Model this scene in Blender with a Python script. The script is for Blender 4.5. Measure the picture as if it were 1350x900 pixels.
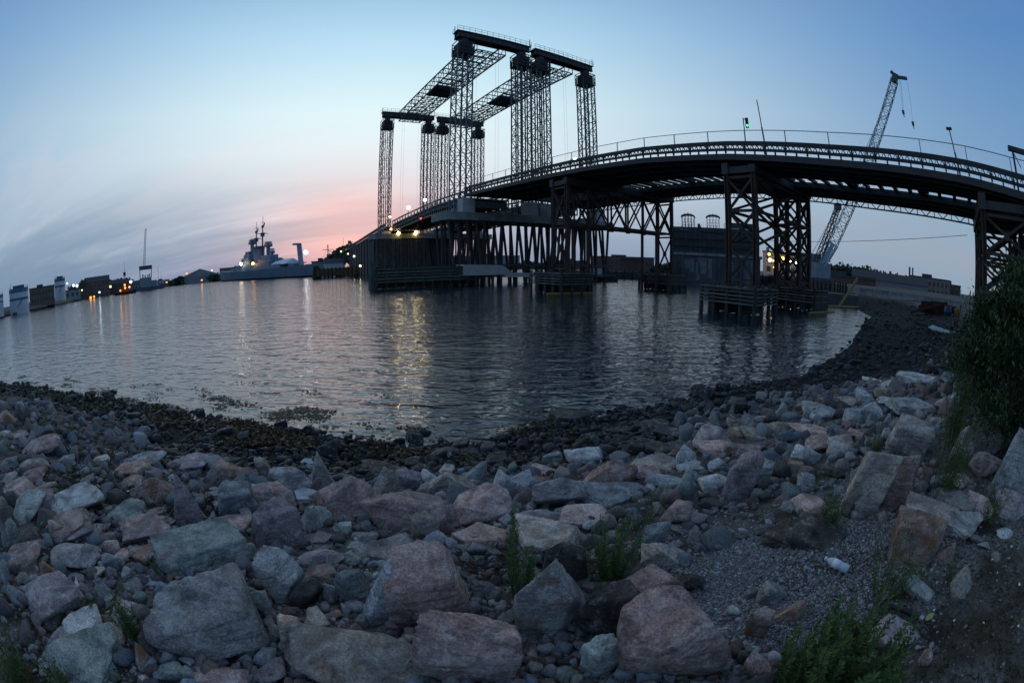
import bpy, math, random
import numpy as np
from mathutils import Vector
R = math.radians
C = bpy.context.scene.collection
SC = bpy.context.scene
for o in list(bpy.data.objects): bpy.data.objects.remove(o)

# ---------------------------------------------------------------- camera (15.7 mm fisheye on full frame)
EYE = 3.6
cd = bpy.data.cameras.new('camera'); cam = bpy.data.objects.new('camera', cd); C.objects.link(cam)
cd.type = 'PANO'; cd.sensor_fit = 'HORIZONTAL'; cd.sensor_width = 36.0; cd.sensor_height = 24.0
tgt = cd
tgt.panorama_type = 'FISHEYE_EQUISOLID'; tgt.fisheye_lens = 590.4/1350*36; tgt.fisheye_fov = R(200)
cd.clip_start = 0.05; cd.clip_end = 20000
cam.location = (0, 0, EYE); cam.rotation_mode = 'XYZ'
cam.rotation_euler = (R(90-9.95), R(0.146), 0)
SC.camera = cam

# ---------------------------------------------------------------- sky: dusk, sun already at the horizon
SUN_AZ, SUN_EL = R(-24), R(1.0)
W = bpy.data.worlds.new('World'); SC.world = W; W.use_nodes = True
nt = W.node_tree; N = nt.nodes; Lk = nt.links
for n in list(N): N.remove(n)
def wn(t, **k):
    n = N.new(t)
    for a, b in k.items(): setattr(n, a, b)
    return n
def wmath(op, a, b=None, c=None, clamp=False):
    n = N.new('ShaderNodeMath'); n.operation = op; n.use_clamp = clamp
    for i, v in enumerate((a, b, c)):
        if v is None: continue
        if isinstance(v, (int, float)): n.inputs[i].default_value = v
        else: Lk.new(v, n.inputs[i])
    return n.outputs[0]
def wdot(vec, v):
    n = N.new('ShaderNodeVectorMath'); n.operation = 'DOT_PRODUCT'; Lk.new(vec, n.inputs[0]); n.inputs[1].default_value = v
    return n.outputs['Value']
def wmix(f, a, b, mode='MIX'):
    n = N.new('ShaderNodeMix'); n.data_type = 'RGBA'; n.blend_type = mode
    if isinstance(f, (int, float)): n.inputs[0].default_value = f
    else: Lk.new(f, n.inputs[0])
    for i, v in ((6, a), (7, b)):
        if isinstance(v, tuple): n.inputs[i].default_value = v+(1,) if len(v) == 3 else v
        else: Lk.new(v, n.inputs[i])
    return n.outputs[2]
def wramp(f, stops):
    n = N.new('ShaderNodeValToRGB'); cr = n.color_ramp; cr.interpolation = 'EASE' if False else 'LINEAR'
    while len(cr.elements) < len(stops): cr.elements.new(0.5)
    for e, (p, c) in zip(cr.elements, stops): e.position = p; e.color = tuple(c)+(1,)
    Lk.new(f, n.inputs[0]); return n.outputs[0]
def dirv(az, el): return (math.sin(R(az))*math.cos(R(el)), math.cos(R(az))*math.cos(R(el)), math.sin(R(el)))
tc = wn('ShaderNodeTexCoord'); vec = tc.outputs['Generated']
sep = wn('ShaderNodeSeparateXYZ'); Lk.new(vec, sep.inputs[0]); zc = sep.outputs[2]
zz = wmath('MAXIMUM', zc, 0.0)
# base colour by height, cool side of the sky
cool = wramp(zz, [(0.0, (.27,.36,.47)), (.06, (.29,.39,.49)), (.16, (.24,.37,.52)), (.30, (.145,.30,.53)), (.5, (.085,.225,.50)), (.68, (.10,.20,.42)), (1.0, (.17,.20,.27))])
warm = wramp(zz, [(0.0, (.17,.27,.46)), (.05, (.25,.36,.54)), (.11, (.50,.58,.70)), (.20, (.78,.87,.92)), (.34, (.74,.93,.97)), (.5, (.50,.76,.93)), (.66, (.27,.48,.72)), (1.0, (.19,.22,.29))])
hd = wmath('POWER', wmath('MAXIMUM', wmath('MULTIPLY_ADD', wdot(vec, dirv(-17, 16)), .64, .36), 0.0), 3.9)
sky = wmix(hd, cool, warm)
# pink afterglow low over the water
pk = wmath('POWER', wmath('MAXIMUM', wdot(vec, dirv(-19, 6)), 0.0), 46.0)
pe = wramp(zz, [(0.0, (.55,.55,.55)), (.05, (1,1,1)), (.12, (.9,.9,.9)), (.22, (.25,.25,.25)), (.34, (0,0,0))])
sky = wmix(wmath('MULTIPLY', wmath('MULTIPLY', pk, pe), .86), sky, (1.0, .53, .50))
# clouds: long soft streaks, projected on a flat layer so that they flatten towards the horizon
dv = N.new('ShaderNodeVectorMath'); dv.operation = 'DIVIDE'; Lk.new(vec, dv.inputs[0])
cmb = wn('ShaderNodeCombineXYZ'); zd = wmath('ADD', zz, .10)
for i in range(3): Lk.new(zd, cmb.inputs[i])
Lk.new(cmb.outputs[0], dv.inputs[1])
mp = wn('ShaderNodeMapping'); Lk.new(dv.outputs[0], mp.inputs[0]); mp.inputs['Rotation'].default_value = (0, 0, R(38)); mp.inputs['Scale'].default_value = (.34, 1.15, 1)
ns = wn('ShaderNodeTexNoise'); Lk.new(mp.outputs[0], ns.inputs['Vector']); ns.inputs['Scale'].default_value = 2.1; ns.inputs['Detail'].default_value = 8; ns.inputs['Roughness'].default_value = .55; ns.inputs['Distortion'].default_value = .5
cl = wramp(ns.outputs[0], [(0.44, (0,0,0)), (.62, (1,1,1))])
leftside = wmath('POWER', wmath('MAXIMUM', wmath('MULTIPLY_ADD', wdot(vec, dirv(-55, 8)), .62, .38), 0.0), 3.0)
lowband = wramp(zz, [(0.0, (.1,.1,.1)), (.08, (.5,.5,.5)), (.16, (1,1,1)), (.24, (.75,.75,.75)), (.36, (.12,.12,.12)), (.5, (0,0,0))])
cf = wmath('MULTIPLY', wmath('MULTIPLY', cl, lowband), leftside, clamp=True)
ccol = wmix(wmath('POWER', wmath('MAXIMUM', wdot(vec, dirv(-26, 6)), 0), 6.0), (.52, .60, .70), (.84, .80, .83))
sky = wmix(wmath('MULTIPLY', cf, .52), sky, ccol)
# a blue-grey bank of cloud low on the left
mp2 = wn('ShaderNodeMapping'); Lk.new(dv.outputs[0], mp2.inputs[0]); mp2.inputs['Rotation'].default_value = (0, 0, R(30)); mp2.inputs['Scale'].default_value = (.16, .5, 1); mp2.inputs['Location'].default_value = (3.1, 1.7, 0)
ns2 = wn('ShaderNodeTexNoise'); Lk.new(mp2.outputs[0], ns2.inputs['Vector']); ns2.inputs['Scale'].default_value = 1.3; ns2.inputs['Detail'].default_value = 4
bank = wmath('MULTIPLY', wmath('MULTIPLY', wramp(ns2.outputs[0], [(.36, (0,0,0)), (.56, (1,1,1))]), wramp(zz, [(0, (1,1,1)), (.10, (.8,.8,.8)), (.26, (0,0,0))])), wmath('POWER', wmath('MAXIMUM', wmath('MULTIPLY_ADD', wdot(vec, dirv(-66, 2)), .75, .25), 0.0), 3.0), clamp=True)
sky = wmix(wmath('MULTIPLY', bank, .85), sky, (.15, .26, .40))
# thin grey veil low on the right
mp3 = wn('ShaderNodeMapping'); Lk.new(dv.outputs[0], mp3.inputs[0]); mp3.inputs['Rotation'].default_value = (0, 0, R(-40)); mp3.inputs['Scale'].default_value = (.14, .7, 1)
ns3 = wn('ShaderNodeTexNoise'); Lk.new(mp3.outputs[0], ns3.inputs['Vector']); ns3.inputs['Scale'].default_value = 1.1; ns3.inputs['Detail'].default_value = 4
veil = wmath('MULTIPLY', wmath('MULTIPLY', wramp(ns3.outputs[0], [(.40, (0,0,0)), (.62, (1,1,1))]), wramp(zz, [(0, (1,1,1)), (.14, (.8,.8,.8)), (.24, (0,0,0))])), wmath('POWER', wmath('MAXIMUM', wdot(vec, dirv(48, 6)), 0.0), 4.0), clamp=True)
sky = wmix(wmath('MULTIPLY', veil, .6), sky, (.34, .36, .44))
bg = wn('ShaderNodeBackground'); Lk.new(sky, bg.inputs[0]); bg.inputs[1].default_value = 1.0
st = wn('ShaderNodeTexSky'); st.sky_type = 'NISHITA'; st.sun_disc = False; st.sun_elevation = SUN_EL; st.sun_rotation = SUN_AZ; st.air_density = 1.0; st.dust_density = 1.0
bg2 = wn('ShaderNodeBackground'); Lk.new(st.outputs[0], bg2.inputs[0]); bg2.inputs[1].default_value = 0.012
ad = wn('ShaderNodeAddShader'); Lk.new(bg.outputs[0], ad.inputs[0]); Lk.new(bg2.outputs[0], ad.inputs[1])
wo = wn('ShaderNodeOutputWorld'); Lk.new(ad.outputs[0], wo.inputs[0])

sd_ = bpy.data.lights.new('sun', 'SUN'); sun = bpy.data.objects.new('sun', sd_); C.objects.link(sun)
sd_.energy = 0.02; sd_.angle = R(30); sd_.color = (1, .72, .62)
sun.rotation_euler = Vector(dirv(-24, 4)).to_track_quat('Z', 'Y').to_euler()
vs = SC.view_settings; vs.view_transform = 'Standard'; vs.look = 'None'; vs.gamma = 1; vs.exposure = 0.0; vs.use_curve_mapping = False
SC.cycles.max_bounces = 5; SC.cycles.diffuse_bounces = 2; SC.cycles.glossy_bounces = 3; SC.cycles.transparent_max_bounces = 6
SC.cycles.sample_clamp_indirect = 4; SC.cycles.use_denoising = True
SC.cycles.use_adaptive_sampling = True; SC.cycles.adaptive_threshold = 0.02

# ---------------------------------------------------------------- helpers
def tag(o, label=None, cat=None, group=None, kind=None):
    if label: o['label'] = label
    if cat: o['category'] = cat
    if group: o['group'] = group
    if kind: o['kind'] = kind
    return o
def empty(name, loc=(0,0,0), rz=0):
    o = bpy.data.objects.new(name, None); C.objects.link(o); o.location = loc; o.rotation_euler = (0, 0, rz); o.empty_display_size = .2
    return o
def mesh_obj(name, verts, faces, mat=None, parent=None, smooth=False, loc=(0,0,0), rz=0):
    me = bpy.data.meshes.new(name)
    v = np.asarray(verts, dtype=np.float32).reshape(-1, 3)
    if isinstance(faces, np.ndarray):
        k = faces.shape[1]; f = faces.astype(np.int32)
        me.vertices.add(len(v)); me.vertices.foreach_set('co', v.ravel())
        me.loops.add(f.size); me.loops.foreach_set('vertex_index', f.ravel())
        me.polygons.add(len(f)); me.polygons.foreach_set('loop_start', np.arange(0, f.size, k, dtype=np.int32))
        me.update(calc_edges=True); me.validate()
    else:
        me.from_pydata([tuple(map(float, p)) for p in v], [], faces); me.update()
    if smooth: me.polygons.foreach_set('use_smooth', [True]*len(me.polygons))
    if mat: me.materials.append(mat)
    o = bpy.data.objects.new(name, me); C.objects.link(o); o.location = loc; o.rotation_euler = (0, 0, rz)
    if parent: o.parent = parent
    return o
class MB:
    """collects boxes and bars for one mesh"""
    def __init__(s): s.v = []; s.f = []; s.a = []
    def add(s, vs_, fs_):
        n = len(s.v); s.a.append((n, len(s.f))); s.v += [tuple(p) for p in vs_]; s.f += [tuple(n+i for i in f) for f in fs_]
    def box(s, x0, x1, y0, y1, z0, z1):
        s.add([(x0,y0,z0),(x1,y0,z0),(x1,y1,z0),(x0,y1,z0),(x0,y0,z1),(x1,y0,z1),(x1,y1,z1),(x0,y1,z1)],
              [(0,3,2,1),(4,5,6,7),(0,1,5,4),(1,2,6,5),(2,3,7,6),(3,0,4,7)])
    def bar(s, p, q, a=.1, b=None, n=4, b2=None):
        b = a if b is None else b
        p = np.array(p, float); q = np.array(q, float); d = q-p; L = np.linalg.norm(d)
        if L < 1e-6: return
        d /= L; up = np.array([0,0,1.]) if abs(d[2]) < .9 else np.array([0,1.,0])
        u = np.cross(d, up); u /= np.linalg.norm(u); w = np.cross(u, d)
        if n == 4:
            ring = [(-a/2,-b/2),(a/2,-b/2),(a/2,b/2),(-a/2,b/2)]
        else:
            ring = [(a/2*math.cos(2*math.pi*i/n), b/2*math.sin(2*math.pi*i/n)) for i in range(n)]
        k = len(ring); sc = 1 if b2 is None else b2/a
        vv = [tuple(p+u*x+w*y) for x, y in ring]+[tuple(q+u*x*sc+w*y*sc) for x, y in ring]
        s.add(vv, [(i,(i+1)%k,k+(i+1)%k,k+i) for i in range(k)]+[tuple(range(k))[::-1], tuple(range(k, 2*k))])
    def poly(s, pts, z0, z1):
        k = len(pts)
        s.add([(x,y,z0) for x,y in pts]+[(x,y,z1) for x,y in pts], [(i,(i+1)%k,k+(i+1)%k,k+i) for i in range(k)]+[tuple(range(k))[::-1], tuple(range(k, 2*k))])
    def sweep(s, path, prof):
        """closed profile [(y,z)] swept along path of functions; path: list of (x, [(y,z)...])"""
        k = len(prof(path[0])); n = len(s.v)
        for x in path: s.v += [(x, y, z) for y, z in prof(x)]
        for i in range(len(path)-1):
            for j in range(k): s.f.append((n+i*k+j, n+i*k+(j+1)%k, n+(i+1)*k+(j+1)%k, n+(i+1)*k+j))
        s.f.append(tuple(n+j for j in range(k))[::-1]); s.f.append(tuple(n+(len(path)-1)*k+j for j in range(k)))
    def each(s, name, mat, parent=None, cap=100):
        """one object per box or bar"""
        b = s.a+[(len(s.v), len(s.f))]
        for (v0, f0), (v1, f1) in zip(b[:cap], b[1:cap+1]):
            p = np.array(s.v[v0:v1]); c = p.mean(0); mesh_obj(name, p-c, [tuple(i-v0 for i in f) for f in s.f[f0:f1]], mat, parent, loc=tuple(c))
        if len(b)-1 > cap:
            v0, f0 = b[cap]; o = mesh_obj(name, s.v[v0:], [tuple(i-v0 for i in f) for f in s.f[f0:]], mat, parent); o['kind'] = 'stuff'
    def build(s, name, mat, parent=None, smooth=False, loc=(0,0,0), rz=0):
        return mesh_obj(name, s.v, s.f, mat, parent, smooth, loc, rz)
def copy_tree(o, parent=None):
    c = o.copy(); C.objects.link(c)
    if parent: c.parent = parent
    for ch in [x for x in bpy.data.objects if x.parent == o]: copy_tree(ch, c)
    return c
def copy_part(o, parent, loc):
    c = o.copy(); C.objects.link(c); c.parent = parent; c.location = loc
    for ch in [x for x in bpy.data.objects if x.parent == o]:
        d = ch.copy(); C.objects.link(d); d.parent = c
    return c

def mat(name, col, rough=.8, metal=0., noise=None, bump=0., bscale=20., col2=None, nscale=3., emis=None, es=0., spec=None):
    m = bpy.data.materials.new(name); m.use_nodes = True; t = m.node_tree; b = t.nodes['Principled BSDF']
    b.inputs['Base Color'].default_value = (*col, 1); b.inputs['Roughness'].default_value = rough; b.inputs['Metallic'].default_value = metal
    if spec is not None: b.inputs['Specular IOR Level'].default_value = spec
    if emis: b.inputs['Emission Color'].default_value = (*emis, 1); b.inputs['Emission Strength'].default_value = es
    if col2 is not None or bump:
        tcn = t.nodes.new('ShaderNodeTexCoord')
    if col2 is not None:
        nn = t.nodes.new('ShaderNodeTexNoise'); nn.inputs['Scale'].default_value = nscale; nn.inputs['Detail'].default_value = 5; nn.inputs['Roughness'].default_value = .65
        t.links.new(tcn.outputs['Object'], nn.inputs['Vector'])
        r = t.nodes.new('ShaderNodeValToRGB'); r.color_ramp.elements[0].position = .38; r.color_ramp.elements[1].position = .62
        r.color_ramp.elements[0].color = (*col, 1); r.color_ramp.elements[1].color = (*col2, 1)
        t.links.new(nn.outputs[0], r.inputs[0]); t.links.new(r.outputs[0], b.inputs['Base Color'])
    if bump:
        n2 = t.nodes.new('ShaderNodeTexNoise'); n2.inputs['Scale'].default_value = bscale; n2.inputs['Detail'].default_value = 5
        t.links.new(tcn.outputs['Object'], n2.inputs['Vector'])
        bp = t.nodes.new('ShaderNodeBump'); bp.inputs['Strength'].default_value = bump; bp.inputs['Distance'].default_value = .05
        t.links.new(n2.outputs[0], bp.inputs['Height']); t.links.new(bp.outputs[0], b.inputs['Normal'])
    return m

# ---------------------------------------------------------------- terrain
#BEGIN_TERRAIN
SHORE = [(-400,-60),(-120,-10),(-60,6),(-40,9),(-25.6,8.9),(-21.6,9.4),(-16.2,9.5),(-10.9,9.4),(-8.2,9.1),(-6.3,8.75),(-4.7,8.65),(-3.4,8.4),(-2.3,8.3),(-.9,8.65),(0.1,9.3),(1.5,10.),(3.5,10.75),(6,11.9),(8.1,12.5),(10.7,13.2),(15,16.2),(19,19),(23.7,23.2),(31.6,29.9),(38,35),(42,41),(47,47),(52,54),(55.6,61.3),(58,75),(72,112),(54.5,117),(48.8,127),(60,160),(90,220),(120,300),(60,330),(-10,330),(-40,265),(-52,210),(-56,178),(-66,176),(-76,184),(-88,210),(-130,290),(-190,345),(-275,400),(-330,460),(-480,640),(-640,730),(-700,660),(-640,560),(-520,420),(-430,323),(-330,215),(-285,175),(-240,125),(-222,82),(-225,50),(-240,20),(-330,-10),(-700,-60)]
FAR = [(-9000,-500),(-9000,9000),(9000,9000),(9000,-9000),(-9000,-9000),(-9000,-700),(-700,-400)]
_P = np.array(SHORE+FAR, float)
def inland(x, y):
    """signed distance to the waterline, positive on land"""
    x = np.atleast_1d(np.asarray(x, float)); y = np.atleast_1d(np.asarray(y, float))
    d = np.full(x.shape, 1e9); ins = np.zeros(x.shape, bool)
    n = len(_P)
    # order: near shore left->right ... far shore ... back; closed round the outside, land between
    for i in range(n):
        ax, ay = _P[i]; bx, by = _P[(i+1) % n]
        ex, ey = bx-ax, by-ay
        if i < len(SHORE)-1:
            t = np.clip(((x-ax)*ex+(y-ay)*ey)/(ex*ex+ey*ey), 0, 1)
            d = np.minimum(d, np.hypot(x-ax-t*ex, y-ay-t*ey))
    # inside the bay polygon?
    Q = np.array(SHORE, float); m = len(Q)
    for i in range(m):
        ax, ay = Q[i]; bx, by = Q[(i+1) % m]
        c = ((ay > y) != (by > y))
        with np.errstate(divide='ignore', invalid='ignore'):
            xi = (bx-ax)*(y-ay)/((by-ay) if by != ay else 1e-9)+ax
        ins ^= c & (x < xi)
    return np.where(ins, -d, d)
def _wob(x, y):
    return (np.sin(x*1.7+.3)*np.cos(y*1.3+1.1)*.5+np.sin(x*.7-y*.9)*.5+.5*np.sin(x*3.9+y*3.1)*np.cos(y*4.3-x*1.1))
def gz(x, y):
    u = inland(x, y); x = np.atleast_1d(np.asarray(x, float)); y = np.atleast_1d(np.asarray(y, float))
    near = np.clip(1-(np.hypot(x, y)-60)/40, 0, 1)
    k = 1-.50*np.clip((x-7)/14, 0, 1)*near
    u2 = np.where(u > 0, u*k, u)
    zn = np.interp(u2, [-40,-6,-1.5,0,1,2,3.2,5,7,8.4,12,20,60], [-5,-1.6,-.35,0,.13,.32,.66,1.22,1.72,2.0,2.28,2.6,3.2])
    zf = np.interp(u, [-40,-3,0,.6,6,60,400,3000], [-5,-2,0,1.3,2.2,2.8,5,14])
    z = zn*near+zf*(1-near)
    r = np.hypot(x, y)
    z = z+np.where(u > 0, 1, .4)*(.045*_wob(x*1.0, y*1.0)*np.clip(1.5-r/60, 0, 1)+.12*_wob(x*.21+5, y*.21)*np.clip(u/6, 0, 1)*near*np.clip(r/6-.6, 0, 1))
    return z
#END_TERRAIN

def make_ground():
    nr, na = 330, 1000
    rr = np.concatenate([[0.0], .35*(4200/.35)**(np.linspace(0, 1, nr))])
    # more azimuth samples in front of the camera
    t = np.linspace(0, 1, na, endpoint=False)
    az = -math.pi+2*math.pi*t
    az = az+0.45*np.sin(-az)*-1*0.0
    RR, AA = np.meshgrid(rr[1:], az, indexing='ij')
    X = RR*np.sin(AA); Y = RR*np.cos(AA)
    Z = gz(X.ravel(), Y.ravel()).reshape(X.shape)
    v = np.stack([X, Y, Z], -1).reshape(-1, 3)
    i = np.arange(nr-1)[:, None]; j = np.arange(na)[None, :]
    a = i*na+j; b = i*na+(j+1) % na; c = (i+1)*na+(j+1) % na; d = (i+1)*na+j
    f = np.stack([a, d, c, b], -1).reshape(-1, 4)
    z0 = float(gz(0, 0)[0])
    # close the centre
    v = np.concatenate([v, [[0, 0, z0]]]); ctr = len(v)-1
    ft = [(j_, (j_+1) % na, ctr) for j_ in range(na)]
    f2 = np.array([(p, q, r_, r_) for p, q, r_ in ft])
    me_f = [tuple(q) for q in f.tolist()]+ft
    return v, me_f
def ground_mat():
    m = bpy.data.materials.new('shore_ground'); m.use_nodes = True; t = m.node_tree; b = t.nodes['Principled BSDF']; L = t.links
    geo = t.nodes.new('ShaderNodeNewGeometry'); sp = t.nodes.new('ShaderNodeSeparateXYZ'); L.new(geo.outputs['Position'], sp.inputs[0])
    def noise(s, d=5, r=.6):
        n = t.nodes.new('ShaderNodeTexNoise'); n.inputs['Scale'].default_value = s; n.inputs['Detail'].default_value = d; n.inputs['Roughness'].default_value = r; L.new(geo.outputs['Position'], n.inputs['Vector']); return n.outputs[0]
    def ramp(f, stops):
        n = t.nodes.new('ShaderNodeValToRGB'); cr = n.color_ramp
        while len(cr.elements) < len(stops): cr.elements.new(.5)
        for e, (p, c) in zip(cr.elements, stops): e.position = p; e.color = (*c, 1)
        L.new(f, n.inputs[0]); return n.outputs[0]
    def mx(f, a, c, mode='MIX'):
        n = t.nodes.new('ShaderNodeMix'); n.data_type = 'RGBA'; n.blend_type = mode
        if isinstance(f, float): n.inputs[0].default_value = f
        else: L.new(f, n.inputs[0])
        L.new(a, n.inputs[6]); L.new(c, n.inputs[7]); return n.outputs[2]
    vo = t.nodes.new('ShaderNodeTexVoronoi'); vo.inputs['Scale'].default_value = 42; L.new(geo.outputs['Position'], vo.inputs['Vector'])
    vo2 = t.nodes.new('ShaderNodeTexVoronoi'); vo2.inputs['Scale'].default_value = 18; L.new(geo.outputs['Position'], vo2.inputs['Vector'])
    peb = ramp(vo.outputs['Color'], [(0, (.10,.09,.08)), (.5, (.19,.17,.155)), (1, (.33,.31,.29))])
    soil = ramp(noise(6), [(.35, (.055,.045,.035)), (.65, (.12,.095,.07))])
    dry = mx(ramp(noise(1.6), [(.42, (0,0,0)), (.58, (1,1,1))]), peb, soil)
    mud = ramp(noise(3.5, 6, .7), [(.35, (.008,.008,.008)), (.6, (.022,.020,.019)), (.8, (.042,.038,.034))])
    # wet below the tide line (a real, ragged line of wet mud)
    hz_ = t.nodes.new('ShaderNodeMath'); hz_.operation = 'MULTIPLY_ADD'; L.new(noise(.9, 4), hz_.inputs[0]); hz_.inputs[1].default_value = .8; fx = t.nodes.new('ShaderNodeMapRange'); fx.inputs['From Min'].default_value = 12; fx.inputs['From Max'].default_value = 30; fx.inputs['To Max'].default_value = -.75; L.new(sp.outputs[0], fx.inputs[0]); ad2 = t.nodes.new('ShaderNodeMath'); ad2.operation = 'ADD'; L.new(sp.outputs[2], ad2.inputs[0]); L.new(fx.outputs[0], ad2.inputs[1]); L.new(ad2.outputs[0], hz_.inputs[2])
    wet = ramp(hz_.outputs[0], [(.96, (0,0,0)), (1.0, (1,1,1))])
    n = t.nodes.new('ShaderNodeMapRange'); n.inputs['From Min'].default_value = .85; n.inputs['From Max'].default_value = 1.25; L.new(hz_.outputs[0], n.inputs[0])
    col = mx(n.outputs[0], mud, dry); L.new(col, b.inputs['Base Color'])
    r = t.nodes.new('ShaderNodeMapRange'); r.inputs['From Min'].default_value = .85; r.inputs['From Max'].default_value = 1.25; r.inputs['To Min'].default_value = .75; r.inputs['To Max'].default_value = .97; L.new(hz_.outputs[0], r.inputs[0]); L.new(r.outputs[0], b.inputs['Roughness'])
    b.inputs['Specular IOR Level'].default_value = .08
    bp = t.nodes.new('ShaderNodeBump'); bp.inputs['Strength'].default_value = .8; bp.inputs['Distance'].default_value = .02; L.new(vo2.outputs[0], bp.inputs['Height'])
    bp2 = t.nodes.new('ShaderNodeBump'); bp2.inputs['Strength'].default_value = .9; bp2.inputs['Distance'].default_value = .06; L.new(noise(9, 6, .7), bp2.inputs['Height']); L.new(bp.outputs[0], bp2.inputs['Normal'])
    L.new(bp2.outputs[0], b.inputs['Normal'])
    return m
gv, gf = make_ground()
ground = mesh_obj('ground', gv, gf, ground_mat(), smooth=True); tag(ground, 'rocky shore and land round the river', None, None, 'structure')

def water_mat():
    m = bpy.data.materials.new('river_water'); m.use_nodes = True; t = m.node_tree; b = t.nodes['Principled BSDF']; L = t.links
    b.inputs['Base Color'].default_value = (.010, .024, .040, 1); b.inputs['Roughness'].default_value = .05; b.inputs['IOR'].default_value = 1.7
    geo = t.nodes.new('ShaderNodeNewGeometry')
    def nz(scale, rot, sx, sy, det, rough=.5, dist=0.):
        mp = t.nodes.new('ShaderNodeMapping'); L.new(geo.outputs['Position'], mp.inputs[0]); mp.inputs['Rotation'].default_value = (0, 0, R(rot)); mp.inputs['Scale'].default_value = (sx, sy, 1)
        n = t.nodes.new('ShaderNodeTexNoise'); n.noise_dimensions = '2D'; L.new(mp.outputs[0], n.inputs['Vector']); n.inputs['Scale'].default_value = scale; n.inputs['Detail'].default_value = det; n.inputs['Roughness'].default_value = rough; n.inputs['Distortion'].default_value = dist
        return n.outputs[0]
    def bump(h, dist, prev=None, strength=1.0):
        bp = t.nodes.new('ShaderNodeBump'); bp.inputs['Distance'].default_value = dist; bp.inputs['Strength'].default_value = strength; L.new(h, bp.inputs['Height'])
        if prev: L.new(prev, bp.inputs['Normal'])
        return bp.outputs[0]
    # wind patches
    pat = nz(.035, 20, 1, 2.2, 3)
    b1 = bump(nz(.9, 14, .6, 1.5, 2, .5, .5), .078)
    b2 = bump(nz(3.0, -6, .6, 1.5, 2, .5, .5), .032, b1)
    b3 = bump(nz(.22, 8, .5, 1.6, 2), .05, b2)
    L.new(b3, b.inputs['Normal'])
    return m
wv = []; wf = []
rw = np.concatenate([[2.], 2.*(9000/2.)**np.linspace(0, 1, 60)]); 
wo_ = mesh_obj('water', [(-9000,-9000,0),(9000,-9000,0),(9000,9000,0),(-9000,9000,0)], [(0,1,2,3)], water_mat()); tag(wo_, 'calm rippled river water reflecting the evening sky', None, None, 'structure')
# ---------------------------------------------------------------- the bridge; local axes: x = along towards the near shore, y = across away from the camera
BO = (-9.4, 81.0, 0.0); BR = math.atan2(-.857, .515)
def bt(name, label, cat, group=None):
    e = empty(name, BO, BR); tag(e, label, cat, group); return e
def bw(s, w, z=0): c, n = math.cos(BR), math.sin(BR); return (BO[0]+s*c-w*n, BO[1]+s*n+w*c, z)
steel = mat('painted_steel', (.10,.125,.14), .6, .2, col2=(.075,.085,.09), nscale=1.5)
dsteel = mat('dark_girder_steel', (.035,.038,.042), .7, .1, col2=(.055,.05,.048), nscale=.8)
rsteel = mat('rusted_trestle_steel', (.035,.024,.021), .85, col2=(.075,.042,.032), nscale=1.2)
psteel = mat('dark_parapet_steel', (.022,.027,.032), .75, col2=(.035,.038,.042), nscale=.7)
galv = mat('galvanised_steel', (.30,.34,.36), .45, .5)
conc = mat('pier_concrete', (.26,.27,.26), .9, col2=(.15,.155,.15), nscale=.5, bump=.3, bscale=3)
conl = mat('pale_concrete', (.42,.43,.42), .9, col2=(.34,.35,.34), nscale=.6)
timber = mat('weathered_timber', (.05,.052,.045), .9, col2=(.09,.09,.078), nscale=.8, bump=.4, bscale=6)
timg = mat('green_timber', (.055,.085,.07), .85, col2=(.09,.12,.10), nscale=.9)
timl = mat('grey_timber_wale', (.13,.135,.135), .85, col2=(.06,.065,.06), nscale=.9)
wetw = mat('wet_pile', (.012,.012,.011), .6, col2=(.025,.024,.02), nscale=2)
pilem = mat('steel_pile', (.030,.026,.026), .7, col2=(.05,.038,.034), nscale=.6)
dkm = mat('asphalt_deck', (.05,.05,.05), .9)
def zt(s): return float(np.interp(s, [-140,-100,-60,-43,-18,0,35,44,54,64.5,71,76,81,100,140,200], [11.4,13.0,15.3,16.0,16.7,16.4,15.2,14.75,13.85,12.62,12.05,11.6,11.0,9.4,6.6,3.4]))
def wn(s): return float(np.interp(s, [0,28,60,76,100,200], [12.6,10.3,5.8,4.0,3.4,3.2]))
def wsx(s): return float(np.interp(s, [0,28,60,76,100,200], [19.2,14.4,8.7,6.2,5.4,5.2]))
def wf(s): return float(np.interp(s, [0,28,60,76,100,200], [29.5,21.2,14.3,11.4,10.4,10.2]))

# ---- lift towers
LEGW = 3.3
def lattice_leg():
    m = MB(); h = 1.45; zb, ztp = 12.6, 47.2
    xs = (-1.65, -.6, .6, 1.65)
    for fy in (-1.2, 1.2):
        for x in xs: m.bar((fy, x, zb), (fy, x, ztp), .21)
        n = int((ztp-zb)/h)
        for i in range(n):
            z0, z1 = zb+i*h, zb+(i+1)*h
            for a, b in ((xs[0], xs[1]), (xs[2], xs[3])):
                p, q = (a, b) if i % 2 else (b, a)
                m.bar((fy, p, z0), (fy, q, z1), .11); m.bar((fy, a, z0), (fy, b, z0), .11)
            if i % 4 == 0: m.bar((fy, xs[1], z0), (fy, xs[2], z0), .12)
    for x in (xs[0], xs[3]):
        for i in range(int((ztp-zb)/2.4)):
            z0 = zb+i*2.4
            m.bar((-1.2 if i % 2 else 1.2, x, z0), (1.2 if i % 2 else -1.2, x, z0+2.4), .1); m.bar((-1.2, x, z0), (1.2, x, z0), .12)
    return m
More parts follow.
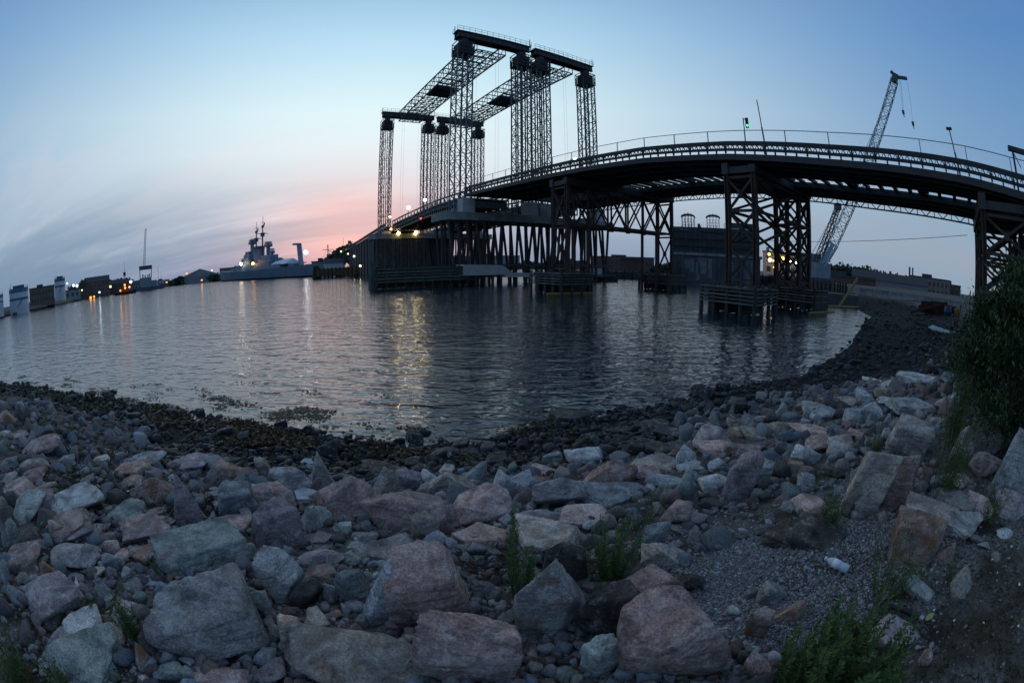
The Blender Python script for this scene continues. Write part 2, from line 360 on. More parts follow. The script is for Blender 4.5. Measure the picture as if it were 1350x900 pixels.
def sheave_head():
    m = MB(); m.box(-1.55, 1.55, -1.75, 1.75, 45.6, 45.8); m.box(-1.2, 1.2, -1.35, 1.35, 45.9, 48.3)
    for y in np.arange(-1.7, 1.71, .425): m.bar((-1.55, y, 45.6), (-1.55, y, 48.5), .12); m.bar((1.55, y, 45.6), (1.55, y, 48.5), .12)
    for z in (46.4, 47.4, 48.5): m.bar((-1.6, -1.75, z), (-1.6, 1.75, z), .13); m.bar((1.6, -1.75, z), (1.6, 1.75, z), .13); m.bar((-1.55, -1.75, z), (1.55, -1.75, z), .13); m.bar((-1.55, 1.75, z), (1.55, 1.75, z), .13)
    m.box(-.8, .8, -.7, .7, 48.3, 49.7); return m
def top_beam(y0, y1):
    m = MB()
    for x in (-.8, .8):
        m.box(x-.14, x+.14, y0, y1, 49.8, 51.0); m.box(x-.34, x+.34, y0, y1, 49.65, 49.8); m.box(x-.34, x+.34, y0, y1, 50.95, 51.12)
        for y in np.arange(y0+.4, y1, 1.2): m.box(x-.26, x+.26, y-.04, y+.04, 49.8, 50.95)
    for y in np.arange(y0+.3, y1, 2.4): m.box(-.7, .7, y-.12, y+.12, 50, 50.8)
    m.box(-1.2, 1.2, y0-.3, y1+.3, 51.12, 51.2); return m
def railing_mb(y0, y1, z=51.2):
    m = MB()
    for x in (-1.15, 1.15):
        for zz1 in (z+.55, z+1.1): m.bar((x, y0-.3, zz1), (x, y1+.3, zz1), .05)
        for y in np.linspace(y0-.3, y1+.3, int((y1-y0)/1.3)+2): m.bar((x, y, z), (x, y, z+1.1), .05)
    m.bar((-1.1, y0+.1, z), (-1.1, y0+.1, z+2.0), .12); m.bar((1.1, y1-.1, z), (1.1, y1-.1, z+1.8), .12); return m
proto = None
for (s, ws_, lab) in ((0, (0, 13.3), 'lift tower portal nearest the camera, its left leg standing alone in front'), (0, (18.0, 30.6), 'lift tower portal at the near pier, the one further right across the bridge'),
                      (-54, (0, 13.3), 'leftmost lift tower portal, far across the channel'), (-54, (18.0, 30.6), 'far channel lift tower portal on the right, its leg seen between the nearer towers')):
    e = bt('lift_tower', lab, 'lift tower', 'lattice lift towers of the bridge'); e.location = bw(s, 0)
    for w in ws_:
        if proto is None:
            proto = lattice_leg().build('leg', steel, e, loc=(0, w, 0)); hd_ = sheave_head().build('sheave_housing', dsteel, proto)
        else: copy_part(proto, e, (0, w, 0))
    b_ = top_beam(ws_[0]-1.6, ws_[1]+1.6).build('top_beam', dsteel, e); railing_mb(ws_[0]-1.6, ws_[1]+1.6).build('railing', steel, b_)
# ---- overhead trusses joining the towers
def overhead(w0, w1):
    m = MB(); x0, x1, zb, zt_ = -53.2, -.8, 48.3, 51.3; n = 18; dx = (x1-x0)/n; cols = np.linspace(w0, w1, 6)
    for y in (w0, w1):
        for z in (zb, zt_): m.bar((x0, y, z), (x1, y, z), .26)
        for i in range(n+1):
            m.bar((x0+i*dx, y, zb), (x0+i*dx, y, zt_), .13)
            if i < n: a = (zb, zt_) if i % 2 else (zt_, zb); m.bar((x0+i*dx, y, a[0]), (x0+(i+1)*dx, y, a[1]), .12)
    for y in cols[1:-1]: m.bar((x0, y, zb), (x1, y, zb), .14)
    for z in (zb, zt_):
        for i in range(n+1): m.bar((x0+i*dx, w0, z), (x0+i*dx, w1, z), .2)
    for i in range(n):
        for j in range(5):
            a, b = (cols[j], cols[j+1]) if (i+j) % 2 else (cols[j+1], cols[j]); m.bar((x0+i*dx, a, zb), (x0+(i+1)*dx, b, zb), .11)
    for i in range(n): m.bar((x0+i*dx+dx/2, w0, zb), (x0+i*dx+dx/2, w1, zb), .1)
    return m
for (a, b, lab) in ((3.4, 10.0, 'overhead lattice truss joining the nearer pair of lift towers'), (21.2, 27.6, 'overhead lattice truss joining the pair of lift towers further right')):
    e = bt('overhead_truss', lab, 'overhead truss', 'overhead trusses between the lift towers'); overhead(a, b).build('truss', steel, e)
    m = MB(); m.box(-30.5, -23.5, a+.3, b-.3, 48.5, 48.75); m.box(-29.3, -25.0, a+1.3, b-1.3, 48.75, 49.7)
    for y in (a+.6, b-.6): m.box(-30.2, -23.8, y-.2, y+.2, 48.25, 48.5)
    m.build('machinery_platform', dsteel, e)
    m = MB()
    for s in (-50.5, -3.0):
        for w in (a+.4, a+1.1, b-1.1, b-.4): m.bar((s, w, 17.2), (s, w, 49), .035, n=3)
    m.each('cable', steel, e)
# ---- lift spans
def lift_span(w0, w1, e):
    x0, x1 = -51.6, -2.2; n = 20; dx = (x1-x0)/n; Z = lambda x: zt(x)
    for y in (w0, w1):
        m = MB()
        for i in range(n):
            a, b = x0+i*dx, x0+(i+1)*dx
            for dz, th in ((1.05, .3), (.0, .24), (-1.9, .3)): m.bar((a, y, Z(a)+dz), (b, y, Z(b)+dz), th)
            m.bar((a, y, Z(a)-1.9), (a, y, Z(a)+1.05), .16); xm = (a+b)/2
            m.bar((a, y, Z(a)+1.0), (xm, y, Z(xm)-1.85), .12); m.bar((xm, y, Z(xm)-1.85), (b, y, Z(b)+1.0), .12)
            m.bar((a, y, Z(a)-.9), (b, y, Z(b)-.9), .14)
        m.bar((x1, y, Z(x1)-1.9), (x1, y, Z(x1)+1.05), .2); m.build('side_truss', steel, e)
for (a, b, lab) in ((1.9, 11.5, 'steel truss lift span over the channel, near side'), (19.8, 29.0, 'steel truss lift span over the channel, far side')):
    e = bt('lift_span', lab, 'lift span', 'lift spans between the towers'); lift_span(a, b, e)
    m = MB(); xs = np.linspace(-51.6, -2.2, 14); m.sweep(xs, lambda x: [(a+.1, zt(x)-.35), (b-.1, zt(x)-.35), (b-.1, zt(x)-.1), (a+.1, zt(x)-.1)]); m.build('deck', dkm, e)
    m = MB()
    for x in np.linspace(-51, -3, 17): m.box(x-.15, x+.15, a, b, zt(x)-1.9, zt(x)-.4)
    m.each('floor_beam', dsteel, e)
    m = MB()      # solid side panel as on the picture's near face
    m.sweep(xs, lambda x: [(a+.16, zt(x)-.8), (a+.2, zt(x)-.8), (a+.2, zt(x)+.15), (a+.16, zt(x)+.15)]); m.build('side_panel', steel, e)

# ---- approach decks
def deck_strip(label, wa, wb, s0, s1, dz=0.0, truss_far=False, group='approach decks of the bridge', rail_near=True, name='bridge_deck'):
    zt = lambda x: globals()['zt'](x)+dz
    e = bt(name, label, 'bridge deck', group); xs = list(np.arange(s0, s1+.1, 2.0))
    m = MB(); m.sweep(xs, lambda x: [(wa(x)+.05, zt(x)-.22), (wb(x)-.05, zt(x)-.22), (wb(x)-.05, zt(x)), (wa(x)+.05, zt(x))]); m.build('roadway', dkm, e)
    m = MB()
    def girder(f, dtop, dbot, t=.16, fl=.42):
        m.sweep(xs, lambda x: [(f(x)-t/2, zt(x)-dbot), (f(x)+t/2, zt(x)-dbot), (f(x)+t/2, zt(x)-dtop), (f(x)-t/2, zt(x)-dtop)])
        m.sweep(xs, lambda x: [(f(x)-fl/2, zt(x)-dbot-.05), (f(x)+fl/2, zt(x)-dbot-.05), (f(x)+fl/2, zt(x)-dbot+.02), (f(x)-fl/2, zt(x)-dbot+.02)])
    girder(lambda x: wa(x)+.12, .02, .52); 
    for t_ in (.2, .5, .8): girder(lambda x: wa(x)+(wb(x)-wa(x))*t_, .24, .66)
    if not truss_far: girder(lambda x: wb(x)-.15, .0, .72)
    for x in np.arange(s0+1, s1, 3.0): m.box(x-.1, x+.1, wa(x)+.2, wb(x)-.2, zt(x)-.6, zt(x)-.3)
    m.build('girders', dsteel, e)
    m = MB()
    if rail_near:
        for i in range(len(xs)-1):
            a, b = xs[i], xs[i+1]; A, B = wa(a), wa(b)
            m.bar((a, A, zt(a)+.95), (b, B, zt(b)+.95), .12, .40); m.bar((a, A, zt(a)+.36), (b, B, zt(b)+.36), .14, .24); m.bar((a+1, (A+B)/2, zt(a+1)-.05), (a+1, (A+B)/2, zt(a+1)+.36), .12)
            m.bar((a, A, zt(a)+.02), (a, A, zt(a)+1.1), .14); 
            for k in range(4): q = k*.5; m.bar((a+q, A, zt(a+q)+.3), (a+q+.25, A, zt(a+q)+.8), .05); m.bar((a+q+.25, A, zt(a+q)+.8), (a+q+.5, A, zt(a+q+.5)+.3), .085)
    else:
        for i in range(len(xs)-1):
            a, b = xs[i], xs[i+1]; m.bar((a, wb(a), zt(a)+.85), (b, wb(b), zt(b)+.85), .1, .12); m.bar((a, wb(a), zt(a)+.4), (b, wb(b), zt(b)+.4), .08); m.bar((a, wb(a), zt(a)), (a, wb(a), zt(a)+.9), .1)
    m.build('parapet_rail', psteel, e)
    if truss_far:
        m = MB()
        for i in range(len(xs)-1):
            a, b = xs[i], xs[i+1]; A, B = wb(a), wb(b); xm = (a+b)/2; M_ = wb(xm)
            m.bar((a, A, zt(a)-.12), (b, B, zt(b)-.12), .12); m.bar((a, A, zt(a)-1.05), (b, B, zt(b)-1.05), .14)
            m.bar((a, A, zt(a)-.12), (xm, M_, zt(xm)-1.05), .08); m.bar((xm, M_, zt(xm)-1.05), (b, B, zt(b)-.12), .08); m.bar((a, A, zt(a)-.12), (a, A, zt(a)-1.05), .09)
            m.bar((a, A-.9, zt(a)-.3), (a, A, zt(a)-.3), .12)
        m.build('edge_truss', dsteel, e)
    return e
d1 = deck_strip('near approach deck of the bridge with dark steel parapet, running to the right edge', lambda x: 0.0, wn, 2, 168)
d2 = deck_strip('far approach deck of the bridge with lattice edge truss, behind the near one', wsx, lambda x: wf(x)+.4, 2, 168, dz=-.5, truss_far=True, rail_near=False)
d3 = deck_strip('bridge deck running down to the far bank beyond the towers', lambda x: 1.0, lambda x: 12.5, -138, -56, rail_near=True)
d4 = deck_strip('further deck running down to the far bank behind the first one', lambda x: 19.0, lambda x: 29.0, -138, -56, rail_near=False)
# cross ties bridging the slot between the two decks
m = MB()
for x in np.arange(4, 150, 1.5): m.box(x-.17, x+.17, wn(x)-.2, wsx(x)+.1, zt(x)-.64, zt(x)-.40)
for x in np.arange(4, 150, 7.5): m.box(x-.7, x+.4, wn(x)-.2, wsx(x)+.1, zt(x)-.50, zt(x)-.2)
m.build('cross_ties', dsteel, d1)
# fence along the near edge
e = bt('bridge_fence', 'thin wire fence with posts along the top of the bridge', 'fence'); m = MB()
FS = np.arange(4, 130, 4.0)
for s in FS: m.bar((s, .25, zt(s)+1.05), (s, .25, zt(s)+2.25), .075)
m.each('post', galv, e); m = MB()
for i in range(len(FS)-1):
    a, b = FS[i], FS[i+1]; m.bar((a, .25, zt(a)+2.22), (b, .25, zt(b)+2.22), .06)
m.build('top_rail', galv, e)
m = MB()
for i in range(len(FS)-1):
    a, b = FS[i], FS[i+1]
    for q in np.arange(1.15, 2.2, .15): m.bar((a, .25, zt(a)+q), (b, .25, zt(b)+q), .008, n=3)
m.build('wires', galv, e)
# old parapet girder on the far bank side and along the sloping end
# ---- piers of the lift towers
def pier(s0, s1, w0, w1, zb, ztp, label, battens, seed):
    e = bt('bridge_pier', label, 'bridge pier', 'pile piers under the lift towers'); r_ = 2.2; pts = []
    for cx, cy, a0 in ((s1-r_, w0+r_, -90), (s1-r_, w1-r_, 0), (s0+r_, w1-r_, 90), (s0+r_, w0+r_, 180)):
        for k in range(7): a = R(a0+k*15); pts.append((cx+r_*math.cos(a), cy+r_*math.sin(a)))
    m = MB(); m.poly(pts, zb, ztp); m.poly([(x*.985+.015*(s0+s1)/2, y) for x, y in pts], ztp, ztp+.06); m.build('pile_cap', conc, e)
    for w in ((0, 13.3, 18, 30.6)):
        m = MB(); m.box(s0+1.2, s0+3.6, w-1.3, w+1.3, ztp+.06, ztp+1.1); m.box(s1-3.2, s1-.8, w-1.2, w+1.2, ztp+.06, zt(s1)-.9 if s0 > -10 else ztp+.9); m.build('pedestal', conl, e)
    rg = random.Random(seed)
    for w in np.arange(w0+1.2, w1-.5, 1.75):
        for s in (s0+1.2, (s0+s1)/2, s1-1.2):
            bs = rg.choice((-1, 0, 0, 1))*1.1; bw_ = rg.choice((-1, 0, 1))*1.0
            m = MB(); m.bar((s+bs, w+bw_, -1.5), (s, w, zb), .52, n=8); m.build('pile', pilem, e)
    m = MB()
    for s in (s0+.9, s1-.9): m.box(s-.12, s+.12, w0+.8, w1-.8, 3.1, 3.5); m.box(s-.1, s+.1, w0+.8, w1-.8, 1.2, 1.5)
    m.build('wale', dsteel, e)
    if battens:
        m = MB()
        m.box(s0+.2, s1-.2, w0+1.2, w0+14, 2.4, 2.6); m.build('batten_shelf', timber, e)
        m = MB()
        for w in np.arange(w0+.9, w0+17, .62): m.box(s1-.3, s1-.12, w-.2, w+.2, 1.6, zb-.05)
        for s in np.arange(s0+.4, s1-.3, .62): m.box(s-.2, s+.2, w0+.35, w0+.5, 1.6, zb-.05)
        m.build('batten_wall', timber, e)
        m = MB()
        for w in np.arange(w0+1.2, w0+17, 2.4): m.box(s1-.12, s1+.0, w-.11, w+.11, 1.6, zb-.05)
        m.each('pale_batten', timl, e)
    return e
pier(-3.6, 4.6, -4.9, 34.8, 11.3, 12.6, 'near lift tower pier, concrete cap on a forest of dark raking piles', False, 3)
pier(-57.6, -50.0, -4.5, 34.6, 11.5, 12.9, 'far lift tower pier with a boarded side of upright battens', True, 4)
# abutment shapes under the far approach
e = bt('bridge_abutment', 'dark wall carrying the bridge end on the far bank', 'abutment')
m = MB(); xs = np.arange(-118, -70, 4.0); m.sweep(xs, lambda x: [(.8, 0.), (29., 0.), (29., zt(x)-.9), (.8, zt(x)-.9)]); m.build('wall', mat('dark_abutment', (.07,.065,.065), .9, col2=(.10,.09,.085), nscale=.3), e)
m = MB()
for x in np.arange(-116, -72, 5.0): m.box(x-.4, x+.4, .45, .8, .2, zt(x)-1.0)
m.each('buttress', dsteel, e)

# ---- timber fenders
def fender(label, s0, s1, w0, w1, ztp, zlow, planks=4, light=timl, body=timg, pilesp=1.5, group='timber fenders round the bridge piers'):
    e = bt('timber_fender', label, 'fender', group)
    def face(m, a, b, z0, z1, off):
        (x0, y0), (x1, y1) = a, b; dx, dy = x1-x0, y1-y0; L_ = math.hypot(dx, dy); nx, ny = dy/L_*off, -dx/L_*off
        m.bar((x0+nx, y0+ny, (z0+z1)/2), (x1+nx, y1+ny, (z0+z1)/2), .18, z1-z0)
    cs = [(s1, w1), (s1, w0), (s0, w0), (s0, w1)]
    m = MB(); m2 = MB()
    for i in range(4):
        a, b = cs[i], cs[(i+1) % 4]
        for k in range(planks):
            h = (ztp-zlow)/planks; face(m if k % 2 else m2, a, b, zlow+k*h+.10, zlow+(k+1)*h-.06, -.16)
    m.build('planks', body, e); m2.build('pale_planks', light, e)
    m = MB()
    for i in range(4):
        a, b = cs[i], cs[(i+1) % 4]; L_ = math.hypot(b[0]-a[0], b[1]-a[1]); n = max(2, int(L_/pilesp))
        for k in range(n): t_ = k/n; m.bar((a[0]+(b[0]-a[0])*t_, a[1]+(b[1]-a[1])*t_, -1.5), (a[0]+(b[0]-a[0])*t_, a[1]+(b[1]-a[1])*t_, ztp+.15), .36, n=7)
    m.each('pile', wetw, e)
    m = MB(); m.box(s0+.2, s1-.2, w0+.2, w1-.2, ztp-.35, ztp-.1); m.build('top_boards', timber, e)
    m = MB()
    for x in np.arange(s0+.8, s1, 1.6):
        m.box(x-.12, x+.12, w0+.3, w1-.3, .1, ztp-.4)
    m.build('inner_bracing', wetw, e); return e
e = fender('long green timber fender wall in front of the lift piers', 4.2, 6.6, -17.2, 1.5, 3.35, .9, 5, timber, timg)
m = MB()
for dx in (-.5, 0, .5):
    for dy in (-.5, 0, .5): m.bar((5.4+dx, -17.6+dy, -1.5), (5.4+dx*.6, -17.6+dy*.6, 4.1), .42, n=7)
m.build('end_dolphin', timg, e)
e = bt('fender_platform', 'pale sloping platform at the end of the long green fender', 'platform'); m = MB()
m.sweep([4.0, 7.4], lambda x: [(-2.6, 1.7), (7.2, 1.7), (4.6, 3.35), (-2.6, 3.55)]); m.box(3.8, 7.8, 5, 10.4, 1.25, 1.95); m.build('deck', conl, e)
m = MB(); 
for y in np.arange(-2, 10.2, 1.6): m.bar((7.2, y, -1.5), (7.2, y, 1.7), .34, n=7)
m.each('pile', wetw, e)
fender('slatted timber fender box round the feet of the middle trestle', 25.9, 32.4, -1.7, 3.0, 2.6, 1.0, 5, timl, timber)
fender('timber fender box behind the middle trestle, further from the camera', 26.6, 32.4, 18.0, 22.6, 2.5, .9, 5, timl, timber)
fender('slatted timber fender box at the foot of the nearer big trestle', 52.4, 57.7, -1.9, 2.2, 2.35, .85, 5, timl, timber, 1.1)
fender('slatted timber fender box behind the nearer one, at the far legs of the big trestle', 52.8, 58.4, 11.0, 15.6, 2.35, .85, 5, timl, timber, 1.1)
# floating yellow booms
for i, (s, w, L_, lab) in enumerate([(31.5, -3.2, 6.4, 'thin yellow boom floating in front of the middle trestle'), (58.5, 9.4, 6.0, 'yellow boom floating between the fender boxes of the big trestle')]):
    m = MB(); m.bar((s, w, .05), (s+1.0, w+L_, .05), .26, n=8); o = m.build('floating_boom', mat('faded_yellow', (.30,.22,.05), .7), None, loc=BO, rz=BR); tag(o, lab, 'boom', 'floating booms')

# ---- trestles
def trestle(label, sa, sb, ws_, z0, tiers, ztop, long_truss=None, top_solid=True, xw=True, lower=True, open_bay=None):
    e = bt('trestle', label, 'trestle', 'steel trestles under the approach decks')
    rows = [(s, w) for w in ws_ for s in (sa, sb)]
    for (s, w) in rows:
        m = MB(); c = .30
        for dx in (-c/2, c/2): m.box(s+dx-.05, s+dx+.05, w-.24, w+.24, z0, ztop)
        m.box(s-.12, s+.12, w-.05, w+.05, z0, ztop); m.box(s-.5, s+.5, w-.45, w+.45, z0-.3, z0); m.build('column', rsteel, e)
    m = MB(); zs = np.linspace(z0+.4, ztop-.3, tiers+1)
    def X(a, b, k0=0):
        for k in range(k0, tiers):
            pa, pb = np.array(a+(0,)), np.array(b+(0,)); u = lambda p, z: (p[0], p[1], z)
            m.bar(u(a, zs[k]), u(b, zs[k+1]), .20, .2); m.bar(u(b, zs[k]), u(a, zs[k+1]), .20, .2); m.bar(u(a, zs[k+1]), u(b, zs[k+1]), .24)
            cx = ((a[0]+b[0])/2, (a[1]+b[1])/2); zm = (zs[k]+zs[k+1])/2; m.box(cx[0]-.2, cx[0]+.2, cx[1]-.2, cx[1]+.2, zm-.28, zm+.28)
        if k0 == 0: m.bar((a[0], a[1], zs[0]), (b[0], b[1], zs[0]), .24)
    for w in ws_: X((sa, w), (sb, w))
    if xw:
        for i in range(len(ws_)-1):
            k0 = 1 if open_bay == i else 0; X((sa, ws_[i]), (sa, ws_[i+1]), k0); X((sb, ws_[i]), (sb, ws_[i+1]), k0)
    m.build('cross_bracing', rsteel, e)
    m = MB()
    for s in (sa, sb): m.box(s-.32, s+.32, ws_[0]-.35, ws_[-1]+.35, ztop, zt(s)-.86)
    for w in ws_: m.box(sa+.33, sb-.33, w-.18, w+.18, ztop+.05, ztop+.65)
    m.build('cap_beams', dsteel, e)
    if long_truss:
        w0, w1, zb = long_truss; m = MB(); n = 6
        for s in (sa, sb):
            m.bar((s, w0, zb), (s, w1, zb), .34); dy = (w1-w0)/n
            for k in range(n):
                a, b = w0+k*dy, w0+(k+1)*dy
                m.bar((s, a, zb), (s, b, ztop), .17); m.bar((s, b, zb), (s, a, ztop), .17); m.bar((s, b, zb), (s, b, ztop), .2); m.box(s-.2, s+.2, b-.3, b+.3, zb-.3, zb+.3)
        for k in range(n+1): m.bar((sa, w0+k*(w1-w0)/n, zb), (sb, w0+k*(w1-w0)/n, zb), .16)
        m.build('transverse_truss', rsteel, e)
    return e
trestle('middle trestle with a long crosswise truss, standing in slatted fenders', 27.9, 30.8, (.4, 20.9), 2.6, 2, 13.6, long_truss=(.4, 20.9, 8.6), xw=False)
m = MB()
for s in (27.9, 30.8):
    for w in (3.8, 17.2): m.box(s-.16, s+.16, w-.16, w+.16, -1, 8.5)
m.each('inner_column', rsteel, bpy.data.objects['trestle'])
trestle('big braced trestle in the river nearest the camera, its two near columns rusty brown', 53.7, 56.5, (.4, 10.8, 14.0), 2.45, 3, 12.0, open_bay=0)
trestle('trestle on the shore at the right edge rising behind the bush', 76.9, 81.0, (.4, 4.5, 8.6, 12.6), 1.2, 3, 9.5)
trestle('last trestle on land at the right, mostly out of view', 99, 101.8, (.4, 5, 10.0), 2., 2, 7.6)
# dark brackets under the deck at each trestle
# ---- poles, signals and lamps on the bridge
black = mat('signal_black', (.02,.02,.022), .6)
def emis(name, col, s): return mat(name, (.02,.02,.02), .5, emis=col, es=s)
em_w = emis('lamp_warm_white', (1, .80, .50), 26); em_o = emis('lamp_orange', (1, .42, .08), 14); em_y = emis('lamp_yellow_green', (1, .92, .35), 26); em_Y = emis('floodlight_yellow_green', (1, .72, .24), 60); em_r = emis('signal_red', (1, .03, .02), 9); em_g = emis('signal_green', (.05, 1, .35), 3.0); em_c = emis('lamp_cold', (.85, .95, 1), 18)
def ball(name, r_, m_, parent, loc, n=10):
    V, F_ = lathe0([(r_*math.sin(math.pi*k/6), -r_*math.cos(math.pi*k/6)) for k in range(1, 6)], n); return mesh_obj(name, V, F_, m_, parent, True, loc)
def lathe0(prof, n=12):
    V = []; F_ = []
    for r_, z_ in prof:
        for k in range(n): V.append((r_*math.cos(2*math.pi*k/n), r_*math.sin(2*math.pi*k/n), z_))
    for i in range(len(prof)-1):
        for k in range(n): F_.append((i*n+k, i*n+(k+1) % n, (i+1)*n+(k+1) % n, (i+1)*n+k))
    F_.append(tuple(range(n))[::-1]); F_.append(tuple((len(prof)-1)*n+k for k in range(n))); return V, F_
e = bt('traffic_signal', 'small traffic signal showing green on a post above the bridge rail', 'traffic light')
e.location = bw(54.9+1.1, .3); e.rotation_euler = (0, 0, R(-28)); zb_ = zt(56)+.9
m = MB(); m.bar((0, 0, zb_), (0, 0, zb_+2.5), .09); m.bar((0, 0, zb_+2.4), (.25, 0, zb_+2.4), .06); m.build('post', steel, e)
m = MB(); m.box(.16, .44, -.14, .14, zb_+1.6, zb_+2.5); hs_ = m.build('signal_head', black, e)
for k, mm in ((2, None), (1, None), (0, em_g)):
    V, F_ = lathe0([(.10, 0), (.10, .03)]); q = mesh_obj('lens', V, F_, mm or black, hs_, True, (.30, -.145, zb_+1.76+k*.29)); q.rotation_euler = (R(90), 0, 0)
m = MB(); m.box(.17, .43, -.15, -.135, zb_+1.66, zb_+1.86)
for (px_s, top, lab, lm_) in ((57.9, 18.6, 'tall bare pole beside the green traffic signal', 0), (20.6, 24.4-4.3, 'bare pole on the bridge, left of a matching one near the towers', 0), (23.2, 19.6, 'bare pole on the bridge, right of a matching one near the towers', 0), (75.2, 15.1, 'leaning pole with a small lamp head near the right end of the bridge', 1)):
    s = px_s; m = MB(); e = bt('bridge_pole', lab, 'pole', 'bare poles along the bridge')
    m.bar((s, .5, zt(s)+.1), (s-.2, .5, (top+zt(s))/2), .15, n=6); m.bar((s-.2, .5, (top+zt(s))/2), (s-.35, .5, top), .10, n=6); m.build('pole', steel, e)
    if lm_: m = MB(); m.box(s-.6, s-.1, .35, .65, top-.05, top+.1); m.build('lamp_head', dsteel, e)
def street_lamp(s, w, h, lab, mt, r_=.22, arm=1.0, z0=None, group='lit street lamps on the bridge'):
    z0 = zt(s) if z0 is None else z0; e = bt('street_lamp', lab, 'street lamp', group); e.location = bw(s, w, z0)
    m = MB(); m.bar((0, 0, 0), (0, 0, h), .14, n=6); m.bar((0, 0, h), (arm, 0, h+.1), .1, n=5); m.build('pole', steel, e)
    m = MB(); m.box(arm-.25, arm+.35, -.16, .16, h+.05, h+.2); m.build('lamp_head', dsteel, e); ball('bulb', r_, mt, e, (arm+.05, 0, h-.12))
street_lamp(13.4, 14.9, 6.3, 'street lamp lit between the right hand lift towers on the bridge', em_w, .30, 1.2)
street_lamp(-22.5, 1.2, 2.2, 'bright lamp at the rail of the lift span, nearest to the near towers', em_w, .34, .3)
street_lamp(-34.6, 1.2, 2.3, 'bright lamp at the rail in the middle of the lift span', em_w, .42, .3)
street_lamp(-52.5, 1.2, 2.6, 'dimmer lamp on the deck right beside the leftmost tower', em_w, .26, .3)
street_lamp(-8, 27, 6.4, 'faint small lamp behind the lift towers', em_w, .16, .8)
# navigation and work lights
def flood(p, r_, mt, lab, group='work lights on the lift piers', up=.6, cat='light', name='work_light'):
    e = empty(name, p); tag(e, lab, cat, group); m = MB(); m.bar((0, .1, -up), (0, .1, 0), .08); m.box(-r_*.9, r_*.9, .02, .2, -r_*.8, r_*.9); m.build('housing', dsteel, e); ball('lens', r_, mt, e, (0, -.05, 0))
for (s, w, z, r_, mt, lab) in ((-49.9, 3.2, 13.1, .40, em_Y, 'left yellow floodlight on the far lift pier'), (-49.9, 8.5, 13.1, .44, em_Y, 'right yellow floodlight on the far lift pier'), (-24, .9, 14.5, .2, em_r, 'red navigation light under the lift span'), (-49.8, .9, 14.2, .30, em_o, 'orange lamp at the foot of the leftmost tower'), (-92, .4, 4.2, .34, em_y, 'yellow lamp low on the dark abutment'), (-104, .3, 8.2, .3, em_c, 'pale lamp on the dark abutment wall')):
    flood(bw(s, w, z), r_, mt, lab)
# steel sign gantry at the right end
e = bt('sign_gantry', 'dark steel frame standing on the deck at the right edge', 'gantry'); s = 80.4; m = MB()
for q in (0, 2.2): m.bar((s+q, .2, zt(s+q)), (s+q, .2, zt(s)+2.9), .16)
m.bar((s-.4, .2, zt(s)+2.9), (s+5.5, .2, zt(s)+2.2), .34)
for k in range(4): m.bar((s+k*.55, .2, zt(s)+2.7), (s+(k+1)*.55, .2, zt(s)+1.6+(k % 2)), .06)
m.build('frame', dsteel, e)
# ---------------------------------------------------------------- far banks
def pol(az, d, z=0): return (d*math.sin(R(az)), d*math.cos(R(az)), z)
def ft(name, label, cat, az, d, z=None, rot=0, group=None):
    x, y, _ = pol(az, d); zz1 = float(gz(x, y)[0]) if z is None else z
    e = empty(name, (x, y, zz1), -R(az)+R(rot)); return tag(e, label, cat, group)
brickm = mat('dark_brick', (.13,.075,.065), .9, col2=(.10,.062,.055), nscale=.2); brick2 = mat('brown_brick', (.17,.115,.095), .9, col2=(.13,.09,.075), nscale=.2)
whitep = mat('pale_cladding', (.50,.53,.56), .7, col2=(.43,.46,.50), nscale=.1); bluep = mat('blue_band', (.04,.12,.22), .6); greyp = mat('grey_cladding', (.22,.25,.28), .8, col2=(.17,.19,.22), nscale=.1)
roofm = mat('dark_roof', (.06,.06,.065), .9); glass_ = mat('dark_window', (.03,.04,.05), .2); winlit = emis('lit_window', (1, .62, .28), 3.0)
shipm = mat('ship_grey', (.16,.225,.29), .6, col2=(.12,.175,.23), nscale=.08); shipd = mat('ship_dark_grey', (.07,.085,.10), .7); bootm = mat('ship_boot_black', (.01,.01,.012), .7)
tw = mat('tent_white', (.72,.76,.80), .8)
def windows(m, x0, x1, z0, z1, nx, nz_, y, w=.5, h=.5):
    dx = (x1-x0)/nx; dz = (z1-z0)/nz_
    for i in range(nx):
        for j in range(nz_): cx = x0+(i+.5)*dx; cz = z0+(j+.5)*dz; m.box(cx-dx*w/2, cx+dx*w/2, y-.12, y+.02, cz-dz*h/2, cz+dz*h/2)
def building(az, d, w, dep, h, lab, wall, roof='flat', nx=0, nzf=0, rot=0, name='building', cat='building', group=None, z=None, lit=0):
    e = ft(name, lab, cat, az, d, z, rot, group); m = MB(); m.box(-w/2, w/2, 0, dep, -1, h); m.build('wall', wall, e)
    m = MB()
    if roof == 'flat': m.box(-w/2-.3, w/2+.3, -.3, dep+.3, h+.002, h+.5); m.box(-w*.2, w*.05, dep*.3, dep*.6, h+.5, h+1.9)
    elif roof == 'gable': m.sweep([-w/2-.4, w/2+.4], lambda x: [(-.5, h), (dep+.5, h), (dep/2, h+dep*.32)])
    elif roof == 'gablex':
        m.add([(-w/2-.4,-.5,h),(w/2+.4,-.5,h),(w/2+.4,dep,h),(-w/2-.4,dep,h),(0,-.5,h+w*.16),(0,dep,h+w*.16)], [(0,1,4),(2,3,5),(1,2,5,4),(3,0,4,5),(0,3,2,1)])
    m.build('roof', roofm if roof != 'gablex' else greyp, e)
    if nx: m = MB(); windows(m, -w/2+.8, w/2-.8, .6, h-.4, nx, nzf, 0); m.each('window', glass_, e)
    if lit:
        rg = random.Random(int(az*10)+5); m = MB()
        for _ in range(lit): cx = rg.uniform(-w/2+1, w/2-1); cz = rg.uniform(1, h-1); m.box(cx-.4, cx+.4, -.16, -.1, cz-.35, cz+.35)
        m.each('lit_window', winlit, e)
    return e
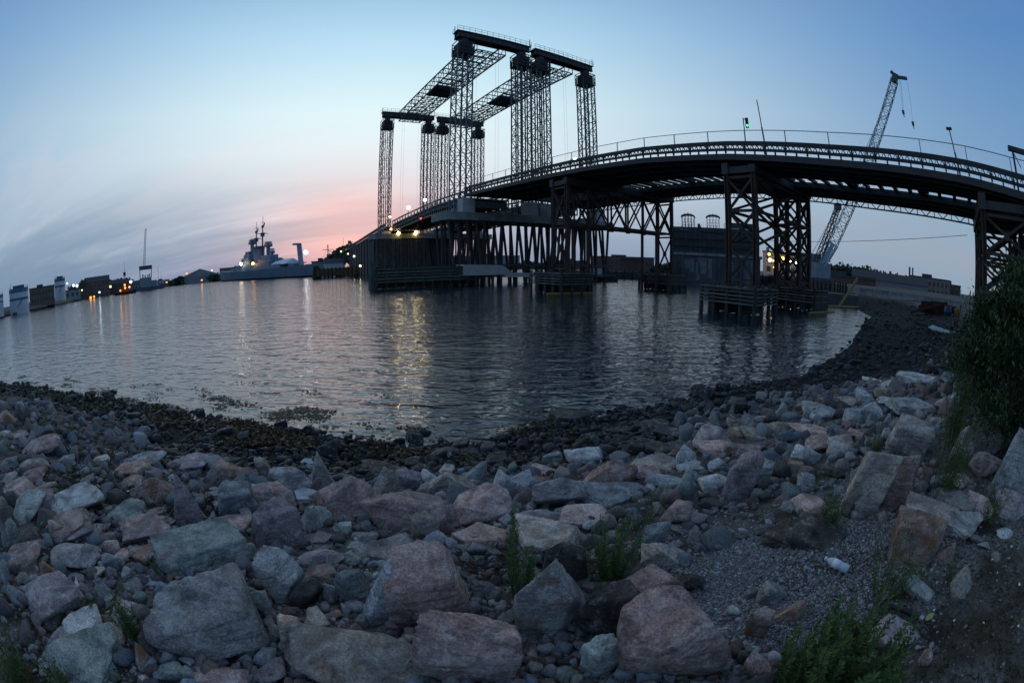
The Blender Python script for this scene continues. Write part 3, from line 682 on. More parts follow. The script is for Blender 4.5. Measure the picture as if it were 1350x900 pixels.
# cement silos and works on the left bank
def silo(az, d, w, h, lab, stripe=True, base_door=False):
    e = ft('silo', lab, 'silo', az, d, None, 0, 'pale silos on the left bank'); m = MB(); n = 20
    m.poly([(w/2*math.cos(6.283*k/n), w*.45*math.sin(6.283*k/n)) for k in range(n)], -1, h); m.build('shell', whitep, e)
    m = MB()
    for z0, z1 in ((h*.60, h*.68), (h*.86, h*1.002)): m.poly([(w*.505*math.cos(6.283*k/n), w*.455*math.sin(6.283*k/n)) for k in range(n)], z0, z1)
    m.build('blue_bands', bluep, e)
    m = MB()
    for k in range(n): a = 6.283*k/n; m.bar((w*.48*math.cos(a), w*.43*math.sin(a), h), (w*.48*math.cos(a), w*.43*math.sin(a), h+1.1), .12)
    m.box(-w*.3, w*.3, -w*.2, w*.2, h+.01, h+1.4); m.bar((-w*.42, 0, h), (-w*.42, 0, h+2.4), .16); m.build('top_gear', shipd, e)
    m = MB(); m.bar((-w*.1, -w*.47, h*.38), (w*.22, -w*.47, h*.66), .35); m.build('stair', shipd, e)
    if base_door: m = MB(); m.box(-w*.36, -w*.14, -w*.5, -w*.40, -1, h*.22); m.build('door', glass_, e)
    return e
silo(-66.6, 245, 12.4, 13.6, 'widest pale silo with blue bands, second from the left edge', True, True)
silo(-60.4, 325, 8.8, 13.8, 'slim pale silo with blue bands beside the brown building')
silo(-70.2, 238, 10.0, 8.6, 'pale low silo with a blue band cut by the left edge')
building(-63.1, 275, 18, 16, 9.0, 'long dark brown building between the pale silos', brick2, 'flat', 8, 2)
LB = [(-58.6, 345, 14, 6, greyp, 'flat', 'low grey shed with floodlights just right of the slim silo'), (-57.2, 380, 20, 9, brickm, 'flat', 'dark flat block right of the slim silo'), (-55.0, 420, 26, 15, brick2, 'gable', 'tall brown mill building among the left bank houses'), (-53.4, 440, 16, 12, brickm, 'gablex', 'narrow gabled building behind the left bank lamps'), (-52.0, 470, 24, 12, brick2, 'gable', 'brown house left of the red lightship'), (-49.9, 500, 22, 10, greyp, 'gable', 'grey house between lightship and gantry barge'), (-45.9, 520, 20, 12, whitep, 'flat', 'pale works building right of the gantry barge'), (-44.4, 560, 16, 9, greyp, 'gablex', 'small grey shed right of the pale works building')]
for az, d, w, h, wl, rf, lab in LB: building(az, d, w, 14, h, lab, wl, rf, max(3, int(w/4)), max(1, int(h/4)), group='buildings on the left bank')
building(-40.6, 520, 54, 40, 11.5, 'wide grey warehouse with a low gable roof left of the grey ship', greyp, 'gablex')
building(-36.9, 560, 20, 20, 11, 'pale shed end just behind the bow of the grey ship', whitep, 'gable')
# small far trees
def far_tree(az, d, w, h, seed, lab, z=None, group='trees on the far banks'):
    rng = np.random.default_rng(seed); e = ft('tree', lab, 'tree', az, d, z, 0, group)
    m = MB(); m.bar((0, 0, -1), (0, 0, h*.55), h*.05, n=6); m.build('trunk', LMw0, e)
    V = []; F_ = []
    cs = [np.array([rng.normal(0, w*.22), rng.normal(0, w*.2), h*rng.uniform(.35, .85)]) for _ in range(9)]
    for c in cs:
        for _ in range(90):
            p = c+rng.normal(0, w*.11, 3)*np.array([1,1,.6]); a = rng.normal(size=3); a /= np.linalg.norm(a); b = np.cross(a, rng.normal(size=3)); b /= np.linalg.norm(b); s_ = (h*.04+w*.03)*rng.uniform(.6, 1.5); n0 = len(V)
            V += [tuple(p+a*s_), tuple(p+b*s_), tuple(p-a*s_), tuple(p-b*s_)]; F_.append((n0, n0+1, n0+2, n0+3))
    mesh_obj('crown', V, F_, LM2f, e); return e
LMw0 = mat('far_trunk', (.05,.04,.03), .9); LM2f = mat('far_foliage', (.030,.048,.028), .9, col2=(.05,.07,.04), nscale=.3)
rg = random.Random(5); tl = []
for az, d, w, h in [(-57.9, 400, 14, 9), (-56.3, 430, 16, 10), (-54.1, 470, 18, 13), (-53.0, 500, 14, 14), (-51.3, 520, 20, 14), (-49.2, 560, 20, 13), (-44.9, 480, 12, 8), (-43.9, 500, 16, 11), (-43.0, 540, 14, 10), (-38.7, 470, 15, 10), (-36.0, 640, 16, 13), (-23.6, 300, 9, 7), (-22.9, 285, 9, 9), (-22.2, 290, 11, 11.5), (-21.5, 300, 12, 13.5), (-20.8, 310, 13, 14.5), (-20.2, 320, 12, 14), (-19.7, 330, 12, 12), (40.3, 210, 14, 5), (43.0, 260, 14, 6), (44.2, 300, 16, 6.5), (45.6, 320, 18, 7), (46.9, 330, 18, 6.5), (48.2, 340, 18, 6), (49.3, 345, 18, 5.5), (50.3, 330, 14, 5), (51.2, 320, 14, 4.5)]:
    tl.append((az, d, w*1.25, h*1.25))
def where(az):
    return {(-70,-50): 'behind the left bank buildings', (-50,-40): 'left of the big warehouse', (-40,-30): 'near the bow of the grey ship', (-30,-10): 'on the bank left of the bridge end', (30,60): 'on the low skyline right of the crane'}[[k for k in ((-70,-50),(-50,-40),(-40,-30),(-30,-10),(30,60)) if k[0] <= az < k[1]][0]]
cnt = {}
for i, (az, d, w, h) in enumerate(tl):
    k = where(az); cnt[k] = cnt.get(k, 0)+1
ordn = ['leftmost', 'second', 'third', 'fourth', 'fifth', 'sixth', 'seventh', 'eighth', 'ninth', 'tenth']; seen = {}
for i, (az, d, w, h) in enumerate(tl):
    k = where(az); n = seen.get(k, 0); seen[k] = n+1
    nm = ordn[n]+' dark tree ' if cnt[k] > 1 else 'lone dark tree '
    far_tree(az, d, w, h, 60+i, nm+k)
# lightship with red mast, gantry barge with crane mast
e = ft('lightship', 'small dark vessel with a tall red lattice mast and orange lamps', 'vessel', -51.05, 300, 0)
def hull_mb(L_, B, fb, ft_, rake=.12, z0=-.6, n=9, bow=1):
    m = MB(); st = []
    for i in range(n+1):
        t_ = i/n; x = (t_-.5)*L_; wd = B/2*(min(1, (1-t_)*3.2+.02)**.6)*(min(1, t_*6+.75)); zt1 = fb+(ft_-fb)*abs(t_-.35)**2*2.2; st.append((x, wd, zt1))
    V = []; 
    for x, wd, zt1 in st: V += [(x*bow, -wd*.8, z0), (x*bow, wd*.8, z0), (x*bow+rake*zt1*bow*(1 if x > 0 else -.3), wd, zt1), (x*bow+rake*zt1*bow*(1 if x > 0 else -.3), -wd, zt1)]
    F_ = []
    for i in range(n):
        for j in range(4): F_.append((i*4+j, i*4+(j+1) % 4, (i+1)*4+(j+1) % 4, (i+1)*4+j))
    F_ += [(3,2,1,0), tuple(n*4+j for j in range(4))]; m.add(V, F_); return m
hull_mb(16, 5, 1.4, 2.4).build('hull', bootm, e); m = MB(); m.box(-3, 2.5, -1.6, 1.6, 1.3, 3.6); m.build('deckhouse', mat('dull_red', (.20,.035,.03), .7), e)
m = MB()
for dx, dy in ((-.9,-.9),(.9,-.9),(.9,.9),(-.9,.9)): m.bar((dx, dy, 3.4), (dx*.35, dy*.35, 13), .22)
for k in range(6): s_ = .9-.1*k; z_ = 3.6+k*1.6; m.bar((-s_, -s_, z_), (s_*.9, -s_, z_+1.6), .14); m.bar((s_, s_, z_), (-s_*.9, s_, z_+1.6), .14); m.bar((-s_, -s_, z_), (s_, -s_, z_), .12)
m.bar((0, 0, 13), (0, 0, 19.5), .16, n=5); m.bar((-1, 0, 14.6), (1, 0, 14.6), .12); m.build('mast', bpy.data.materials['dull_red'], e); m = MB(); m.box(-.9, .9, -.9, .9, 11.2, 13.4); m.build('light_house', bootm, e)
e = ft('gantry_barge', 'dark barge with a square gantry frame and a tall thin lattice mast', 'barge', -48.0, 365, 0)
m = MB(); m.box(-12, 15, -4, 5, -.6, 2.4); m.box(11, 20, -3, 4, 1.2, 3.6); m.build('hull', shipd, e); m = MB(); m.box(-5.5, 4.5, -3, 4, 2.4, 9.5); m.box(4.5, 9, -2, 3, 2.4, 7.0); m.build('house', greyp, e)
m = MB()
for x in (-5.6, 4.6):
    for y in (-3, 4): m.bar((x, y, 9.4), (x, y, 17.6), .55)
m.box(-6.2, 5.2, -3.4, 4.4, 15.6, 18.4); 
for x in (-3, -1, 1.4, 3): m.box(x-.5, x+.5, -1, 1, 9.4, 11+abs(x)*.4)
m.build('gantry_frame', shipd, e)
m = MB()
for dx, dy in ((-.8,-.8),(.8,-.8),(.8,.8),(-.8,.8)): m.bar((-1.6+dx, dy, 17), (-.4+dx*.6, dy*.6, 46.5), .28)
for k in range(14): z_ = 17+k*2.1; x_ = -1.6+1.2*k/14; m.bar((x_-.8, -.8, z_), (x_+.75, -.8, z_+2.1), .18); m.bar((x_+.8, .8, z_), (x_-.75, .8, z_+2.1), .18)
m.build('crane_mast', shipd, e)
m = MB(); m.bar((10.5, 0, 3), (10.5, 0, 17), .18); m.bar((13, 0, 3), (13, 0, 13), .15); m.bar((9.5, 0, 13), (11.5, 0, 13), .12); m.each('aft_mast', shipd, e)
# the grey warship
SA, SB = np.array([-272., 352.]), np.array([-103., 236.]); mid = (SA+SB)/2; SL = float(np.linalg.norm(SB-SA)); ang = math.atan2(*(SA-SB)[::-1])
e = empty('warship', (mid[0], mid[1], 0), ang); e.scale = (1, 1, .90); tag(e, 'long grey warship with twin masts and one funnel moored on the left bank', 'warship')
hull_mb(SL, 22, 7.2, 10.2, .25, -.5, 14).build('hull', shipm, e); m = MB(); hb = hull_mb(SL*.995, 22.3, .7, .8, .0, -.5, 12); hb.build('boot_topping', bootm, e)
def tier(m, x0, x1, b, z0, z1): m.box(x0, x1, -b/2, b/2, z0, z1)
m = MB()
for a in ((-52, 44, 15, 6.8, 10.2), (-32, 36, 13, 10.2, 12.8), (8, 34, 11, 12.8, 15.8), (12, 31, 9, 15.8, 18.6), (-30, -8, 10, 12.8, 15.4), (-26, -12, 8, 15.4, 18.4), (15, 28, 7, 18.6, 21.6), (18, 26, 5.5, 21.6, 24.2)): tier(m, *a)
m.build('superstructure', shipm, e)
m = MB(); m.poly([(8*math.cos(6.283*k/16)*.8+1.5, 4*math.sin(6.283*k/16)) for k in range(16)], 12.8, 25.2); m.build('funnel', shipm, e)
m = MB(); m.poly([(8.3*math.cos(6.283*k/16)*.8+1.5, 4.2*math.sin(6.283*k/16)) for k in range(16)], 24.4, 27.0); m.build('funnel_cap', shipd, e)
def director(x, z0, z1, r_):
    m = MB(); m.poly([(x+r_*.7*math.cos(6.283*k/12), r_*.7*math.sin(6.283*k/12)) for k in range(12)], z0, z1); m.box(x-r_*1.2, x+r_*1.2, -r_*1.1, r_*1.1, z1, z1+2.6); m.bar((x-r_*1.8, 0, z1+1.6), (x+r_*1.4, 0, z1+1.6), .4); m.box(x-r_*.9, x+r_*.9, -r_, r_, z1+3.0, z1+4.2); m.build('director_tower', shipm, e)
director(16.5, 18.6, 30, 2.2); director(-16.5, 18.4, 25, 2.2); director(27, 18.6, 20, 1.7); director(-23.5, 15.4, 19, 1.4)
def smast(x, zb_, ztp, kind):
    m = MB(); m.bar((x, 0, zb_), (x, 0, ztp), 1.5, n=6, b2=.8); m.bar((x-.2, 0, ztp), (x-.2, 0, ztp+9), .35, n=5)
    m.bar((x-5, 0, ztp-5.5), (x+5, 0, ztp-5.5), .45); m.bar((x, -5, ztp-5.5), (x, 5, ztp-5.5), .45); m.bar((x-3, 0, ztp+4), (x+3, 0, ztp+4), .3); m.box(x-1.3, x+1.3, -1.2, 1.2, ztp-8, ztp-4.8)
    m.box(x-1.8, x+1.8, -.4, .4, ztp-.6, ztp+1.4); m.bar((x+kind*1.5, 0, ztp), (x+kind*3.5, 0, ztp+3), .8); m.build('mast', shipd, e)
smast(7.5, 16, 39.5, -1); smast(-5.5, 15, 42.5, -1)
def turret(x, z, s_, dirn):
    m = MB(); m.sweep([x-4*s_, x+4*s_], lambda q: [(-3.6*s_, z), (3.6*s_, z), (3.2*s_, z+2.6*s_), (-3.2*s_, z+2.6*s_)])
    for y in (-1.6, 0, 1.6): m.bar((x+dirn*4*s_, y*s_, z+1.4*s_), (x+dirn*13*s_, y*s_, z+2.6*s_), .5)
    m.build('gun_turret', shipm, e)
turret(58, 8.3, 1.0, 1); turret(46, 10.4, 1.0, 1); turret(-60, 7.2, 1.0, -1)
for x in (38, 28, -20, -34): turret(x, 12.8 if x < 30 else 10.2, .55, 1 if x > 0 else -1)
m = MB(); m.sweep([-58, -34], lambda q: [(-7, 9.8), (7, 9.8), (0, 13.6)]); m.build('white_tent', tw, e)
m = MB(); m.bar((-75, 3, 7), (-72, 3, 22.5), 2.0, 2.6); m.bar((-73.5, 3, 22.3), (-64, 3, 22.9), 1.2, 1.4); m.build('stern_crane', shipm, e)
m = MB()
for x in range(-80, 74, 4): m.bar((x, -9.4, 8.0), (x, -9.4, 9.2), .12)
m.bar((-80, -9.4, 9.2), (74, -9.4, 9.2), .1); m.build('deck_rail', shipd, e)
for p_, lab, mt in (((20, 9, 12.5), 'lamp glowing on the foredeck of the warship', em_w), ((-7, 9, 11.5), 'lamp glowing amidships on the warship', em_o), ((-92, 9, 14), 'bright white lamp on the quay beside the warship stern', em_c)):
    c_, s_ = math.cos(ang), math.sin(ang); flood((mid[0]+p_[0]*c_-p_[1]*s_, mid[1]+p_[0]*s_+p_[1]*c_, p_[2]), 1.15, mt, lab, 'lamps along the left bank', 4, 'lamp', 'quay_lamp')
# dock pieces between the ship and the bridge
e = ft('timber_dock', 'brown timber dock left of the bridge end', 'dock', -21.3, 176, 0); m = MB(); m.box(-12, 12, 0, 8, 2.2, 3.8); m.box(-12, 12, -.15, 0, 1.0, 3.9); m.build('deck', mat('brown_timber', (.14,.095,.035), .9, col2=(.10,.07,.03), nscale=.4), e); m = MB()
for x in np.arange(-12, 12.1, 1.6): m.bar((x, -.3, -1.5), (x, -.3, 4.4), .4, n=6); m.bar((x, 6, -1.5), (x, 6, 2.2), .4, n=6)
m.each('pile', wetw, e)
e = ft('dock_dolphin', 'dark clustered piles at the left end of the timber dock', 'dolphin', -25.2, 178, 0); m = MB()
for k in range(7): a = k; m.bar((1.4*math.cos(a), 1.4*math.sin(a), -1.5), (.9*math.cos(a), .9*math.sin(a), 5.2), .6, n=6)
m.each('pile', wetw, e); 
building(-22.9, 200, 9, 6, 3.6, 'small pale hut on the dock left of the bridge', whitep, 'gable', z=2.6)
building(-24.4, 215, 10, 8, 4.6, 'low grey hut behind the dock dolphin', greyp, 'flat', z=2.6)
e = ft('derrick', 'dark derrick post with rigging behind the dock', 'derrick', -23.6, 240, 2.5); m = MB(); m.bar((0, 0, 0), (0, 0, 14), .5, n=6); m.bar((0, 0, 11), (4, 0, 9), .3); m.bar((-3, 0, 11.4), (3, 0, 11.4), .25); m.bar((0, 0, 14), (-5, 0, 1), .1); m.box(-2.5, 2.5, -2, 2, 0, 5); m.build('frame', shipd, e)
e = ft('thin_mast', 'thin mast standing among the trees left of the bridge', 'mast', -21.6, 250, 2.5); m = MB(); m.bar((0, 0, 0), (0, 0, 18), .35, n=5, b2=.15); m.build('pole', shipd, e)
em_w, em_o, em_y, em_c = emis('quay_warm', (1,.80,.5), 2.6), emis('quay_orange', (1,.36,.05), 2.2), emis('quay_yellow', (1,.92,.4), 2.2), emis('quay_cold', (.85,.95,1), 2.6)
# lamps on the left bank
def lamp(az, d, h, r_, mt, lab): 
    e = ft('quay_lamp', lab, 'lamp', az, d, None, 0, 'lamps along the left bank'); m = MB(); m.bar((0, .2, 0), (0, .2, h), .25, n=5); m.build('post', shipd, e); ball('bulb', r_, mt, e, (0, 0, h))
for az, d, h, r_, mt, lab in [(-61.7, 300, 4.2, .8, em_w, 'warm lamp at the foot of the slim silo'), (-58.4, 330, 11.4, .95, em_c, 'left one of two bright white lamps on the grey shed'), (-57.9, 330, 11.9, 1.05, em_c, 'right one of two bright white lamps on the grey shed'), (-59.3, 330, 10.5, .65, em_c, 'weak white lamp beside the slim silo'), (-57.2, 345, 8.8, .6, em_y, 'yellow-green lamp by the dark flat block'), (-56.0, 350, 3.4, 1.0, em_o, 'orange lamp low on the quay, left of a pair'), (-55.5, 350, 3.9, .8, em_o, 'orange lamp low on the quay, right of a pair'), (-54.7, 400, 6.2, .85, em_c, 'cold lamp in front of the tall mill'), (-53.1, 380, 10.4, 1.0, em_y, 'yellowish lamp left of the lightship'), (-54.0, 350, 1.6, .7, em_r, 'small red light low on the quay'), (-50.2, 380, 13.0, 1.25, em_c, 'brightest white lamp between the lightship and gantry barge'), (-45.2, 480, 9.2, .95, em_o, 'orange lamp right of the gantry barge'), (-42.4, 500, 16.0, 1.1, em_o, 'orange lamp on the gable of the grey warehouse'), (-40.4, 490, 7.6, 1.0, em_o, 'orange lamp at the quay below the grey warehouse'), (-39.0, 505, 16.6, .8, em_w, 'small lamp above the right end of the warehouse'), (-22.0, 230, 4.0, .6, em_o, 'orange red lamp on the timber dock'), (-21.9, 262, 11.2, .5, em_y, 'lamp among the trees left of the bridge end, lower left'), (-21.3, 262, 12.4, .6, em_y, 'lamp among the trees left of the bridge end, topmost'), (-21.0, 262, 9.6, .5, em_w, 'lamp among the trees left of the bridge end, lowest')]: lamp(az, d, h, r_, mt, lab)
for (dz, dx, r_, lab) in ((5.2, 0, .8, 'upper orange lamp on the lightship deck'), (3.4, .2, .8, 'lower orange lamp on the lightship deck'), (2.2, -3.4, .7, 'orange lamp at the lightship bow'), (3.6, 3.4, .8, 'orange lamp at the lightship stern')):
    x, y, _ = pol(-51.05+dx*.19, 296); flood((x, y, dz+.4), r_, em_o, lab, 'orange lamps on the lightship', .5)
# moored boats line (dark low things on the water edge at left)
# ---- far bank seen under the bridge
building(14.2, 300, 42, 40, 13.0, 'long low red-brown warehouse seen under the bridge', brickm, 'flat', 14, 2)
building(7.5, 320, 26, 20, 8.5, 'low brown building seen between the pier piles', brickm, 'flat', 8, 2)
building(-3.0, 330, 46, 20, 7.0, 'flat grey shed seen between the pier piles', greyp, 'flat')
for i, (az, d, w, h) in enumerate([(-9, 300, 22, 6), (1, 310, 20, 7), (4, 300, 18, 7), (18.5, 280, 12, 7), (19.8, 260, 12, 8)]): far_tree(az, d, w, h, 160+i, ordn[i]+' dark tree behind the pier piles, counted from the left', group='trees seen under the bridge')
e = ft('work_boat', 'pale work boat with a dark hull under the bridge', 'boat', 10.6, 98, 0); hull_mb(10, 3.4, .9, 1.5).build('hull', bootm, e); m = MB(); m.sweep([-1.4, 1.4], lambda y: [(-2.6, 1.1), (1.8, 1.1), (1.0, 2.6), (-1.6, 2.8)]); o = m.build('cabin', whitep, e); o.rotation_euler = (0, 0, R(0))
e = ft('site_hut', 'red-brown hut on the bank beyond the work boat', 'hut', 15.1, 140, 1.5); m = MB(); m.box(-3, 3, 0, 3, 0, 4); m.build('wall', brickm, e); m = MB(); m.box(-3.3, 3.3, -.3, 3.3, 4.002, 4.2); m.build('roof', roofm, e)
e = ft('mooring_quay', 'dark quay wall along the far side below the warehouse', 'quay', 13.5, 118, 0); m = MB(); m.box(-18, 16, 0, 2, -1, 1.9); m.build('wall', dsteel, e); m = MB()
for x in np.arange(-18, 16, 2.2): m.bar((x, -.3, -1), (x, -.3, 2.6), .45, n=6)
m.each('pile', wetw, e)
# new concrete pier under construction
e = ft('concrete_pier', 'big unfinished concrete pier with scaffold cages on top, behind the trestles', 'bridge pier', 26.4, 121, 0); blc = mat('dark_concrete', (.085,.095,.105), .9, col2=(.045,.05,.056), nscale=.25); blc2 = mat('pale_form_panel', (.17,.18,.19), .9, col2=(.11,.115,.12), nscale=.6); nett = mat('green_netting', (.04,.065,.058), .9)  # pier walls are a mottled dark blue-grey concrete
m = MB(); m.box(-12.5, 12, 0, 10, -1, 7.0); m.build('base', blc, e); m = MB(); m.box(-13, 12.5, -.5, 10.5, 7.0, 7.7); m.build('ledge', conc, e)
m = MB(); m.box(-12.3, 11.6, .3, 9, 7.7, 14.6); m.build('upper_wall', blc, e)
m = MB()
for x in np.arange(-12, 11.5, 1.3): m.box(x-.09, x+.09, .12, .3, 7.7, 14.4)
m.build('formwork_ribs', dsteel, e)
m = MB(); m.box(-5.5, -4.8, -.05, 9.2, 14.65, 15.5); m.box(3.0, 11.4, .35, .5, 14.65, 16.2); m.build('netting', nett, e)
def cage(cx, w):
    m = MB(); zb_ = 13.6
    for x in np.linspace(-w/2, w/2, 5):
        for y in (1.5, 3.5): m.bar((cx+x, y, zb_), (cx+x, y, 17.6+1.1*math.cos(x/w*2.6)), .13)
    for y in (1.5, 3.5):
        pts = [(cx+w/2*1.12*math.cos(a), y, 17.4+.75*math.sin(a)) for a in np.linspace(0, math.pi, 9)]
        for a, b in zip(pts, pts[1:]): m.bar(a, b, .32)
    for z_ in np.arange(14.4, 17.6, .8): m.bar((cx-w/2, 1.5, z_), (cx+w/2, 1.5, z_), .08)
    for k in range(4): m.bar((cx-w/2+k*w/4, 1.5, 14), (cx-w/2+(k+1)*w/4, 1.5, 17), .07)
    m.build('rebar_cage', dsteel, e)
cage(-8.2, 3.4); cage(-1.2, 3.4)
m = MB()
for x in np.arange(-11.5, 8, .55): m.bar((x, .8, 14.6), (x, .8, 15.6+.5*math.sin(x*3)**2), .05, n=3)
m.build('rebar_ends', dsteel, e)
m = MB(); rgp = random.Random(4)
for x in np.arange(-12.4, 11.8, 2.4): m.bar((x, -.35, 7.7), (x, -.35, 15.2+rgp.uniform(-.6, .9)), .12)
for z_ in (9.6, 11.6, 13.6): m.bar((-12.4, -.35, z_), (11.6, -.35, z_), .1); m.box(-12.4, 11.6, -.9, -.1, z_-.14, z_-.06)
for k in range(9): x = -12.4+k*2.4; m.bar((x, -.35, 9.6), (x+2.4, -.35, 11.6), .07)
m.build('scaffold', dsteel, e)
m = MB()
for k in range(9): x = rgp.uniform(-12, 10); m.box(x, x+rgp.uniform(.8, 2.6), -.06, .0, rgp.uniform(0, 4), rgp.uniform(4.6, 6.8))
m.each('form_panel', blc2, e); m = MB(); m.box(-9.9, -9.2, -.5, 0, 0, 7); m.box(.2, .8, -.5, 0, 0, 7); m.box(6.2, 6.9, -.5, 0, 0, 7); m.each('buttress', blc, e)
# lit plant between the trestle legs
e = building(34.8, 190, 16, 14, 9.5, 'grey plant building covered in work lamps, seen through the trestle', greyp, 'flat', 4, 2, name='plant_building'); m = MB()
for x in (-6, -2, 3): m.box(x-.7, x+.7, 3, 5, 10, 13.5+x*.3)
m.each('stack', greyp, e)
building(37.6, 200, 18, 14, 6.5, 'pale blue shed right of the lit plant', mat('pale_blue_cladding', (.28,.38,.47), .7), 'gable')
em_w, em_o, em_c = emis('work_warm', (1,.78,.4), 14), emis('work_orange', (1,.40,.06), 9), emis('work_cold', (.9,.95,1), 12)
for az, el, d, r_, mt, lab in [(34.0, 3.0, 184, .5, em_c, 'pale lamp highest on the lit plant'), (33.2, 2.3, 184, .55, em_o, 'soft orange lamp at the upper left of the lit plant'), (35.5, 2.7, 184, .8, em_o, 'orange lamp at the upper right of the lit plant'), (35.0, 1.9, 184, .75, em_o, 'orange lamp at the centre of the lit plant'), (36.2, 1.6, 184, .75, em_w, 'yellow lamp at the right of the lit plant'), (33.3, 1.6, 184, .7, em_w, 'warm lamp at the left of the lit plant'), (34.1, 1.45, 184, .8, em_o, 'orange lamp at the lower middle of the lit plant'), (34.0, .75, 184, .8, em_o, 'deep orange lamp lowest on the lit plant'), (35.0, .8, 184, .6, em_c, 'white lamp at the bottom of the lit plant'), (36.8, 1.5, 184, .35, em_c, 'tiny white lamp at the far right of the lit plant'), (33.75, 1.55, 183, .4, em_o, 'small orange lamp left of centre on the lit plant')]:
    x, y, _ = pol(az, d); flood((x, y, EYE+d*math.tan(R(el))), r_, mt, lab, 'lamps on the lit plant', 1.5)
# crawler crane
CB = np.array([62.2, 74.6, 4.4]); CT = np.array([76.6, 56.8, 46.6])
e = empty('crawler_crane', (0, 0, 0)); tag(e, 'tall crawler crane with a pale lattice boom rising behind the bridge', 'crane'); cranem = mat('crane_pale_paint', (.20,.25,.30), .6, col2=(.14,.18,.22), nscale=1); craned = mat('crane_dark', (.06,.06,.065), .7)
def latt(m, a, b, w0, w1, n, th, br):
    d = b-a; L_ = np.linalg.norm(d); d /= L_; u = np.cross(d, [0, 0, 1.]); u /= np.linalg.norm(u); v = np.cross(u, d)
    P_ = lambda t_, i: a+d*L_*t_+(w0+(w1-w0)*t_)/2*(u*(1 if i in (0, 1) else -1)+v*(1 if i in (0, 3) else -1))
    for k in range(n):
        for i in range(4):
            m.bar(P_(k/n, i), P_((k+1)/n, i), th, n=5); j = (i+1) % 4
            m.bar(P_(k/n, i) if k % 2 else P_(k/n, j), P_((k+1)/n, j) if k % 2 else P_((k+1)/n, i), br, n=4); m.bar(P_(k/n, i), P_(k/n, j), br, n=4)
m = MB(); t1 = .15; J1 = CB+(CT-CB)*t1; latt(m, J1, CT, 2.0, 1.6, 24, .17, .09); m.build('boom', cranem, e)
m = MB(); latt(m, CB, J1, .9, 2.1, 4, .34, .2); m.bar(CB, J1, .8); m.build('boom_foot', mat('crane_blue_white', (.45,.56,.66), .6), e)
m = MB(); m.box(60.2, 64.6, 73, 77, 3.4, 6.6); m.build('cab_house', cranem, e); m = MB()
for y in (72.2, 76.8): m.box(58.8, 65.2, y, y+1.1, 2.2, 3.5)
m.each('track', craned, e)
HB = CT+np.array([1.6, -.9, .1]); dirb = (CT-CB)/np.linalg.norm(CT-CB)
m = MB(); m.bar(CT-dirb*.8, CT+dirb*1.2, 1.5, 1.3); m.bar(CT+dirb*.6, HB+np.array([1.2, -.9, .6]), .5, .7); m.bar(CT+dirb*1.0+np.array([-.8, .6, .9]), CT+dirb*.6, .6); m.build('boom_head', mat('crane_head_green', (.05,.10,.085), .7), e)
def onray(az, el, d): return np.array([d*math.sin(R(az)), d*math.cos(R(az)), EYE+d*math.tan(R(el))])
hk = [(onray(53.47, 20.2, 95), CT+dirb*.9+np.array([.9, -.5, 0])), (onray(54.6, 18.9, 95.5), HB+np.array([1.2, -.9, .6]))]
for k, (h_, t_) in enumerate(hk):
    m = MB(); h2 = np.array([t_[0]*.15+h_[0]*.85, t_[1]*.15+h_[1]*.85, h_[2]])
    for q in ((-.25, 0, 0), (.25, 0, 0)) if k == 0 else ((0, 0, 0),): m.bar(t_+np.array(q), h2+np.array(q)*.6+np.array([0, 0, .6]), .06, n=3)
    m.each('hoist_rope', craned, e); m = MB(); m.bar(h2+np.array([0, 0, .8]), h2, .75, .5, n=8); m.bar(h2, h2+np.array([0, 0, -.8]), .3, n=6, b2=.12); m.build('hook_block', craned, e)
MT = onray(42.6, 8.6, 92); m = MB()      # gantry mast and pendants
latt(m, CB+np.array([-.6, .6, 1.2]), MT, 1.2, .8, 6, .22, .12); m.box(MT[0]-.6, MT[0]+.6, MT[1]-.6, MT[1]+.6, MT[2]-.5, MT[2]+.8)
m.build('back_mast', craned, e); m = MB()
for q in (-.5, .5): m.bar(MT+np.array([q, q, .5]), CT+np.array([q, q, 0]), .07, n=3); m.bar(MT+np.array([q, q, .3]), np.array([60.4+q, 76.6+q, 6.4]), .08, n=3)
mq = CB+(CT-CB)*.62
m.bar(MT, mq, .06, n=3); m.build('pendants', craned, e)
# cable across the river to the shore trestle
e = empty('overhead_cable', (0, 0, 0)); tag(e, 'thin slack cable hanging across the sky under the bridge deck', 'cable'); m = MB(); A_, B_ = onray(19, 5.5, 118), onray(60.9, 6.8, 52)
pts = [A_*(1-t_)+B_*t_-np.array([0, 0, 3.2*4*t_*(1-t_)]) for t_ in np.linspace(0, 1, 22)]
for a, b in zip(pts, pts[1:]): m.bar(a, b, .07, n=3)
m.build('wire', craned, e)
# right hand skyline
building(55.4, 215, 22, 12, 7.9, 'grey-brown brick block with a stub chimney right of the crane', mat('dull_brick', (.20,.17,.165), .9, col2=(.15,.13,.125), nscale=.2), 'flat', 9, 2, group='buildings on the right skyline', z=.8)
e = ft('chimney', 'twin short chimney standing at the left end of the brick block', 'chimney', 52.75, 214, 2); m = MB(); m.box(-2.4, 1.6, 0, 3, -1, 6.4); m.build('base', brick2, e); m = MB(); m.box(-1.5, -.6, .5, 1.8, 6.4, 10.6); m.box(.2, 1.0, .5, 1.8, 6.4, 10.4); m.each('stack', brick2, e)
building(58.4, 230, 12, 12, 6.6, 'lower end block at the right of the grey-brown brick building', brick2, 'flat', 4, 1, group='buildings on the right skyline', z=.8)
building(50.6, 190, 30, 10, 3.4, 'long pale shed roof on the right bank skyline', mat('pale_shed', (.17,.19,.20), .8), 'gable', group='buildings on the right skyline', z=1.5)
building(49.9, 230, 5, 5, 6.0, 'small block house on the low skyline', brick2, 'flat', group='buildings on the right skyline', z=1.5)
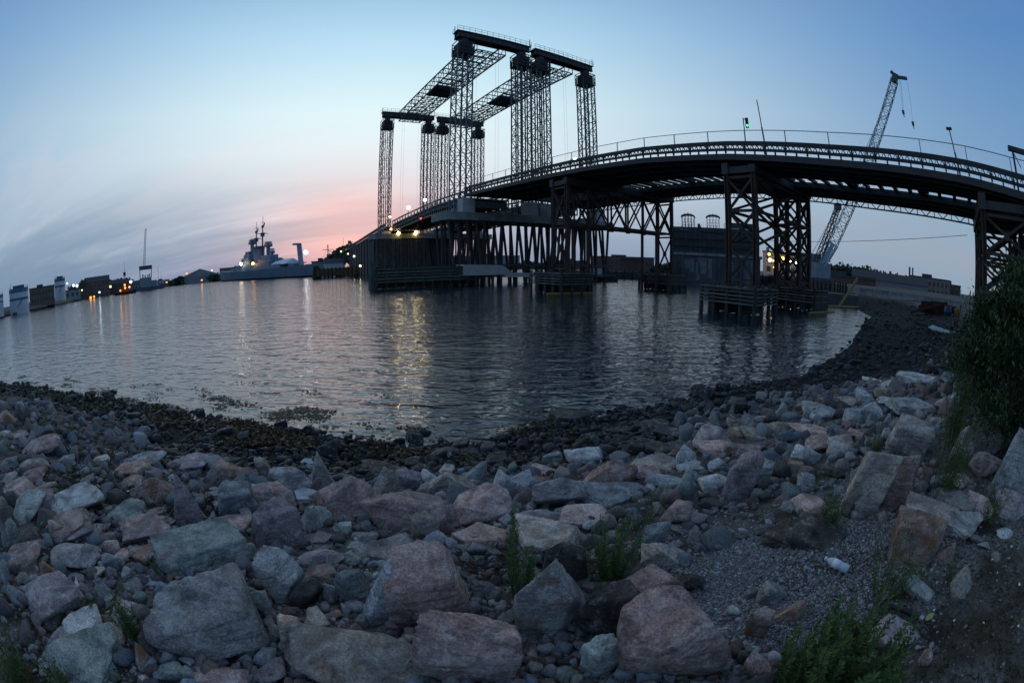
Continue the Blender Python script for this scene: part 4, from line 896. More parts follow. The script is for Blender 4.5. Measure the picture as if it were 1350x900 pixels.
building(46.2, 170, 10, 8, 3.8, 'ochre hut on the right bank skyline', mat('ochre_hut', (.28,.19,.06), .9), 'gable', group='buildings on the right skyline', z=1.6)
building(43.2, 150, 24, 8, 2.4, 'low dark shed on the bank right of the crane foot', brickm, 'flat', group='buildings on the right skyline', z=2)
# quay wall of timber on the right bank
e = empty('timber_quay', (0, 0, 0)); tag(e, 'dark timber quay wall at the head of the cove on the right', 'quay'); m = MB(); m2 = MB(); qp = [(46.5, 48.5), (52.2, 54.5), (55.8, 61.5), (58.3, 74), (62, 84), (71, 108), (56, 114.5)]
for a, b in zip(qp, qp[1:]):
    m.bar((a[0], a[1], 1.1), (b[0], b[1], 1.1), .3, 3.2); L_ = math.hypot(b[0]-a[0], b[1]-a[1])
    for k in range(int(L_/1.8)): t_ = k/(L_/1.8); m2.bar((a[0]+(b[0]-a[0])*t_-.25, a[1]+(b[1]-a[1])*t_, -1), (a[0]+(b[0]-a[0])*t_-.25, a[1]+(b[1]-a[1])*t_, 3.2), .4, n=6)
m.build('wall', dsteel, e); m2.each('pile', wetw, e)
e = ft('mooring_pole', 'slanting ochre pole leaning against the timber quay', 'pole', 44.0, 62, 0); m = MB(); m.bar((-1.6, 0, -.5), (1.4, 2, 4.0), .42, n=8); m.build('pole', mat('ochre_pole', (.26,.20,.07), .8), e)
m = MB(); m.bar((0, 0, .1), (14, -3, .1), .28, n=8); o = m.build('floating_boom', bpy.data.materials['faded_yellow'], None, loc=(37.5, 44.5, 0), rz=R(20)); tag(o, 'yellow boom floating at the foot of the timber quay', 'boom', 'floating booms')
e = ft('barge_pontoon', 'low grey pontoon moored at the timber quay', 'pontoon', 41.6, 66, 0); m = MB(); m.box(-5, 4.5, 0, 4, -.3, 1.6); m.build('hull', shipd, e); m = MB(); m.box(-5, 4.5, -.1, 0, 1.2, 1.55); m.build('pale_rail', timl, e)
# building rubbish on the right bank
e = ft('steel_scrap', 'rusty brown heap of steel sheets on the right bank', 'scrap pile', 56.8, 56, None, 0); rr_ = random.Random(8); m = MB(); e.scale = (.62, .62, .62)
for k in range(16): x = rr_.uniform(-2.8, 3.4); m.bar((x-1.8, rr_.uniform(0, 2), .2+.11*k), (x+1.6, rr_.uniform(0, 2), .15+.11*k+rr_.uniform(-.2, .4)), .12, .8)
m.bar((-6.2, -.6, -.4), (1.8, .4, 2.1), .5, .4); m.build('sheets', mat('rust_sheet', (.085,.035,.022), .9, col2=(.05,.022,.016), nscale=.8), e)
e = ft('blue_drum', 'blue plastic drum in front of the rusty steel heap', 'drum', 58.2, 54, None); e.scale = (.75, .75, .75); V, F_ = lathe0([(.55, -.2), (.62, 0), (.62, .6), (.66, .64), (.62, .7), (.62, 1.3), (.56, 1.4)], 16); mesh_obj('body', V, F_, mat('blue_plastic', (.02,.06,.16), .5), e, True)
e = ft('yellow_tank', 'small yellow tank beside the right edge trestle', 'tank', 59.6, 54, None); e.scale = (.5, .5, .5); V, F_ = lathe0([(.6, 0), (.85, .1), (.85, 1.5), (.5, 1.8)], 16); mesh_obj('body', V, F_, mat('yellow_paint', (.26,.15,.02), .7), e, True)
e = ft('white_tarp', 'long pale tarpaulin roll lying on the right bank', 'tarpaulin', 57.9, 36, None, 0); e.scale = (.55, .6, .6); rng = np.random.default_rng(3); V = []; F_ = []; n, k_ = 18, 10
for i in range(n+1):
    t_ = i/n; r_ = .52*(1+.18*math.sin(t_*9)+.1*rng.normal())*min(1, 5*t_+.3, 5*(1-t_)+.3)
    for j in range(k_): a = 6.283*j/k_; V.append(((t_-.5)*5.2, .3*math.sin(t_*5)+r_*math.cos(a), .30-t_*.4+r_*.62*math.sin(a)+.03*rng.normal()))
for i in range(n):
    for j in range(k_): F_.append((i*k_+j, i*k_+(j+1) % k_, (i+1)*k_+(j+1) % k_, (i+1)*k_+j))
F_ += [tuple(range(k_))[::-1], tuple(n*k_+j for j in range(k_))]; mesh_obj('sheet', V, F_, mat('pale_tarp', (.50,.56,.60), .7), e, True)
e = ft('concrete_barrier', 'row of pale concrete barriers on the right bank', 'barrier', 53.5, 72, None, 8); m = MB()
for k in range(8): x = -10+k*2.7; m = MB(); m.sweep([x, x+2.5], lambda q: [(-.3, 0), (.3, 0), (.12, .35), (.1, .85), (-.1, .85), (-.12, .35)]); m.build('barrier_block', conc, e)
ROCKS = [
(-8.812, 3.02, 1.533, 0.44, 0.352, 0.314, 1.24, 'r', 'r', 22, 'small reddish rounded stone behind the blue-green boulder by the left edge'),
(-8.234, 2.695, 1.582, 0.291, 0.233, 0.087, 1.25, 't', 'a', 15, 'tiny tan angular stone behind the blue-green boulder by the left edge'),
(-8.115, 2.977, 1.507, 0.391, 0.293, 0.07, 1.22, 't', 's', 20, 'small tan flat stone behind the blue-green boulder by the left edge'),
(-6.909, 2.946, 1.414, 0.738, 0.59, 0.221, 1.17, 'p', 'a', 45, 'medium pinkish angular stone behind the blue-green boulder by the left edge'),
(-6.427, 2.026, 1.629, 0.334, 0.267, 0.148, 1.27, 'g', 'a', 22, 'small grey-green angular stone behind the blue-green boulder by the left edge'),
(-6.108, 2.373, 1.547, 0.472, 0.354, 0.142, 1.2, 't', 'p', 32, 'medium tan pointed stone just behind the blue-green boulder by the left edge'),
(-5.354, 1.999, 1.669, 0.478, 0.382, 0.143, 1.21, 'p', 'a', 37, 'medium pinkish angular stone just behind the blue-green boulder by the left edge'),
(-6.178, 3.06, 1.374, 0.297, 0.238, 0.089, 1.11, 'y', 'a', 20, 'small grey angular stone just behind the pale flat-topped boulder'),
(-5.927, 3.608, 1.207, 0.329, 0.247, 0.105, 1.02, 't', 's', 22, 'small tan flat stone behind the pale flat-topped boulder'),
(-5.825, 3.962, 1.093, 0.207, 0.166, 0.156, 0.97, 'b', 'a', 15, 'tiny blue-grey angular stone behind the rust-streaked pink boulder leaning on a grey triangle'),
(-5.352, 3.79, 1.146, 0.341, 0.273, 0.102, 0.95, 'b', 'a', 25, 'small blue-grey angular stone just behind the rust-streaked pink boulder leaning on a grey triangle'),
(-5.389, 4.248, 0.954, 0.628, 0.502, 0.247, 0.9, 'y', 'r', 45, 'medium grey rounded stone just behind the rust-streaked pink boulder leaning on a grey triangle'),
(-5.108, 3.649, 1.183, 0.633, 0.475, 0.114, 0.95, 'r', 's', 47, 'medium reddish flat stone just behind the rust-streaked pink boulder leaning on a grey triangle'),
(-4.622, 3.181, 1.27, 0.412, 0.33, 0.124, 0.97, 'r', 'a', 35, 'medium reddish angular stone just left of the rust-streaked pink boulder leaning on a grey triangle'),
(-4.995, 2.704, 1.457, 0.244, 0.195, 0.073, 1.07, 'p', 'a', 20, 'small pinkish angular stone just behind the pale flat-topped boulder'),
(-3.938, 3.063, 1.289, 0.53, 0.398, 0.283, 0.91, 'r', 'p', 52, 'rust-streaked pink boulder leaning on a grey triangle'),
(-3.03, 2.741, 1.298, 0.366, 0.183, 0.572, 0.84, 'u', 't', 50, 'tall lilac-grey triangular boulder'),
(-4.922, 4.838, 0.801, 0.78, 0.585, 0.14, 0.79, 'u', 's', 55, 'large purple-grey flat stone just behind the tall lilac-grey triangular boulder'),
(-5.008, 4.464, 0.914, 0.268, 0.214, 0.128, 0.84, 'u', 'a', 20, 'small purple-grey angular stone just behind the rust-streaked pink boulder leaning on a grey triangle'),
(-4.174, 4.938, 0.703, 0.544, 0.435, 0.244, 0.7, 'r', 'a', 42, 'medium reddish angular stone just behind the pale blue block left of centre'),
(-2.767, 3.295, 1.206, 0.462, 0.333, 0.36, 0.7, 'b', 'b', 55, 'pale blue block left of centre'),
(-2.846, 3.739, 1.115, 0.227, 0.182, 0.184, 0.65, 'u', 'a', 25, 'small purple-grey angular stone just right of the pale blue block left of centre'),
(-4.388, 1.451, 1.753, 0.5, 0.4, 0.15, 1.25, 'g', 'a', 47, 'blue-green boulder by the left edge'),
(-4.154, 1.973, 1.617, 0.606, 0.485, 0.182, 1.13, 'w', 'r', 60, 'pale flat-topped boulder among the shore rubble'),
(-3.659, 2.335, 1.489, 0.442, 0.354, 0.133, 1.0, 'g', 'r', 47, 'rounded olive boulder among the shore rubble'),
(-3.512, 2.652, 1.402, 0.231, 0.185, 0.081, 0.92, 'p', 'a', 25, 'small pinkish angular stone just behind the long pink slab'),
(-3.322, 2.353, 1.479, 0.535, 0.401, 0.096, 0.95, 'p', 's', 60, 'large pinkish flat stone just behind the long pink slab'),
(-4.909, 1.964, 1.665, 0.323, 0.258, 0.097, 1.19, 'r', 'a', 27, 'small reddish angular stone just behind the blue-green boulder by the left edge'),
(-5.114, 1.58, 1.758, 0.533, 0.4, 0.096, 1.27, 'p', 's', 42, 'medium pinkish flat stone just behind the blue-green boulder by the left edge'),
(-5.453, 1.584, 1.783, 0.357, 0.285, 0.107, 1.29, 't', 'a', 27, 'small tan angular stone just behind the blue-green boulder by the left edge'),
(-4.401, 1.683, 1.707, 0.27, 0.216, 0.181, 1.21, 'u', 'a', 27, 'small purple-grey angular stone just right of the blue-green boulder by the left edge'),
(-3.883, 1.87, 1.627, 0.342, 0.257, 0.062, 1.12, 'u', 's', 35, 'medium purple-grey flat stone just in front of the pale flat-topped boulder'),
(-2.587, 3.145, 1.277, 0.138, 0.11, 0.126, 0.69, 't', 'r', 17, 'tiny tan rounded stone just in front of the pale blue block left of centre'),
(-2.537, 2.858, 1.353, 0.359, 0.287, 0.108, 0.73, 'p', 'a', 45, 'medium pinkish angular stone just in front of the pale blue block left of centre'),
(-3.771, 1.581, 1.681, 0.568, 0.426, 0.102, 1.17, 'p', 's', 60, 'large pinkish flat stone just in front of the pale flat-topped boulder'),
(-4.505, 1.15, 1.828, 0.114, 0.092, 0.183, 1.32, 't', 'a', 15, 'tiny tan angular stone just left of the blue-green boulder by the left edge'),
(-4.522, 3.955, 1.033, 0.216, 0.173, 0.065, 0.85, 'w', 'a', 17, 'tiny pale angular stone just right of the rust-streaked pink boulder leaning on a grey triangle'),
(-4.613, 2.799, 1.42, 0.172, 0.138, 0.052, 1.03, 'y', 'a', 15, 'tiny grey angular stone just behind the rounded olive boulder'),
(-3.408, 3.568, 1.163, 0.174, 0.139, 0.078, 0.76, 'y', 'a', 17, 'tiny grey angular stone just right of the tall lilac-grey triangular boulder'),
(-3.746, 3.899, 1.075, 0.248, 0.199, 0.074, 0.77, 'n', 'a', 22, 'small dark brown angular stone just right of the tall lilac-grey triangular boulder'),
(-3.613, 1.902, 1.579, 0.247, 0.198, 0.074, 1.09, 'y', 'a', 27, 'small grey angular stone just left of the rounded olive boulder'),
(-3.986, 0.908, 1.812, 0.261, 0.209, 0.201, 1.35, 'g', 'a', 30, 'small grey-green angular stone just in front of the blue-green boulder by the left edge'),
(-3.919, 1.099, 1.775, 0.334, 0.267, 0.1, 1.3, 'n', 'a', 35, 'medium dark brown angular stone just in front of the blue-green boulder by the left edge'),
(-3.822, 1.456, 1.699, 0.19, 0.152, 0.142, 1.21, 'r', 'a', 22, 'small reddish angular stone just in front of the pale flat-topped boulder'),
(-3.623, 1.609, 1.663, 0.333, 0.266, 0.1, 1.15, 'u', 'a', 37, 'medium purple-grey angular stone just behind the ridged grey boulder'),
(-3.17, 2.163, 1.513, 0.5, 0.36, 0.15, 0.97, 'p', 'b', 60, 'long pink slab among the shore rubble'),
(-3.435, 1.866, 1.577, 0.212, 0.169, 0.082, 1.07, 't', 'a', 25, 'small tan angular stone just in front of the rounded olive boulder'),
(-3.61, 0.928, 1.79, 0.421, 0.337, 0.126, 1.32, 'p', 'r', 47, 'medium pinkish rounded stone in front of the blue-green boulder by the left edge'),
(-3.172, 0.948, 1.756, 0.214, 0.107, 0.175, 1.28, 'r', 't', 30, 'small reddish wedge-shaped stone just behind the purple-grey block with a flat face'),
(-3.213, 1.321, 1.711, 0.437, 0.35, 0.131, 1.18, 'y', 'a', 55, 'ridged grey boulder among the shore rubble'),
(-3.197, 1.715, 1.611, 0.174, 0.139, 0.088, 1.08, 'p', 'r', 22, 'small pinkish rounded stone just right of the ridged grey boulder'),
(-2.921, 1.526, 1.642, 0.15, 0.12, 0.129, 1.09, 'b', 'a', 22, 'small blue-grey angular stone just right of the ridged grey boulder'),
(-2.831, 1.867, 1.562, 0.317, 0.253, 0.095, 0.99, 'r', 'a', 42, 'medium reddish angular stone just in front of the long pink slab'),
(-2.433, 2.165, 1.465, 0.69, 0.497, 0.207, 0.84, 'g', 'b', 98, 'wide grey-green block among the shore rubble'),
(-2.029, 2.357, 1.42, 0.129, 0.093, 0.207, 0.71, 'g', 'b', 22, 'small grey-green blocky stone just in front of the big lilac-grey block'),
(-3.357, 0.572, 1.861, 0.107, 0.085, 0.171, 1.4, 'w', 'a', 20, 'small pale angular stone left of the purple-grey block with a flat face'),
(-3.283, 0.678, 1.855, 0.141, 0.113, 0.055, 1.37, 'p', 'a', 17, 'tiny pinkish angular stone just left of the purple-grey block with a flat face'),
(-3.209, 0.783, 1.821, 0.136, 0.109, 0.058, 1.33, 'b', 'a', 17, 'tiny blue-grey angular stone just behind the purple-grey block with a flat face'),
(-2.919, 0.976, 1.751, 0.203, 0.153, 0.061, 1.25, 'w', 'p', 27, 'small pale pointed stone just right of the purple-grey block with a flat face'),
(-2.852, 0.729, 1.781, 0.514, 0.37, 0.154, 1.32, 'u', 'b', 70, 'purple-grey block with a flat face'),
(-2.639, 1.172, 1.69, 0.138, 0.069, 0.221, 1.15, 'y', 't', 27, 'small grey wedge-shaped stone just in front of the ridged grey boulder'),
(-3.01, 1.108, 1.742, 0.169, 0.135, 0.051, 1.22, 'b', 'a', 22, 'small blue-grey angular stone just in front of the ridged grey boulder'),
(-2.921, 1.307, 1.713, 0.165, 0.132, 0.05, 1.15, 't', 'a', 22, 'small tan angular stone just in front of the ridged grey boulder'),
(-2.313, 1.085, 1.74, 0.228, 0.182, 0.068, 1.13, 'u', 'r', 37, 'medium purple-grey rounded stone just right of the pale greenish block'),
(-2.675, 0.622, 1.81, 0.242, 0.194, 0.073, 1.34, 'n', 'a', 35, 'medium dark brown angular stone just in front of the purple-grey block with a flat face'),
(-2.415, 0.771, 1.768, 0.291, 0.21, 0.131, 1.26, 'w', 'b', 47, 'pale greenish block among the shore rubble'),
(-2.428, 0.548, 1.827, 0.316, 0.253, 0.095, 1.35, 'u', 'a', 50, 'medium purple-grey angular stone just left of the pale greenish block'),
(-2.209, 0.88, 1.782, 0.205, 0.164, 0.061, 1.19, 'r', 'a', 35, 'medium reddish angular stone just right of the pale greenish block'),
(-1.672, 1.276, 1.655, 0.68, 0.544, 0.405, 0.92, 'y', 'r', 146, 'huge ochre-veined grey boulder'),
(-2.066, 0.558, 1.821, 0.555, 0.417, 0.167, 1.31, 'g', 'p', 100, 'pale green pointed slab'),
(-1.822, 0.786, 1.793, 0.117, 0.058, 0.186, 1.16, 'r', 't', 32, 'medium reddish wedge-shaped stone right of the pale green pointed slab'),
(-1.648, 0.814, 1.804, 0.179, 0.143, 0.084, 1.11, 'g', 'r', 40, 'medium grey-green rounded stone in front of the huge ochre-veined grey boulder'),
(-1.767, 0.674, 1.83, 0.084, 0.068, 0.025, 1.21, 't', 'a', 17, 'tiny tan angular stone right of the pale green pointed slab'),
(-1.413, 0.923, 1.78, 0.338, 0.253, 0.061, 0.99, 'p', 's', 75, 'large pinkish flat stone in front of the huge ochre-veined grey boulder'),
(-2.583, 1.154, 1.723, 0.1, 0.08, 0.03, 1.15, 'w', 'a', 15, 'tiny pale angular stone just behind the pale greenish block'),
(-2.562, 1.418, 1.653, 0.151, 0.121, 0.045, 1.07, 'g', 'a', 22, 'small grey-green angular stone in front of the long pink slab'),
(-2.501, 1.578, 1.607, 0.134, 0.107, 0.04, 1.01, 'b', 'a', 20, 'small blue-grey angular stone in front of the long pink slab'),
(-2.745, 1.51, 1.636, 0.098, 0.079, 0.069, 1.07, 'w', 'a', 15, 'tiny pale angular stone in front of the long pink slab'),
(-3.001, 1.696, 1.613, 0.153, 0.123, 0.046, 1.06, 'p', 'a', 20, 'small pinkish angular stone just in front of the long pink slab'),
(-2.808, 1.658, 1.606, 0.106, 0.085, 0.048, 1.04, 'y', 'a', 15, 'tiny grey angular stone just in front of the long pink slab'),
(-3.554, 5.024, 0.681, 0.22, 0.159, 0.352, 0.62, 't', 'b', 20, 'small tan blocky stone just behind the pale blue block left of centre'),
(-2.885, 4.654, 0.784, 0.506, 0.404, 0.335, 0.55, 'y', 'r', 47, 'medium grey rounded stone just left of the upright dark slate'),
(-2.657, 5.175, 0.543, 0.373, 0.186, 0.596, 0.47, 'y', 't', 35, 'upright dark slate among the shore rubble'),
(-3.512, 6.296, 0.29, 0.317, 0.254, 0.151, 0.51, 'b', 'a', 22, 'small blue-grey angular stone just left of the upright dark slate'),
(-2.536, 6.671, 0.171, 0.455, 0.364, 0.136, 0.36, 'k', 'a', 32, 'medium black wet angular stone just behind the brown-based cone-shaped stone'),
(-2.113, 6.432, 0.253, 0.663, 0.498, 0.119, 0.32, 'n', 's', 50, 'medium dark brown flat stone just behind the brown-based cone-shaped stone'),
(-1.393, 5.28, 0.588, 0.343, 0.274, 0.371, 0.26, 'u', 'a', 32, 'medium purple-grey angular stone just right of the brown-based cone-shaped stone'),
(-1.271, 7.279, 0.113, 0.604, 0.484, 0.276, 0.17, 'k', 'r', 42, 'coal-black boulder at the foot of the rubble'),
(-1.608, 4.782, 0.703, 0.336, 0.252, 0.46, 0.32, 't', 'p', 35, 'brown-based cone-shaped stone among the shore rubble'),
(-1.753, 3.925, 0.954, 0.656, 0.492, 0.479, 0.42, 'p', 'p', 78, 'large boulder with a pale top and purple front'),
(-2.473, 4.277, 0.947, 0.377, 0.283, 0.068, 0.52, 'b', 's', 37, 'medium blue-grey flat stone just in front of the upright dark slate'),
(-2.565, 3.556, 1.148, 0.572, 0.412, 0.287, 0.62, 'p', 'b', 65, 'large pinkish blocky stone just behind the big lilac-grey block'),
(-1.88, 3.349, 1.18, 0.3, 0.24, 0.283, 0.51, 'g', 'a', 40, 'medium grey-green angular stone just right of the big lilac-grey block'),
(-0.799, 5.078, 0.716, 0.737, 0.369, 0.315, 0.16, 't', 't', 73, 'gable-shaped tan boulder among the shore rubble'),
(-0.578, 5.486, 0.622, 0.405, 0.202, 0.331, 0.1, 'g', 't', 37, 'medium grey-green wedge-shaped stone just right of the gable-shaped tan boulder'),
(-1.043, 6.231, 0.39, 0.278, 0.222, 0.146, 0.17, 't', 'a', 22, 'small tan angular stone just behind the gable-shaped tan boulder'),
(-1.158, 5.426, 0.595, 0.243, 0.194, 0.249, 0.21, 'w', 'a', 22, 'small pale angular stone just left of the gable-shaped tan boulder'),
(-0.093, 4.696, 0.888, 0.255, 0.204, 0.348, 0.02, 'w', 'a', 27, 'small pale angular stone just behind the broad pinkish boulder with a white crease'),
(-1.066, 3.666, 1.086, 0.751, 0.601, 0.378, 0.28, 'p', 'r', 98, 'long bulging pink boulder'),
(-0.321, 3.791, 1.14, 0.557, 0.446, 0.319, 0.08, 'p', 'r', 73, 'broad pinkish boulder with a white crease'),
(-0.669, 3.594, 1.136, 0.238, 0.178, 0.334, 0.18, 't', 'p', 32, 'medium tan pointed stone just in front of the gable-shaped tan boulder'),
(-0.758, 3.237, 1.229, 0.217, 0.174, 0.305, 0.23, 't', 'r', 32, 'medium tan rounded stone just right of the long bulging pink boulder'),
(-1.518, 3.779, 1.074, 0.207, 0.165, 0.106, 0.38, 'u', 'a', 25, 'small purple-grey angular stone just in front of the brown-based cone-shaped stone'),
(-1.497, 4.648, 0.81, 0.295, 0.221, 0.08, 0.31, 'g', 's', 30, 'small grey-green flat stone just in front of the brown-based cone-shaped stone'),
(-2.679, 5.795, 0.407, 0.186, 0.148, 0.134, 0.43, 'n', 'a', 15, 'tiny dark brown angular stone just right of the upright dark slate'),
(-0.295, 6.926, 0.258, 0.367, 0.294, 0.188, 0.04, 'n', 'a', 27, 'small dark brown angular stone behind the broad pinkish boulder with a white crease'),
(-2.569, 6.013, 0.341, 0.289, 0.231, 0.141, 0.4, 'k', 'a', 22, 'small black wet angular stone just right of the upright dark slate'),
(-1.657, 6.779, 0.233, 0.305, 0.244, 0.159, 0.24, 'k', 'a', 22, 'small black wet angular stone just right of the brown-based cone-shaped stone'),
(-0.779, 7.556, 0.099, 0.437, 0.35, 0.142, 0.1, 'k', 'a', 30, 'small black wet angular stone just behind the gable-shaped tan boulder'),
(-2.002, 2.774, 1.304, 0.455, 0.328, 0.407, 0.63, 'u', 'b', 68, 'big lilac-grey block among the shore rubble'),
(-1.726, 2.976, 1.306, 0.273, 0.205, 0.049, 0.53, 'u', 's', 37, 'medium purple-grey flat stone just right of the big lilac-grey block'),
(-1.485, 2.51, 1.445, 0.344, 0.275, 0.103, 0.53, 'u', 'a', 55, 'large purple-grey angular stone just right of the mottled yellow-green boulder'),
(-1.481, 1.96, 1.499, 0.28, 0.224, 0.449, 0.65, 'w', 'a', 60, 'mottled yellow-green boulder among the shore rubble'),
(-1.369, 2.306, 1.497, 0.251, 0.189, 0.045, 0.54, 'r', 's', 42, 'medium reddish flat stone just left of the smooth blue-grey upright stone'),
(-1.301, 1.911, 1.543, 0.216, 0.173, 0.218, 0.6, 'n', 'a', 45, 'medium dark brown angular stone just in front of the mottled yellow-green boulder'),
(-1.259, 2.592, 1.415, 0.184, 0.147, 0.08, 0.45, 'g', 'a', 30, 'small grey-green angular stone just behind the smooth blue-grey upright stone'),
(-0.998, 2.029, 1.513, 0.194, 0.155, 0.311, 0.46, 'b', 'r', 42, 'smooth blue-grey upright stone'),
(-0.76, 1.854, 1.541, 0.309, 0.154, 0.494, 0.39, 'b', 't', 73, 'steep blue-green triangular slate'),
(-0.493, 1.984, 1.542, 0.45, 0.324, 0.491, 0.24, 'p', 'b', 100, 'big purple-pink banded block'),
(-1.006, 2.846, 1.342, 0.485, 0.364, 0.087, 0.34, 'y', 's', 75, 'large grey flat stone just behind the steep blue-green triangular slate'),
(-1.16, 1.995, 1.533, 0.104, 0.083, 0.166, 0.53, 'y', 'a', 22, 'small grey angular stone just left of the smooth blue-grey upright stone'),
(-1.08, 1.806, 1.597, 0.106, 0.085, 0.069, 0.54, 'p', 'a', 22, 'small pinkish angular stone just in front of the smooth blue-grey upright stone'),
(-1.526, 1.671, 1.623, 0.129, 0.104, 0.207, 0.74, 'g', 'a', 30, 'small grey-green angular stone just in front of the mottled yellow-green boulder'),
(-1.186, 1.446, 1.672, 0.142, 0.114, 0.228, 0.69, 't', 'r', 37, 'medium tan rounded stone in front of the mottled yellow-green boulder'),
(-1.428, 1.423, 1.681, 0.078, 0.062, 0.125, 0.79, 'n', 'a', 20, 'small dark brown angular stone right of the huge ochre-veined grey boulder'),
(-1.126, 1.627, 1.645, 0.166, 0.133, 0.116, 0.61, 't', 'a', 37, 'medium tan angular stone in front of the smooth blue-grey upright stone'),
(-0.756, 1.337, 1.732, 0.619, 0.495, 0.186, 0.51, 't', 'r', 161, 'huge low tan and green boulder'),
(-1.001, 1.568, 1.675, 0.083, 0.067, 0.075, 0.57, 'g', 'a', 20, 'small grey-green angular stone just behind the huge low tan and green boulder'),
(-0.534, 1.608, 1.677, 0.101, 0.08, 0.101, 0.32, 't', 'a', 25, 'small tan angular stone left of the huge pinkish boulder with a white scar'),
(-0.483, 1.722, 1.659, 0.054, 0.043, 0.041, 0.27, 'p', 'a', 12, 'tiny pinkish angular stone just left of the huge pinkish boulder with a white scar'),
(-0.218, 1.428, 1.651, 0.417, 0.333, 0.454, 0.15, 'p', 'r', 115, 'huge pinkish boulder with a white scar'),
(-1.196, 1.12, 1.74, 0.198, 0.159, 0.059, 0.82, 'u', 'a', 47, 'medium purple-grey angular stone in front of the huge ochre-veined grey boulder'),
(-1.071, 1.255, 1.723, 0.079, 0.063, 0.126, 0.71, 'n', 'a', 22, 'small dark brown angular stone left of the huge low tan and green boulder'),
(-0.476, 1.332, 1.744, 0.096, 0.077, 0.133, 0.34, 'g', 'a', 27, 'small grey-green angular stone right of the huge low tan and green boulder'),
(-0.175, 2.221, 1.535, 0.14, 0.112, 0.127, 0.08, 'b', 'a', 27, 'small blue-grey angular stone in front of the rusty tan slab'),
(-0.255, 3.177, 1.322, 0.452, 0.339, 0.081, 0.08, 'r', 's', 68, 'rusty tan slab among the shore rubble'),
(-1.286, 3.104, 1.3, 0.212, 0.169, 0.063, 0.39, 'y', 'a', 30, 'small grey angular stone just left of the long bulging pink boulder'),
(-1.305, 2.942, 1.332, 0.154, 0.115, 0.028, 0.42, 'w', 's', 22, 'small pale flat stone just behind the smooth blue-grey upright stone'),
(-1.571, 3.27, 1.254, 0.168, 0.134, 0.075, 0.45, 'g', 'a', 22, 'small grey-green angular stone just in front of the brown-based cone-shaped stone'),
(-0.494, 1.479, 1.72, 0.078, 0.062, 0.053, 0.32, 'b', 'a', 20, 'small blue-grey angular stone left of the huge pinkish boulder with a white scar'),
(0.09, 4.902, 0.845, 0.338, 0.27, 0.29, -0.02, 'w', 'a', 35, 'medium pale angular stone just left of the grey egg-shaped boulder'),
(0.313, 5.106, 0.855, 0.302, 0.241, 0.091, -0.06, 'r', 'a', 30, 'small reddish angular stone just left of the grey egg-shaped boulder'),
(0.624, 6.38, 0.48, 0.278, 0.223, 0.238, -0.1, 'g', 'a', 22, 'small grey-green angular stone just behind the grey egg-shaped boulder'),
(1.086, 6.08, 0.61, 0.537, 0.387, 0.267, -0.18, 'w', 'b', 45, 'medium pale blocky stone just left of the peaked reddish boulder'),
(1.084, 4.491, 1.043, 0.586, 0.44, 0.405, -0.24, 'r', 'p', 65, 'peaked reddish boulder among the shore rubble'),
(0.482, 4.087, 1.109, 0.491, 0.393, 0.375, -0.12, 'y', 'r', 60, 'grey egg-shaped boulder among the shore rubble'),
(0.996, 3.952, 1.242, 0.712, 0.534, 0.128, -0.25, 'b', 's', 88, 'long flat blue-grey slab'),
(0.24, 3.497, 1.279, 0.413, 0.33, 0.174, -0.07, 'y', 'a', 57, 'large grey angular stone just behind the flat-topped tan block'),
(0.671, 3.435, 1.316, 0.465, 0.372, 0.142, -0.19, 'p', 'a', 65, 'large pinkish angular stone just in front of the long flat blue-grey slab'),
(1.884, 5.059, 1.045, 0.632, 0.474, 0.114, -0.36, 't', 's', 60, 'large tan flat stone right of the peaked reddish boulder'),
(1.592, 4.634, 1.14, 0.337, 0.27, 0.101, -0.33, 'p', 'a', 35, 'medium pinkish angular stone just right of the peaked reddish boulder'),
(1.671, 3.571, 1.294, 0.276, 0.138, 0.436, -0.44, 'g', 't', 37, 'medium grey-green wedge-shaped stone in front of the dark purple dome'),
(1.725, 4.244, 1.207, 0.454, 0.363, 0.136, -0.39, 'b', 'a', 50, 'medium blue-grey angular stone right of the long flat blue-grey slab'),
(2.25, 4.925, 1.096, 0.28, 0.21, 0.294, -0.43, 'w', 'p', 27, 'small pale pointed stone just left of the dark purple dome'),
(2.177, 4.631, 1.195, 0.327, 0.262, 0.103, -0.44, 'b', 'a', 32, 'medium blue-grey angular stone just in front of the dark purple dome'),
(1.377, 3.083, 1.424, 0.247, 0.198, 0.27, -0.42, 'p', 'a', 37, 'medium pinkish angular stone right of the long flat blue-grey slab'),
(2.067, 3.72, 1.349, 0.331, 0.265, 0.233, -0.51, 'w', 'r', 40, 'medium pale rounded stone just left of the square lilac-purple block'),
(2.232, 3.452, 1.386, 0.316, 0.228, 0.506, -0.57, 'u', 'b', 42, 'square lilac-purple block among the shore rubble'),
(2.827, 5.453, 1.079, 0.435, 0.348, 0.318, -0.48, 'u', 'r', 37, 'dark purple dome among the shore rubble'),
(2.726, 5.032, 1.212, 0.614, 0.46, 0.11, -0.5, 'p', 's', 55, 'large pinkish flat stone just in front of the dark purple dome'),
(3.019, 4.796, 1.262, 0.5, 0.4, 0.15, -0.56, 'p', 'a', 45, 'medium pinkish angular stone just behind the square lilac-purple block'),
(2.404, 4.319, 1.289, 0.239, 0.191, 0.158, -0.51, 'b', 'a', 25, 'small blue-grey angular stone just left of the square lilac-purple block'),
(1.928, 3.396, 1.406, 0.278, 0.222, 0.086, -0.52, 'n', 'a', 35, 'medium dark brown angular stone just in front of the square lilac-purple block'),
(1.398, 2.983, 1.478, 0.223, 0.168, 0.04, -0.44, 'y', 's', 32, 'medium grey flat stone behind the pink-grey boulder with a thin white vein'),
(1.769, 5.899, 0.817, 0.293, 0.234, 0.257, -0.29, 'n', 'a', 25, 'small dark brown angular stone just behind the peaked reddish boulder'),
